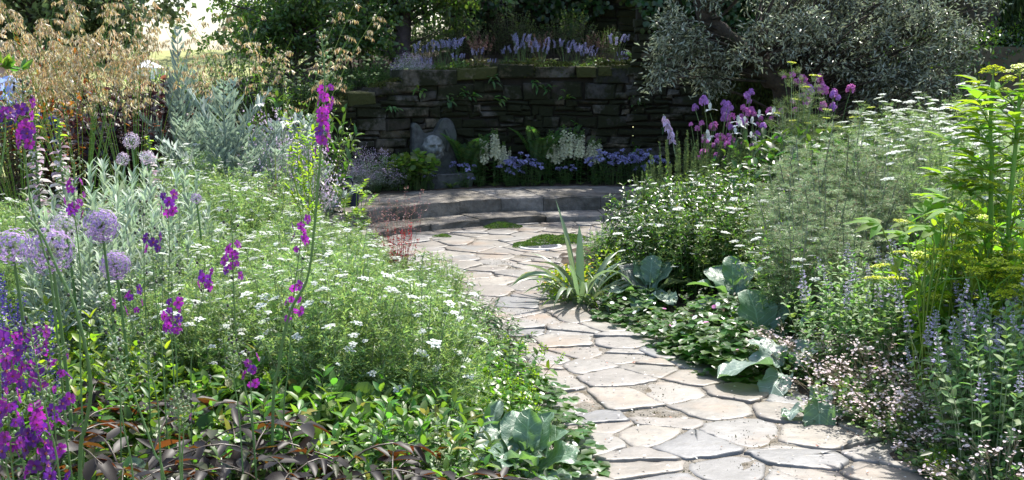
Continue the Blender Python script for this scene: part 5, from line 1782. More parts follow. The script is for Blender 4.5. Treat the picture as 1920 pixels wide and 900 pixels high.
    for i, (px, py) in enumerate(((770, 165), (868, 170), (883, 178), (944, 185), (1012, 160), (1030, 165), (1066, 185), (835, 185), (1195, 190), (1192, 178), (700, 200), (1090, 235), (1195, 285), (1247, 235), (930, 150))):
        aa = math.atan2(A3(px, py, 13.6)[0] - C0[0], 13.6 - C0[1]); p = pol(R_WALL - .03, aa, A3(px, py, 13.6)[2])
        mb = MB(); m = 11
        leaves(mb, LEAF, r.normal(0, .03, (m, 3)) + [0, -.02, 0], np.stack([r.normal(0, .8, m), np.full(m, -.6), r.normal(-.2, .6, m)], 1), np.tile([0, -.3, 1.], (m, 1)), r.uniform(.06, .12, m), .035, 'leaf_alchemilla' if i % 3 == 0 else 'leaf_fern')
        o = obj('wall_plant', mb); o.location = tuple(p); tag(o, 'small green plant sprouting from the drystone wall', 'plant', 'plants sprouting from the wall', anchor=p)
    # far trees beyond the lawn
    for i, (px, Y, h, w) in enumerate(((30, 46, 9, 4.2), (150, 50, 10, 4.5), (-110, 48, 10, 5), (60, 40, 5, 3.4), (200, 41, 4.6, 3.2), (560, 44, 8, 4.0), (690, 47, 9, 4.5))):
        b = A3(px, 120, Y); b[2] = 1.8
        tree('distant_tree', ('tall dense' if h > 8 else 'low rounded') + ' tree beyond the far lawn', 'tree', [b, b + [0, 0, h * .3], b + [0, 0, h * .7], b + [0, 0, h * .95]], [.25, .2, .12, .04],
             [(b + [0, 0, h * .55], (w, w * .6, h * .48), 70)], 9, (.22, .34), .6, 'leaf_far_haze', 'bark', 230 + i, 'trees beyond the far lawn', SIMPLE, cr=.95, twigs=6, limb_r=.06)


build_trees()


# ------------------------------------------------------------------ purple mulleins
VF = [verbascum_flower(i).mesh('flower') for i in range(3)]
VD = [verbascum_flower(10 + i, 'petal_violet').mesh('flower') for i in range(2)]


def mullein(label, P, Y, fl=(), buds=(), r0=.0042, fs=.027, dark=.45, seed=0, leafy=True):
    """P: stem from top to foot as seen; fl / buds: (from, to, how many) along the stem, 0 at the top"""
    r = RNG(300 + seed); Ys = Y if isinstance(Y, (tuple, list)) else (Y, Y)
    pts = np.array([at(px, py, Ys[0] + (Ys[1] - Ys[0]) * i / (len(P) - 1)) for i, (px, py) in enumerate(P)])
    b = pts[-1].copy(); b[2] = ground_z(b[0], b[1]) - .01
    if pts[-1][2] > b[2] + .05:
        d = pts[-1] - pts[-2]; b[:2] += np.clip(d[:2] / max(.05, -d[2]) * .25 * (pts[-1][2] - b[2]), -.1, .1); pts = np.vstack([pts, b])
    c = spline(pts, 40) - b; m = len(c)
    seen = 1.0 * np.linalg.norm(np.diff(pts[:len(P)], axis=0), axis=1).sum() / max(1e-6, np.linalg.norm(np.diff(pts, axis=0), axis=1).sum())
    root = empty('purple_mullein', tuple(b)); tag(root, label, 'flower', 'purple mulleins in the left bed', anchor=(pts[0] + pts[1]) / 2)
    st, bd = MB(), MB()
    tube(st, c, np.linspace(r0 * .38, r0 * .82, m), 0, 'stem_green', 6)
    S = np.linspace(0, 1, m); at_s = lambda s: np.array([np.interp(s, S, c[:, k]) for k in range(3)])
    for t0, t1, n in fl:
        n = max(1, int(n * (.9 if Ys[0] < 2.65 else .72)))
        for k in range(n):
            s = (t0 + (t1 - t0) * 1.12 * (k + r.random()) / n) * seen; p = at_s(s); a = k * 2.399 + r.normal(0, .4)
            d = nrm([math.cos(a), math.sin(a), r.uniform(-.1, .45)]); e = p + d * r.uniform(.012, .026)
            tube(st, np.array([p, (p + e) / 2 + [0, 0, -.002], e]), .0012, .001, 'stem_green', 3)
            o = nrm(d + [0, -.3, r.uniform(-.35, .3)])
            me = VD[k % 2] if r.random() < dark else VF[k % 3]
            obj('flower', me, root, M=frame(e, o, (.034 if Ys[0] < 2.65 else min(fs, .03)) * r.uniform(.6, 1.12), r.uniform(0, TAU)))
    for t0, t1, n in buds:
        for k in range(n):
            u = (k + r.random() * .5) / n; s = (t0 + (t1 - t0) * u) * seen; p = at_s(s); a = k * 2.399
            L = r.uniform(.018, .03) * (.55 + .6 * min(1, u * 1.6) if t0 < .05 else 1); d = np.array([math.cos(a), math.sin(a) * .8, .5]); e = p + nrm(d) * L
            tube(bd, np.array([p, p * .4 + e * .6 - [0, 0, .002], e]), .0012, .0016, 'stem_pale', 3)
            ball(bd, e, (.0042, .0042, .0055), 'leaf_pale' if r.random() < .72 else 'petal_bud', 5, 3)
    obj('stem', st, root)
    if bd.n:
        obj('seed_stalk', bd, root)
    if leafy:
        f = MB(); k = 9; a = np.arange(k) * 2.4
        leaves(f, LONG, np.stack([np.cos(a) * .02, np.sin(a) * .02, np.full(k, .02)], 1), np.stack([np.cos(a), np.sin(a), np.full(k, .5)], 1), np.tile([0, 0, 1.], (k, 1)), .17, .07, 'leaf_sage')
        obj('foliage', f, root)


def build_mulleins():
    M = mullein
    M('tallest purple mullein, its bare tip reaching above the stone wall', [(602, 60), (609, 150), (604, 240), (598, 330), (590, 420), (577, 520), (548, 575), (533, 625), (522, 690), (512, 760)], 3.2, [(.165, .34, 26)], [(0, .16, 20), (.34, .46, 9)], .0068, .036, .12, 1)
    M('purple mullein blooming just left of the tallest one, at mid height', [(566, 405), (562, 470), (552, 540), (546, 620), (540, 700), (532, 780)], 3.3, [(.02, .26, 12), (.54, .78, 12)], [(.26, .55, 8)], .0035, .034, .2, 2)
    M('purple mullein with large open flowers on a bare lower stem', [(434, 395), (436, 470), (438, 540), (444, 640), (460, 730), (474, 810)], 3.05, [(.25, .47, 13)], [(0, .25, 10), (.47, .9, 14)], .004, .036, .1, 3)
    M('purple mullein with a small cluster of bloom amid white lace flowers', [(384, 480), (382, 540), (372, 590), (362, 660), (358, 720)], 3.3, [(.2, .46, 10)], [(0, .2, 6), (.46, .8, 8)], .003, .03, .3, 4)
    M('dark purple mullein flowering low above the black leaves', [(322, 500), (324, 600), (330, 660), (334, 760)], 3.0, [(.36, .78, 17)], [(.0, .36, 9), (.78, 1, 4)], .003, .032, .45, 5)
    M('purple mullein with deep magenta blooms just below eye of the lilac globes', [(312, 350), (316, 410), (318, 480), (316, 560), (322, 640)], 3.6, [(.1, .36, 11)], [(0, .1, 5), (.4, .9, 12)], .003, .034, .35, 6)
    M('purple mullein blooming beside the lowest lilac globe', [(283, 430), (287, 490), (292, 560), (302, 640), (306, 690)], 3.3, [(.12, .32, 9)], [(0, .12, 4), (.35, .95, 14)], .003, .033, .3, 7)
    M('purple mullein with a loose pair of dark clusters over lime leaves', [(246, 520), (250, 580), (246, 640), (232, 700), (226, 760)], 3.2, [(.16, .5, 9)], [(0, .15, 5), (.5, 1, 8)], .003, .03, .4, 8)
    M('curving mullein stem with one single lilac flower', [(197, 560), (202, 606), (228, 680), (262, 770), (290, 850), (308, 900)], 2.75, [(.1, .15, 2)], [(0, .1, 4), (.2, .95, 30)], .0045, .034, 0, 9)
    M('thick bare mullein stem curving past the lilac globes', [(40, 395), (78, 440), (108, 505), (138, 570), (160, 650), (170, 730), (160, 800), (150, 870)], 2.7, [], [(0, .5, 20), (.5, .95, 8)], .0075, .03, 0, 10)
    M('purple mullein in dense dark bloom near the seated person', [(42, 150), (45, 235), (48, 300), (58, 380), (82, 470), (100, 560)], 3.0, [(.2, .62, 22)], [(0, .2, 14), (.62, .95, 10)], .0045, .034, .45, 11)
    M('purple mullein cut by the left edge, level with the pale globes', [(8, 200), (10, 250), (2, 320), (-8, 420)], 2.9, [(.15, .6, 13)], [(0, .15, 5)], .004, .033, .35, 12)
    M('purple mullein with magenta flowers between the lilac globes', [(140, 300), (139, 390), (146, 450), (154, 560), (150, 650)], 3.0, [(.2, .55, 13)], [(0, .2, 10), (.55, .95, 10)], .0035, .034, .3, 13)
    low = [('dark violet mullein of dense flowers at the left edge, above the cluster in the corner', (18, 560), 2.55, 16), ('violet mullein of dense flowers leaning right over the black leaves', (66, 560), 2.6, 17),
           ('violet mullein with scattered blooms over broad grey leaves', (112, 600), 2.7, 12), ('violet mullein in the bottom left corner', (14, 690), 2.3, 20), ('magenta mullein low beside the bottom left corner', (62, 700), 2.35, 20), ('short violet mullein over the lower left leaves', (100, 690), 2.6, 10),
           ('violet mullein at the left edge half way down', (-6, 610), 2.4, 16)]
    for i, (lab, (px, py), Y, n) in enumerate(low):
        py += 50
        M(lab, [(px, py), (px + 4, py + 70), (px + 10, py + 150), (px + 26, py + 260), (px + 44, py + 330)], Y, [(.06, .62, n)], [(0, .1, 6), (.6, .95, 10)], .0036, .033, .5, 20 + i)
    bare = [('pale green bare mullein stalk with seed buds, in front of the black leaves', [(214, 640), (222, 720), (232, 800), (250, 900)], 2.6), ('bare mullein seed stalk left of the curving single-flowered stem', [(272, 600), (282, 690), (296, 760), (300, 840)], 2.7),
            ('short bare mullein seed stalk rising over broad grey leaves', [(332, 730), (336, 800), (338, 880)], 2.55), ('slim bare mullein seed stalk beside the low magenta blooms', [(346, 740), (344, 820), (342, 900)], 2.65),
            ('bare mullein seed stalk in front of the variegated mint', [(436, 640), (440, 720), (450, 800)], 3.0), ('faint bare mullein seed stalk between lime leaves and lilac globes', [(268, 380), (270, 480), (272, 560)], 3.5),
            ('leaning mullein seed stalk at the lower left, half hidden by violet blooms', [(52, 590), (70, 690), (90, 790), (112, 900)], 2.5)]
    for i, (lab, P, Y) in enumerate(bare):
        M(lab, P, Y, [(.5, .6, 2)] if i == 3 else [], [(0, .95, 34)], .0034, .03, 0, 40 + i)
    M('short mullein with low magenta flowers against the black leaves', [(468, 660), (470, 720), (474, 790), (478, 850)], 3.0, [(.05, .7, 11)], [(0, .1, 3)], .003, .031, .2, 50)


build_mulleins()


# ------------------------------------------------------------------ lilac globes (alliums)
GL = [globe(1).mesh('flower_head'), globe(2, 260, 'petal_allium').mesh('flower_head'), globe(3, 240, 'petal_lilacwhite').mesh('flower_head')]


def allium(label, px, py, rp, Y, v=0):
    c = at(px, py, Y); R = rp * Y / FPX; b = np.array([c[0] + .02, c[1] + .03, ground_z(c[0], c[1]) - .01])
    root = empty('ornamental_allium', tuple(b)); tag(root, label, 'flower', 'lilac allium globes', anchor=c)
    st = MB(); tube(st, bez([0, 0, 0], [.01, 0, (c[2] - b[2]) * .5], c - b, 10), .007, .005, 'stem_green', 6); obj('stem', st, root)
    obj('flower_head', GL[v], root, M=frame(c - b, [0, 0, 1.], R, _pr.uniform(0, 6)))


for a_ in (('dense lilac allium globe standing highest, right of the magenta mullein', 190, 424, 33, 3.9, 0), ('lilac allium globe cut by the left edge', 22, 462, 36, 3.6, 1), ('large open lilac allium globe near the left edge', 94, 470, 46, 3.4, 1),
           ('lilac allium globe sitting low among lime leaves', 216, 498, 29, 4.0, 0), ('pale pinkish allium globe in front of the golden grass stems', 246, 264, 16, 6.2, 2), ('faded lilac allium globe below the pale pinkish one', 230, 298, 13, 5.8, 2),
           ('washed-out white allium globe behind the highest lilac globe', 122, 424, 27, 4.6, 2), ('faded pink allium globe right of the pale pinkish one', 276, 296, 14, 6.4, 2), ('faint lilac allium globe amid silver foliage', 368, 372, 11, 5.4, 1)):
    allium(*a_)


# ------------------------------------------------------------------ cabbages
def cabbage(label, px, py, Y, leaves_, mat='kale', seed=0, size=1.0, group='ornamental cabbages along the path', name='ornamental_cabbage'):
    """leaves_: (azimuth deg from the right, elevation deg, length, width, height of the blade's foot, roll deg[, mat])"""
    p = on(px, py, 0.03); p = np.array([p[0], p[1], 0]); p[2] = ground_z(p[0], p[1])
    root = empty(name, tuple(p)); tag(root, label, 'cabbage', group, anchor=p + [0, 0, .15])
    root.scale = (size,) * 3
    for i, L in enumerate(leaves_):
        az, el, ln, wd, h, roll = L[:6]; m_ = L[6] if len(L) > 6 else mat
        r = RNG(seed * 50 + i)
        a = RAD(az); d = np.array([math.cos(a), math.sin(a)]); foot = np.array([d[0] * .05, d[1] * .05, h])
        mb = big_leaf(seed * 50 + i, ln, wd, m_, .020, r.uniform(.25, .5), .22, 12, 16, (.30, .86, 1.0, .92, .50), .02)
        M = leaf_frame(foot, a, RAD(el), RAD(roll))
        Mi = np.linalg.inv(M); q0 = (Mi @ np.array([0, 0, -.03, 1]))[:3]
        sk = MB(); tube(sk, bez(q0, [0, -.03, -.01], [0, ln * .35, .004 - .1 * .3 * ln], 6), .007, .004, 'stem_pale', 5)
        obj('leaf_stalk', sk, obj('leaf', mb, root, M=M))


def build_cabbages():
    cabbage('blue-green cabbage at the bottom beside the path, its big leaves upright', 985, 905, 4.1,
            [(60, 78, .24, .20, .10, 20), (100, 70, .25, .20, .10, -10), (140, 62, .23, .19, .09, 10), (20, 60, .22, .21, .09, 10), (-10, 40, .22, .17, .08, -20), (200, 55, .21, .16, .09, 10), (170, 35, .22, .16, .07, 0),
             (-60, 30, .20, .16, .06, 10), (240, 45, .19, .13, .08, 20), (280, 60, .16, .12, .1, 0), (-30, 12, .2, .16, .05, 0), (215, 20, .2, .15, .05, 10), (80, 86, .2, .14, .14, 0)], 'kale', 1, .8)
    cabbage('grey cabbage with folded narrow leaves behind the black-leaved plants', 915, 895, 3.9,
            [(90, 75, .2, .11, .08, 30), (150, 70, .2, .10, .08, -30), (200, 50, .18, .11, .07, 20), (30, 60, .19, .12, .08, 0), (260, 50, .15, .10, .06, 0), (320, 45, .16, .11, .06, 10)], 'kale_grey', 2)
    cabbage('broad cabbage with purple-edged cupped leaves beside the strap plant', 1215, 575, 6.9,
            [(150, 55, .27, .25, .14, 15, 'kale_purple'), (190, 25, .26, .24, .12, 0, 'kale'), (100, 60, .24, .20, .18, -10), (250, 10, .26, .20, .12, 0, 'kale_grey'), (40, 65, .26, .20, .15, 0), (10, 35, .30, .19, .12, 25, 'kale_purple'), (300, 12, .26, .18, .12, -10), (70, 80, .22, .17, .2, 0)], 'kale', 3, .85)
    cabbage('big green cabbage with arching leaves behind the strawberries', 1375, 600, 6.35,
            [(120, 55, .28, .24, .15, 10), (170, 40, .28, .22, .15, -10), (60, 60, .28, .22, .16, 0), (20, 40, .30, .24, .14, 15), (340, 20, .28, .22, .13, 0), (215, 15, .25, .20, .12, 0, 'kale_grey'), (270, 5, .24, .2, .1, 0), (90, 80, .22, .17, .22, 0)], 'kale', 4, .85)
    cabbage('upright cabbage leaf plant glowing green before the pink froth', 1432, 655, 5.75,
            [(110, 75, .26, .25, .08, 0, 'kale'), (60, 60, .22, .20, .07, 10), (170, 45, .2, .18, .06, 0), (20, 30, .2, .18, .06, 0), (250, 20, .16, .14, .05, 0)], 'kale', 5)
    cabbage('crinkled grey-green cabbage leaf sprawling onto the path', 1475, 715, 5.35,
            [(185, 12, .30, .27, .10, -8, 'kale_grey'), (120, 45, .22, .18, .08, 0), (235, -2, .2, .17, .06, 0, 'kale_grey'), (30, 40, .22, .18, .09, 0)], 'kale_grey', 6)
    cabbage('single cabbage leaf folded over, tipped with a lilac edge, on the path', 1530, 775, 4.95,
            [(262, -38, .20, .15, .17, 0, 'kale'), (200, 20, .13, .10, .1, 0), (60, 40, .16, .13, .1, 0), (330, 20, .13, .1, .1, 0)], 'kale_grey', 7)
    cabbage('cabbage leaf half hidden in the catmint', 1585, 665, 5.6, [(120, 50, .22, .17, .12, 0), (60, 40, .22, .17, .12, 0), (180, 30, .2, .16, .1, 0), (230, 40, .2, .16, .12, 0)], 'kale_grey', 8)


build_cabbages()


# ------------------------------------------------------------------ tall angelica at the right edge
def angelica(label, P, Y, heads_, seed, r0=.0105):
    r = RNG(400 + seed); pts = np.array([at(px, py, Y) for px, py in P]); b = pts[-1].copy(); b[2] = ground_z(b[0], b[1]) - .01
    if pts[-1][2] > b[2]:
        pts = np.vstack([pts, b])
    root = empty('tall_angelica', tuple(b)); tag(root, label, 'herb', 'tall angelica stems', anchor=pts[0])
    st, f = MB(), MB(); c = spline(pts, 24) - b; tube(st, c, r0 * .75, r0 * 1.2, 'stem_lime', 8)
    um = umbel(410 + seed, .055, 'petal_yellow', 'stem_lime', 16, 8, .5, .09).mesh('flower_head')
    for (px, py, s) in heads_:
        e = at(px, py, Y + r.uniform(-.08, .05)) - b; k = int(np.clip(np.argmin(np.abs(c[:, 2] - (e[2] - .09))), 0, 22))
        tube(st, bez(c[k], c[k] * .6 + e * .4 + [0, 0, .03], e, 6), .0055, .003, 'stem_lime', 5)
        obj('flower_head', um, root, M=frame(e, nrm([r.normal(0, .2), r.normal(0, .2), 1]), s, r.uniform(0, 6)))
    for z in (.15, .25, .35, .45, .54, .63, .72, .8, .87):
        p = np.array([np.interp(z, np.linspace(0, 1, 24), c[::-1, k]) for k in range(3)])
        for q in range(2):
            az = r.uniform(0, TAU); L = r.uniform(.18, .3); d = np.array([math.cos(az) * .85, math.sin(az) * .85, .5]); side = np.array([-math.sin(az), math.cos(az), 0])
            tube(f, np.array([p, p + d * L * .6, p + d * L - [0, 0, .03]]), .004, .002, 'stem_lime', 4); m = 4; ss = np.linspace(.4, .95, m)
            for sg in (-1, 1):
                leaves(f, LEAF, p + d * (ss * L)[:, None], side * sg + d * .6 + r.normal(0, .15, (m, 3)), np.tile([0, 0, 1.], (m, 1)), r.uniform(.08, .13, m), .05, 'leaf_angelica')
            leaves(f, LEAF, (p + d * L)[None], d[None], [[0, 0, 1.]], .12, .06, 'leaf_angelica')
    obj('stem', st, root); obj('foliage', f, root)


angelica('tall angelica with one thick lime stem crowned by a green-yellow head', [(1862, 150), (1857, 240), (1860, 300), (1858, 360), (1856, 480)], 5.0, [(1862, 138, 1.2), (1835, 160, .7), (1890, 152, .8), (1845, 300, .5)], 1)
angelica('tall angelica cut by the right edge, its head level with the first', [(1915, 150), (1908, 230), (1900, 320), (1892, 400), (1890, 480)], 4.9, [(1912, 138, 1.3), (1885, 172, .6), (1940, 150, 1.0), (1930, 230, .7)], 2)


# peony-like plant with lobed red-edged leaves beside the yellow umbels
def lobed_plant():
    p = at(1740, 520, 4.75); p[2] = ground_z(p[0], p[1]); root = empty('lobed_leaf_plant', tuple(p)); tag(root, 'plant of broad lobed green leaves with reddish tips beside the yellow umbels', 'plant', anchor=at(1760, 370, 4.75))
    st = MB(); r = RNG(430)
    for i, (px, py, az, el) in enumerate(((1775, 372, 150, 20), (1790, 395, 200, 5), (1755, 430, 190, 10), (1700, 440, 170, 15), (1650, 420, 170, 15), (1800, 440, 330, 20), (1735, 400, 60, 40))):
        e = at(px, py, 4.75 + r.uniform(-.12, .12)) - p; f = MB()
        tube(st, bez([r.normal(0, .03), r.normal(0, .03), 0], [e[0] * .3, e[1] * .3, e[2] * .7], e, 8), .004, .003, 'stem_lime', 4)
        M = leaf_frame(e, RAD(az), RAD(el), r.normal(0, .3))
        for a in (-70, -35, 0, 35, 70):
            L = .15 - .0006 * abs(a); leaves(f, LONG, [[0, 0, 0]], [[math.sin(RAD(a)), math.cos(RAD(a)), 0]], [[0, 0, 1.]], L, .045, 'leaf_angelica')
        obj('leaf', f, root, M=M)
    obj('stem', st, root)


lobed_plant()

# ------------------------------------------------------------------ people and things at the edges
def skin(name, pts, edges, rad, mat, parent, root_i=0):
    me = bpy.data.meshes.new(name); me.from_pydata([tuple(p) for p in pts], edges, []); me.update()
    o = bpy.data.objects.new(name, me); COL.objects.link(o); o.parent = parent
    md = o.modifiers.new('skin', 'SKIN'); me.skin_vertices.new() if not me.skin_vertices else None
    for i, q in enumerate(rad):
        me.skin_vertices[0].data[i].radius = (q, q) if np.isscalar(q) else q
    me.skin_vertices[0].data[root_i].use_root = True
    sd_ = o.modifiers.new('sub', 'SUBSURF'); sd_.levels = 2; sd_.render_levels = 2
    me.materials.append(MATS[mat])
    for p_ in me.polygons:
        p_.use_smooth = True
    md.use_smooth_shade = True
    return o


def build_person():
    """visitor sitting on a low garden seat beyond the flowers, at the left edge, turned to the right"""
    Y = 11.5; seat = at(8, 238, Y); b = np.array([seat[0], Y, -.06 if True else 0]); 
    b[2] = seat[2] - .47
    root = empty('person', tuple(b)); tag(root, 'person in light blue shirt and blue trousers seated at the left edge', 'person', anchor=at(15, 200, Y))
    # one continuous body: pelvis, spine, head, arms, legs (x right, -y towards the camera)
    J = [(0, 0, .52), (.01, 0, .72), (.03, 0, .93), (.04, 0, 1.03), (.06, 0, 1.10), (.07, 0, 1.22),
         (.03, -.19, .92), (.14, -.24, .70), (.34, -.18, .66), (.03, .19, .92), (.14, .24, .70), (.34, .16, .66),
         (.05, -.10, .50), (.42, -.11, .52), (.45, -.11, .10), (.58, -.11, .05), (.05, .10, .50), (.42, .11, .52), (.45, .11, .10), (.58, .11, .05), (.40, -.16, .65), (.40, .14, .65)]
    E = [(0, 1), (1, 2), (2, 3), (3, 4), (4, 5), (2, 6), (6, 7), (7, 8), (2, 9), (9, 10), (10, 11), (0, 12), (12, 13), (13, 14), (14, 15), (0, 16), (16, 17), (17, 18), (18, 19), (8, 20), (11, 21)]
    Rr = [.13, .125, .13, .055, .085, .09, .06, .045, .034, .06, .045, .034, .085, .062, .043, .036, .085, .062, .043, .036, .028, .028]
    skin('body', J, E, Rr, 'skin', root)
    shirt = MB()
    n = 12; a = np.arange(n) * TAU / n
    rows = [(.0, .50, .175, .20), (.005, .60, .165, .19), (.01, .74, .165, .20), (.02, .86, .16, .215), (.03, .96, .13, .20), (.04, 1.0, .07, .09)]
    v = np.vstack([np.column_stack([x0 + rx * np.cos(a), ry * np.sin(a), np.full(n, z)]) for x0, z, rx, ry in rows]); i = np.arange(n); j = (i + 1) % n
    shirt.add(v, np.vstack([np.stack([k * n + i, k * n + j, (k + 1) * n + j, (k + 1) * n + i], 1) for k in range(len(rows) - 1)]), 'cloth_lightblue')
    for sg in (-1, 1):
        tube(shirt, spline([(.03, .17 * sg, .95), (.06, .225 * sg, .84), (.14, .25 * sg, .70), (.22, .225 * sg, .68)], 8), .075, .062, 'cloth_lightblue', 8)
    obj('shirt', shirt, root)
    tr = MB()
    for sg in (-1, 1):
        tube(tr, spline([(-.02, .09 * sg, .50), (.2, .105 * sg, .52), (.40, .11 * sg, .53), (.455, .11 * sg, .46), (.46, .11 * sg, .28), (.455, .11 * sg, .10)], 14), [.12, .105, .085, .085, .075, .07], 0, 'cloth_blue', 9)
    obj('trousers', tr, root)
    h = MB(); ball(h, (.05, 0, 1.235), (.115, .105, .11), 'hair', 12, 8, .04); obj('hair', h, root)
    fc = MB()
    ball(fc, (.165, 0, 1.17), (.022, .014, .02), 'skin', 6, 4)
    for sg in (-1, 1):
        ball(fc, (.145, .035 * sg, 1.19), (.012, .014, .009), 'cloth_white', 6, 4)
        ball(fc, (.06, .093 * sg, 1.17), (.022, .012, .03), 'skin', 6, 4)
    ball(fc, (.148, 0, 1.125), (.01, .028, .007), 'petal_haze', 6, 4)
    obj('face', fc, root)
    for sg in (-1, 1):
        hd = MB()
        ball(hd, (.425, .155 * sg, .645), (.045, .038, .016), 'skin', 8, 5)
        for q in range(4):
            y = .155 * sg + (q - 1.5) * .019; L = (.06, .07, .066, .052)[q]
            tube(hd, np.array([(.455, y, .648), (.455 + L * .6, y, .646), (.455 + L, y, .628)]), .0085, .007, 'skin', 5, True)
        tube(hd, np.array([(.41, .155 * sg - .03 * sg, .645), (.435, .155 * sg - .055 * sg, .64), (.462, .155 * sg - .062 * sg, .632)]), .010, .008, 'skin', 5, True)
        obj('hand', hd, root)
    # seat they sit on
    s = empty('garden_bench', (b[0] - .02, b[1], b[2])); tag(s, 'low wooden seat under the seated person at the left edge', 'bench', anchor=b + [0, 0, .4])
    m = MB(); v = np.array([[x, y, z] for z in (.38, .42) for x, y in ((-.25, -.7), (.22, -.7), (.22, .7), (-.25, .7))]); m.add(v, np.array([[0, 3, 2, 1], [0, 1, 5, 4], [1, 2, 6, 5], [2, 3, 7, 6], [3, 0, 4, 7], [4, 5, 6, 7]]), 'bark_pale'); obj('seat', m, s, False)
    for x in (-.2, .17):
        for y in (-.6, .6):
            lg = MB(); tube(lg, np.array([(x, y, -.25), (x, y, .38)]), .03, .03, 'bark_pale', 4); obj('leg', lg, s, False)
    # white table further back and a white marquee across the lawn
    t = at(2, 152, 14.5); s = empty('white_table', (t[0], t[1], t[2] - .74)); tag(s, 'white garden table beyond the seated person', 'table', anchor=t)
    m = MB(); n = 20; a = np.arange(n) * TAU / n; v = np.vstack([np.column_stack([.42 * np.cos(a), .42 * np.sin(a), np.full(n, z)]) for z in (.71, .74)] + [[[0, 0, .74]]]); i = np.arange(n); j = (i + 1) % n
    m.add(v, [np.stack([i, j, n + j, n + i], 1), np.stack([n + i, n + j, np.full(n, 2 * n)], 1)], 'white_paint'); obj('tabletop', m, s, False)
    for q in range(4):
        lg = MB(); aa = q * TAU / 4 + .6; tube(lg, np.array([(.33 * math.cos(aa), .33 * math.sin(aa), -.3), (.24 * math.cos(aa), .24 * math.sin(aa), .71)]), .018, .018, 'white_paint', 6); obj('leg', lg, s)
    t = at(278, 142, 36); s = empty('white_marquee', (t[0], t[1], t[2] - .1)); tag(s, 'small white marquee across the lawn behind the golden grass', 'tent', anchor=t)
    m = MB(); w_, h_ = .42, .36; ap = [0, 0, .62]
    v = np.array([[-w_, -w_, h_], [w_, -w_, h_], [w_, w_, h_], [-w_, w_, h_], ap]); m.add(v, np.array([[0, 1, 4], [1, 2, 4], [2, 3, 4], [3, 0, 4]]), 'white_paint'); obj('roof', m, s, False)
    for y in (-w_, w_):
        wl = MB(); wl.add(np.array([[-w_, y, 0], [w_, y, 0], [w_, y, h_], [-w_, y, h_]]), np.array([[0, 1, 2, 3]]), 'white_paint'); obj('side_panel', wl, s, False)


build_person()


def cushion(name, label, cat, p, size, mat, seed, parts=None):
    r = RNG(seed); root = empty(name, tuple(p)); tag(root, label, cat, anchor=np.array(p) + [0, 0, size[2] / 2])
    mb = MB(); nu, nv = 18, 14; vs_ = []
    for j in range(nv + 1):
        t = j / nv; z = size[2] * t; k = (1 - .35 * t ** 3) * (1 - .12 * math.cos(t * 3)) if t < 1 else .25
        for i in range(nu):
            a = i * TAU / nu; c, s_ = math.cos(a), math.sin(a); q = 1 / max(.2, (abs(c) ** 3 + abs(s_) ** 3) ** (1 / 3))
            w_ = 1 + .05 * math.sin(5 * a + 3 * t * 4) + r.normal(0, .012)
            vs_.append([c * q * size[0] * k * w_, s_ * q * size[1] * k * w_, z + .01 * math.sin(7 * a)])
    f = [[j * nu + i, j * nu + (i + 1) % nu, (j + 1) * nu + (i + 1) % nu, (j + 1) * nu + i] for j in range(nv) for i in range(nu)]
    mb.add(np.array(vs_), [np.array(f), np.array([[nv * nu + i for i in range(nu)]])], mat)
    obj('body', mb, root)
    h = MB(); tube(h, spline([(-size[0] * .5, -size[1] * .4, size[2] * .9), (-size[0] * .2, -size[1] * .4, size[2] * 1.22), (size[0] * .25, -size[1] * .4, size[2] * 1.2), (size[0] * .5, -size[1] * .4, size[2] * .9)], 12), .009, .009, mat, 6); obj('handle', h, root)


p = at(617, 388, 11.3); cushion('canvas_bag', 'pale blue and white cloth bag standing at the left end of the stone bench', 'bag', (p[0], p[1], .235), (.105, .09, .36), 'cloth_paleblue', 501)
p = at(655, 382, 11.4); cushion('dark_bag', 'rounded navy blue bag beside the pale cloth bag on the stone bench', 'bag', (p[0], p[1], .235), (.11, .09, .23), 'cloth_navy', 502)


# ------------------------------------------------------------------ planting: left bed
G = dict
drift('mint', (60, 800), (2.95, 3.5), 9, 'mint plant among the black leaves', 'mint among the black leaves', 616, (.8, .95))
drift('black', (30, 800), (2.9, 3.4), 10, 'black-leaved plant with copper undersides', 'black-leaved plants at the front of the left bed', 601, (1.0, 1.3))
drift('black', (150, 400), (3.7, 4.2), 4, 'black-leaved plant showing between mint', 'black-leaved plants among the mint', 602, (.9, 1.05))
drift('bergenia', (60, 430), (2.85, 3.15), 5, 'plant with broad grey glossy leaves at the bottom left', 'broad-leaved plants at the bottom left', 603, (1.1, 1.35))
drift('alchemilla', (330, 840), (3.6, 4.9), 7, 'round-leaved lime herb among the mint', 'round-leaved herbs among the mint', 617, (.9, 1.15))
drift('nepeta', (300, 800), (3.9, 4.8), 5, 'soft grey-green catmint among the mint', 'catmint among the mint', 618, (.55, .75))
drift('mint', (330, 860), (3.4, 4.5), 20, 'bright green mint plant', 'bright green mint in the left bed', 604, (.9, 1.15))
drift('mint', (-20, 380), (3.6, 4.3), 9, 'bright green mint plant behind the violet mulleins', 'bright green mint behind the violet mulleins', 605, (.9, 1.15))
drift('lime', (-20, 370), (3.9, 4.9), 16, 'lime-green herb clump under the lilac globes', 'lime-green herbs under the lilac globes', 606, (1.0, 1.3))
drift('pale', (650, 880), (3.45, 3.9), 6, 'pale variegated mint behind the black leaves', 'pale variegated mint', 607, (.85, 1.05))
drift('basil', (830, 985), (4.3, 5.2), 8, 'broad-leaved bright herb beside the path', 'bright herbs beside the path', 608, (.75, 1.0), margin=-.12)
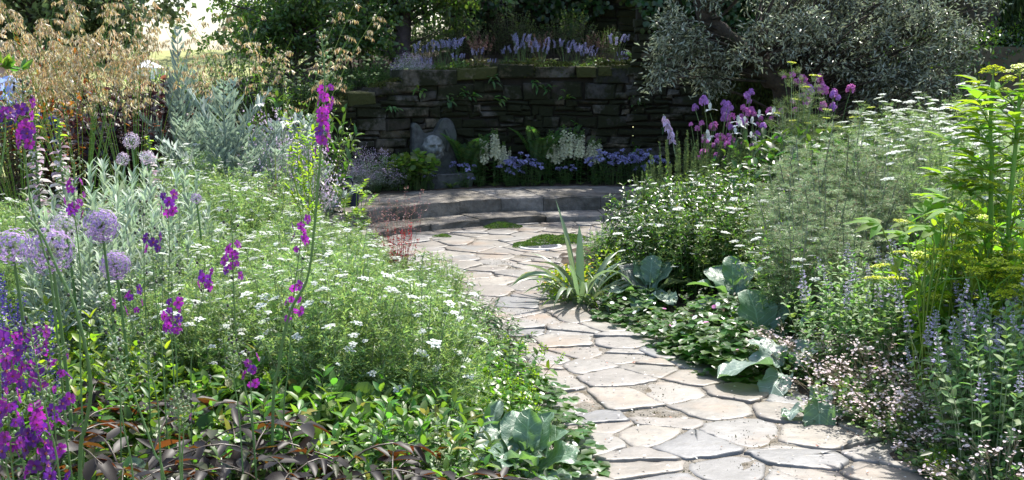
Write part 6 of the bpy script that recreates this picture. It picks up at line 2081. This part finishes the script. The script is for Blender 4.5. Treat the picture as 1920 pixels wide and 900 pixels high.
drift('lace', (290, 870), (4.1, 7.9), 62, 'white lace flower with feathery foliage', 'white lace flowers in the left bed', 609, (.72, 1.1), margin=.22, keep=lambda x, y, p: x < xl(y) - .2, cap=lambda p: np.interp(p, [290, 400, 500, 640, 700, 800, 870], [280, 300, 328, 392, 452, 490, 540]) + RNG(int(p)).uniform(-12, 30))
drift('mint', (430, 700), (4.6, 5.6), 8, 'mint plant under the white lace flowers', 'mint under the lace flowers', 615, (.9, 1.2), margin=.2)
drift('lace', (-20, 330), (5.2, 7.2), 10, 'white lace flower beneath the silver foliage', 'white lace flowers beneath the silver foliage', 610, (.9, 1.1))
for i, (px, py, Y) in enumerate(((905, 548, 6.9), (930, 575, 6.4), (880, 560, 6.7), (955, 600, 6.0), (905, 600, 6.1), (865, 545, 7.2), (960, 640, 5.6), (915, 640, 5.6))):
    plant('darkmint', px, py, Y, 'dark-stemmed mint left of the path', 'dark-stemmed mint at the path edge')
for px, py, Y in ((1000, 700, 4.95), (1030, 745, 4.6), (985, 690, 5.2), (1045, 800, 4.35), (1050, 850, 4.15), (1030, 880, 4.0)):
    plant('strawberry', px, py, Y, 'strawberry plant with pale pink flowers, left of the path', 'strawberries left of the path')
for px, py, Y in ((130, 300, 5.2), (170, 270, 5.6), (210, 285, 5.3), (250, 330, 4.9), (300, 300, 5.5), (330, 290, 5.9), (210, 360, 4.6), (300, 370, 4.8), (360, 320, 5.8), (150, 350, 4.7), (90, 340, 5.0), (262, 285, 5.7)):
    plant('artemisia', px, py + 10, Y, 'silver-leaved wormwood among the mulleins', 'silver-leaved wormwood')
drift('salvia', (110, 330), (5.2, 6.4), 9, 'deep purple sage behind the silver foliage', 'deep purple sage behind the silver foliage', 611, (.9, 1.1))
drift('salvia', (-10, 90), (3.6, 4.2), 3, 'deep purple sage under the lilac globes at the left edge', 'deep purple sage at the left edge', 612, (.85, 1.0))
plant('acanthus', 62, 200, 5.6, "bear's breech flower spire, left one of the pair behind the dark mullein"); plant('acanthus', 108, 210, 5.4, "bear's breech flower spire, right one of the pair before the copper shrub"); plant('acanthus', 278, 245, 6.8, "small bear's breech spire showing behind the pale allium globes")
drift('heuchera', (240, 540), (7.2, 8.6), 14, 'low plant with a pink-brown haze of flowers', 'pink-brown haze flowers', 613, (.95, 1.15), margin=.3)
plant('heuchera', 742, 352, 7.9, 'dark pink haze flower rising in front of the stone steps'); plant('redheuchera', 752, 415, 7.7, 'red-flowered plant at the left edge of the path by the steps', sx=.65)
for px, py, Y, lab in ((664, 335, 8.0, 'lime-leaved umbellifer in front of the navy bag'), (572, 195, 6.6, 'tall umbellifer with pale heads beside the tallest mullein')):
    plant('lovage', px, py, Y, lab, sx=.5 if py < 250 else .8)
for px, py, Y in ((812, 458, 7.3), (845, 476, 7.0), (760, 470, 7.4)):
    plant('lace', px, py, Y, 'white lace flower head leaning out over the path', 'white lace flowers leaning over the path', sx=.7)
# back of the left bed
plant('stipa', 130, -10, 8.6, 'golden oat grass with a cloud of seed heads at the upper left', sx=1.15); plant('stipa', 235, 15, 8.2, 'golden oat grass with green stems in front of the plum-leaved shrub', sx=1.1)
plant('stipa', 20, 20, 9.0, 'golden oat grass cut by the left edge', sx=1.1); plant('thinstipa', 520, 20, 10.2, 'golden oat grass with drooping seed heads before the slender tree', sx=1.25)
plant('thinstipa', 425, 45, 10.4, 'golden oat grass behind the silver cardoon', sx=1.1)
plant('cardoon', 415, 118, 8.6, 'silver cardoon with a tall spire of jagged leaves'); plant('cardoon', 360, 170, 9.2, 'silver cardoon left of the tallest one', sx=1.1); plant('cardoon', 480, 195, 9.0, 'low silver cardoon right of the tallest one', sx=1.2); plant('cardoon', 330, 60, 10.2, 'silver cardoon standing back against the bright sky', sx=.7)
plant('plum', 255, 118, 10.4, 'dark plum-leaved shrub behind the golden grass', sx=.95); plant('plum', 205, 150, 10.8, 'smaller plum-leaved shrub left of the dark one')
plant('copper', 70, 130, 11.2, 'copper-leaved shrub behind the bear’s breech spires'.replace('’', "'")); plant('copper', 30, 60, 13.2, 'tall copper-leaved shrub at the upper left'); plant('copper', 125, 60, 12.6, 'copper-leaved shrub beside the plum-leaved one', sx=.6)
plant('shrub', 20, 150, 10.8, 'green shrub between the seated person and the copper shrub'); plant('darkshrub', 330, 170, 12.4, 'dark shrub filling the gap behind the cardoons', sx=1.2); plant('darkshrub', 430, 130, 12.8, 'dark shrub under the slender tree', sx=1.2)
plant('shrub', 500, 210, 11.4, 'leafy shrub behind the low cardoon', sx=1.1); plant('shrub', 570, 240, 11.2, 'leafy shrub at the left end of the drystone wall', sx=1.1); plant('darkshrub', 140, 170, 12.5, 'dark shrub behind the acanthus spires', sx=1.1)
for px, py, Y in ((455, 60, 13.6), (500, 85, 13.2), (545, 110, 12.9), (310, 120, 13.0)):
    plant('shrub', px, py, Y, 'green shrub behind the cardoons', 'green shrubs behind the cardoons', sx=1.2)
drift('lace', (330, 540), (6.6, 8.8), 10, 'white lace flower near the heuchera haze', 'white lace flowers at the back', 614, (1.0, 1.2), margin=.3)
for px, py, Y in ((330, 108, 17), (385, 100, 18), (440, 95, 17.5), (270, 118, 18), (230, 125, 17)):
    plant('paleshrub', px, py, Y, 'hazy grey-green shrub at the lawn edge', 'hazy shrubs at the lawn edge', sx=1.5)
for px, py, Y in ((785, 5, 18.5), (820, -15, 18.0), (850, 0, 18.6), (750, 10, 18.2)):
    plant('darkshrub', px, py, Y, 'dark shrub behind the plum-trunked tree', 'dark shrubs behind the plum-trunked tree', sx=1.3)
for px, py, Y, k in ((560, 165, 10.6, 'shrub'), (600, 190, 10.9, 'bed'), (530, 180, 10.3, 'bed')):
    plant(k, px, py, Y, 'green bushy plant between the cardoons and the stone wall', 'bushy plants left of the stone wall')
plant('cardoon', 560, 190, 9.4, 'silver cardoon nearest to the stone wall', sx=.9)
# white flowers near the wall end, and a leafy twig at the left edge
plant('iris', 515, 195, 8.4, 'white iris in front of the shrub at the wall end', sx=.6); plant('iris', 570, 212, 8.6, 'white iris just left of the tallest mullein', sx=.55)
plant('froth', 508, 190, 9.4, 'grey-lilac froth flower behind the white iris'); plant('froth', 540, 230, 9.0, 'grey-lilac froth flower below the white iris')
tw = MB(); r = RNG(620); P = [at(-40, 120, 3.4), at(10, 125, 3.4), at(45, 132, 3.42)]; b = P[0]; tube(tw, np.array(P) - b, .004, .002, 'stem_green', 4)
tl = MB(); m = 26; t = r.random(m); B = np.stack([np.interp(t, [0, .6, 1], [q[k] - b[k] for q in P]) for k in range(3)], 1)
leaves(tl, LEAF, B, np.stack([r.normal(.3, .5, m), r.normal(0, .5, m), r.normal(.5, .6, m)], 1), rdir(r, m), r.uniform(.03, .05, m), .018, 'leaf_mint')
tn = empty('leafy_branch', tuple(b)); tag(tn, 'glossy green leafy twig poking in at the left edge above the person', 'branch', anchor=P[1]); obj('branch', tw, tn); obj('foliage', tl, tn)


# ------------------------------------------------------------------ planting: right bed
plant('astelia', 1090, 405, 7.6, 'variegated strap-leaved clump arching over the path', sx=1.0, rz=.4)
plant('daylily', 1130, 480, 7.5, 'green strap-leaved plant beside the variegated clump', sx=1.0)
for px, py, Y in ((1048, 500, 8.0), (1075, 488, 8.1), (1060, 508, 7.7)):
    plant('sedum', px, py, Y, 'yellow stonecrop at the foot of the variegated clump', 'yellow stonecrop by the path')
for px, py, s_, lab in ((1030, 452, 1.0, 'thyme mat beside the iron drain cover'), (1070, 447, .8, 'thyme mat between the drain and the steps'), (985, 458, .55, 'small thyme tuft left of the iron drain cover'), (940, 423, .75, 'green thyme tuft at the foot of the stone step'), (830, 440, .35, 'tiny thyme tuft near the left end of the stone step')):
    p = on(px, py, .03); put('thyme', (p[0], p[1], .012), s_, lab, 'thyme mats on the terrace')
drift('geranium', (1120, 1230), (8.0, 9.4), 6, 'lilac-flowered geranium clump near the steps', 'low clumps near the steps', 630, (.9, 1.1), margin=-.1)
drift('nepeta', (1110, 1180), (8.3, 9.2), 3, 'small catmint near the stone steps', 'catmint near the steps', 631, (.65, .8), margin=-.1)
drift('lime', (1120, 1190), (7.9, 8.4), 2, 'lime-green herb behind the variegated clump', 'lime-green herbs by the variegated clump', 632, (.75, .9), margin=-.1)
drift('glossy', (1190, 1400), (7.7, 8.6), 9, 'dark glossy-leaved bush behind the cabbages', 'glossy-leaved bushes behind the cabbages', 633, (.95, 1.15))
drift('yarrow', (1200, 1460), (7.3, 8.9), 20, 'white-flowered yarrow over glossy leaves', 'white yarrow of the right bed', 634, (1.0, 1.25))
for px, py, Y in ((1275, 245, 9.3), (1240, 290, 9.1), (1300, 260, 9.2), (1330, 250, 9.4), (1360, 248, 9.3), (1400, 250, 9.2), (1430, 245, 9.4), (1225, 315, 8.9), (1385, 265, 8.9), (1320, 285, 8.9)):
    plant('rosemary', px, py, Y, 'upright grey-green rosemary bush', 'rosemary bushes below the pink flowers')
plant('hosta', 1285, 215, 9.7, 'hosta with a drooping lilac-white flower spike against the dark wall', rz=0)
for px, py, Y, k in ((1345, 185, 10.0, 'globe_orchid'), (1388, 192, 10.1, 'globe_pink'), (1335, 240, 9.8, 'globe_pink'), (1365, 232, 9.8, 'globe_pink'), (1350, 250, 9.5, 'globe_pink'), (1330, 262, 9.4, 'globe_pink'), (1410, 185, 10.2, 'globe_pink'), (1395, 170, 10.4, 'globe_orchid'), (1430, 180, 10.3, 'globe_pink'), (1320, 215, 10.1, 'globe_pink'), (1410, 225, 9.9, 'globe_orchid'), (1380, 240, 9.7, 'globe_pink'), (1440, 255, 9.6, 'globe_orchid')):
    plant(k, px, py, Y, ('pink' if 'pink' in k else 'orchid-purple') + ' globe flower under the olive tree', 'globe flowers under the olive tree')
for px, py, Y in ((1370, 205, 9.9), (1425, 200, 10.0), (1350, 235, 9.7), (1405, 240, 9.6)):
    plant('iris', px, py, Y, 'white iris among the pink globe flowers', 'white irises among the pink globes')
for px, py, Y, k in ((1500, 120, 10.4, 'globe_pink'), (1530, 130, 10.5, 'globe_pink'), (1560, 140, 10.4, 'globe_pink'), (1515, 160, 10.2, 'globe_pink'), (1545, 165, 10.2, 'globe_orchid')):
    plant(k, px, py, Y, ('pink' if 'pink' in k else 'purple') + ' globe flower between the olive trunk and the dark bush', 'globe flowers beside the dark bush')
for px, py, Y in ((1500, 95, 9.2), (1535, 190, 9.0), (1620, 185, 9.4), (1480, 170, 9.3), (1565, 205, 8.8)):
    plant('fennel', px, py, Y, 'green fennel in front of the olive tree', 'green fennel in front of the olive')
drift('bed', (1440, 1660), (8.4, 9.6), 10, 'leafy green perennial between fennel and olive', 'leafy perennials between fennel and olive', 635, (1.6, 2.0))
for px, py, Y in ((1520, 240, 7.2), (1590, 246, 7.3), (1690, 240, 7.4), (1640, 262, 7.1), (1750, 262, 7.2), (1480, 268, 7.4), (1480, 330, 6.8), (1555, 330, 6.6), (1640, 320, 6.8), (1720, 310, 6.9), (1500, 400, 6.3), (1600, 400, 6.2)):
    plant('bronze', px, py, Y, 'smoky grey bronze fennel', 'smoky bronze fennel of the right bed')
drift('ammi', (1600, 1960), (7.8, 9.6), 15, 'white umbel flower behind the bronze fennel', 'white umbel flowers of the right bed', 636, (1.0, 1.22))
drift('ammi', (1740, 1960), (6.0, 7.4), 7, 'white umbel flower behind the angelica', 'white umbel flowers behind the angelica', 637, (.9, 1.1))
drift('yarrow', (1440, 1560), (6.2, 7.2), 6, 'white-flowered yarrow before the bronze fennel', 'white yarrow before the bronze fennel', 638, (.95, 1.15))
for px, py, Y in ((1790, 335, 4.9), (1850, 372, 4.75), (1900, 350, 4.9), (1900, 440, 4.75)):
    plant('parsnip', px, py, Y, 'yellow umbel flower near the right edge', 'yellow umbel flowers near the right edge')
drift('limeleaf', (1740, 1960), (4.85, 6.2), 9, 'lime-leaved perennial under the yellow umbels', 'lime-leaved perennials at the right edge', 642, (.9, 1.15))
drift('nepeta', (1460, 1960), (4.2, 5.9), 42, 'catmint with lilac spikes', 'catmint of the right bed', 639, (.95, 1.25), margin=.28, keep=lambda x, y, p: y > 5.0 or x > xr(y) + .45)
drift('nepeta', (1760, 1960), (3.5, 4.7), 15, 'tall catmint at the right edge', 'catmint at the right edge', 640, (1.0, 1.25), keep=lambda x, y, p: x > xr(y) + .25)
for px, py, Y in ((1660, 620, 5.0), (1490, 590, 5.7), (1540, 600, 5.5), (1600, 620, 5.3), (1455, 610, 5.9), (1570, 660, 5.0), (1640, 660, 4.9), (1700, 660, 4.8), (1680, 720, 4.6), (1740, 730, 4.5), (1790, 700, 4.5), (1640, 735, 4.8), (1760, 800, 4.2), (1800, 790, 4.2), (1830, 850, 3.95), (1890, 800, 3.8), (1850, 720, 4.3), (1760, 650, 4.7)):
    plant('rockflower', px, py, Y, 'pale pink froth flower beside the path', 'pale pink rock flowers beside the path', sx=1.05)
drift('lime', (1730, 1830), (3.75, 4.2), 4, 'low lime-edged herb at the path corner', 'low herbs at the bottom right path edge', 641, (.3, .42), margin=-.12)
for px, py, Y in ((1165, 560, 7.1), (1200, 580, 6.8), (1235, 598, 6.6), (1275, 610, 6.3), (1310, 590, 6.3), (1330, 560, 6.6), (1350, 600, 6.05), (1385, 620, 5.9), (1300, 625, 6.1), (1360, 640, 5.8), (1400, 650, 5.7), (1185, 545, 7.3)):
    plant('strawberry', px + 6, py - 20, Y, 'strawberry plant, right of the path', 'strawberries right of the path', sx=1.0)

# ------------------------------------------------------------------ planting: bed below the wall, in shade
def band(kind, px, py, R, label, group=None, sx=1.0, dz=.24):
    """plant at the foot of the wall, R from the terrace centre, top at (px, py)"""
    Y = 12.0
    for _ in range(8):
        x = (px - CX) / FPX * Y * 1.02; Y = C0[1] + math.sqrt(max(.1, R * R - (x - C0[0]) ** 2))
    P = at(px, py, Y); s = max(.2, (P[2] - dz) / SPEC[kind]['H'])
    return put(kind, (P[0], Y, dz), s, label, group, None, sx)


for px, py, lab in ((655, 295, 'left'), (695, 270, 'middle'), (728, 300, 'right')):
    band('froth', px, py, 4.85, 'frothy grey-white flower, ' + lab + ' one of three beside the lime-leaved mounds', 'frothy grey flowers below the wall', 1.1)
for px, py in ((745, 288), (775, 278), (792, 320), (760, 325), (725, 335)):
    band('alchemilla', px, py, 4.85, 'lime-leaved mound in front of the drystone wall', 'lime-leaved mounds below the wall', .95)
for px, py in ((905, 245), (930, 236), (945, 260), (1030, 240), (1062, 226), (1085, 238), (1108, 248), (1045, 258), (1120, 255)):
    band('foxglove', px, py, 4.95, 'white foxglove below the dark wall', 'white foxgloves below the wall', .95)
for px, py in ((868, 298), (800, 318), (958, 290), (980, 285), (998, 295), (1128, 280), (1150, 278), (1172, 280), (1195, 275), (1215, 280), (1228, 290), (965, 308), (1205, 305), (880, 325), (1060, 305)):
    band('blue', px, py, 4.82, 'violet-blue cluster flower below the drystone wall', 'violet-blue flowers below the wall', 1.0)
for px, py in ((876, 245), (1012, 238), (890, 262), (1022, 262), (1215, 320)):
    band('fern', px, py, 5.02, 'green fern against the drystone wall', 'ferns against the wall', .9)
for i, px in enumerate(range(846, 1240, 27)):
    band(('daylily', 'geranium', 'bed')[i % 3], px, 328 + (i * 7) % 14, 4.74, 'low leafy plant behind the stone bench', 'low leafy plants behind the bench', .9)
for i, px in enumerate(range(640, 850, 34)):
    band(('geranium', 'bed')[i % 2], px, 345, 4.74, 'low leafy plant behind the left part of the bench', 'low leafy plants behind the left bench', .9)

# ------------------------------------------------------------------ planting: raised terrace above the wall
def up(kind, px, py, R, label, group=None, sx=1.0):
    Y = 14.0
    for _ in range(8):
        x = (px - CX) / FPX * Y; Y = C0[1] + math.sqrt(max(.1, R * R - (x - C0[0]) ** 2))
    P = at(px, py, Y); z = up_z(P); s = max(.25, (P[2] - z) / SPEC[kind]['H'])
    return put(kind, (P[0], Y, z - .02), s, label, group, None, sx)


r = RNG(650)
for i in range(32):
    px = 800 + 410 * (i % 16) / 15 + r.uniform(-14, 14); row = i // 16
    if r.random() < .38:
        continue
    up('bluebell', px, 84 + r.uniform(0, 34) - row * 14, 5.66 + .28 * row, 'bluebell clump on top of the wall', 'bluebells above the wall', 1.0)
for px, py in ((560, 128), (585, 150), (610, 118), (640, 135), (665, 105), (690, 98), (715, 108), (650, 160), (545, 165), (700, 130), (735, 115), (520, 140), (605, 165), (630, 95)):
    up('pompom', px, py, 5.62 if py > 110 else 6.0, 'yellow pompom flower above the wall end', 'yellow pompom flowers above the wall', 1.1)
up('froth', 765, 92, 5.75, 'grey-white froth flower on top of the wall beside the tree trunk', None, 1.05); up('froth', 790, 100, 5.7, 'grey-white froth flower next to the bluebells on the wall', None, 1.0)
for i, (px, py) in enumerate(((830, 40), (880, 28), (930, 36), (985, 22), (1040, 30), (1095, 35), (1140, 45), (860, 5), (960, 0), (1075, 5), (800, 30), (1010, 50))):
    up('paleshrub' if i % 3 else 'shrub', px, py, 6.5 + .25 * (i % 3), 'grey-green shrub behind the bluebells', 'shrubs behind the bluebells', .9)
for px, py in ((640, 40), (690, 30), (600, 60), (560, 90), (720, 50), (665, 0), (520, 80), (760, 45), (800, 50), (735, 70), (775, 20), (620, 85), (480, 100)):
    up('shrub', px, py, 7.0, 'green shrub under the slender tree', 'shrubs under the slender tree', .9)
for i, (px, py) in enumerate(((825, 108), (862, 104), (905, 112), (948, 103), (992, 110), (1035, 104), (1078, 110), (1120, 104), (1165, 108), (780, 128), (720, 150))):
    up(('bed', 'geranium', 'daylily')[i % 3], px, py, 5.55, 'low leafy plant atop the wall', 'leafy plants at the top edge of the wall', .9)
for px in (900, 1010, 1120):
    up('heuchera', px, 55, 6.1, 'pale pink haze flower among the bluebells', 'haze flowers among the bluebells', 1.2)
up('fern', 1195, 90, 5.7, 'fern drooping at the corner where the wall steps up', None, 1.2)


# low ground cover so that no bare soil shows between the plants
def cover():
    r = RNG(660); mb = MB(); n = 70000
    y = 2.6 + 9.2 * r.random(n) ** 1.1; x = (r.uniform(-420, 2340, n) - CX) / FPX * y * 1.03
    l_, r_ = xl(y), xr(y)
    ok = ((x < l_ - .06) | (x > r_ + .05))
    rad = np.hypot(x - C0[0], y - C0[1])
    ok &= ~((y > 8.9) & (rad < R_BACK + .05) & (x > -1.6))
    x, y = x[ok], y[ok]; n = len(x)
    z = np.array([ground_z(a, b) for a, b in zip(x, y)]) + r.random(n) ** 1.6 * .15
    D = rdir(r, n, -.1, .7); l = r.uniform(.03, .06, n)
    leaves(mb, SIMPLE, np.stack([x, y, z], 1), D, np.tile([0, 0, 1.], (n, 1)) + rdir(r, n) * .6, l, l * .55, 'leaf_cover')
    o = obj('ground_cover', mb); o['kind'] = 'stuff'


cover()


def litter():
    """petals and bits of leaf fallen on the path"""
    r = RNG(670); n = 900; mb = MB()
    y = r.uniform(3.9, 9.0, n); l_, r_ = xl(y), xr(y); t = r.beta(.38, .32, n); x = l_ + t * (r_ - l_)
    P = np.stack([x, y, np.full(n, .029) + r.uniform(0, .004, n)], 1)
    for k, m in enumerate(('petal_blush', 'leaf_copper', 'petal_white', 'stem_brown')):
        q = np.arange(n) % 4 == k; c = q.sum(); l = r.uniform(.008, .020, c)
        leaves(mb, SIMPLE, P[q], rdir(r, c, -.1, .1), np.tile([0, 0, 1.], (c, 1)), l, l * .6, m)
    o = obj('fallen_petals', mb); o['kind'] = 'stuff'
    m = 1500; y = r.uniform(3.7, 9.4, m); l_, r_ = xl(y), xr(y); t = r.beta(.4, .4, m); x = l_ - .05 + t * (r_ - l_ + .1); mb = MB()
    x, y = np.repeat(x, 5) + r.normal(0, .012, m * 5), np.repeat(y, 5) + r.normal(0, .012, m * 5); n = m * 5
    leaves(mb, SIMPLE, np.stack([x, y, np.full(n, .004)], 1), rdir(r, n, .2, 1), rdir(r, n), r.uniform(.008, .018, n), .006, 'leaf_moss')
    o = obj('joint_moss', mb); o['kind'] = 'stuff'


litter()


# ------------------------------------------------------------------ labels: say which of its kind each one is
ORD = 'first second third fourth fifth sixth seventh eighth ninth tenth eleventh twelfth thirteenth fourteenth fifteenth'.split()


def finish_labels():
    dep = bpy.context.evaluated_depsgraph_get(); dep.update()
    by = {}
    for o, an in THINGS:
        by.setdefault(o['label'], []).append((o, an if an is not None else np.array(o.matrix_world.translation)))
    for lab, lst in by.items():
        if len(lst) == 1:
            continue
        n = len(lst); rows = max(1, int(math.ceil(n / 7)))
        lst.sort(key=lambda t: t[0].location.y)
        ch = [list(c) for c in np.array_split(np.arange(n), rows)]
        for ri, idx in enumerate(ch):
            items = sorted((lst[i] for i in idx), key=lambda t: pix(t[1])[0])
            rn = 'front' if ri == 0 else 'back' if ri == rows - 1 else ORD[ri]
            for k, (o, an) in enumerate(items):
                m = len(items)
                pos = ORD[k] + ' from the left' if k < m - 1 or m == 1 else 'rightmost'
                if k == 0:
                    pos = 'leftmost'
                o['label'] = lab + ', ' + pos + (' of the ' + rn + ' row' if rows > 1 else '')


for o_, a_ in THINGS: pass
finish_labels()
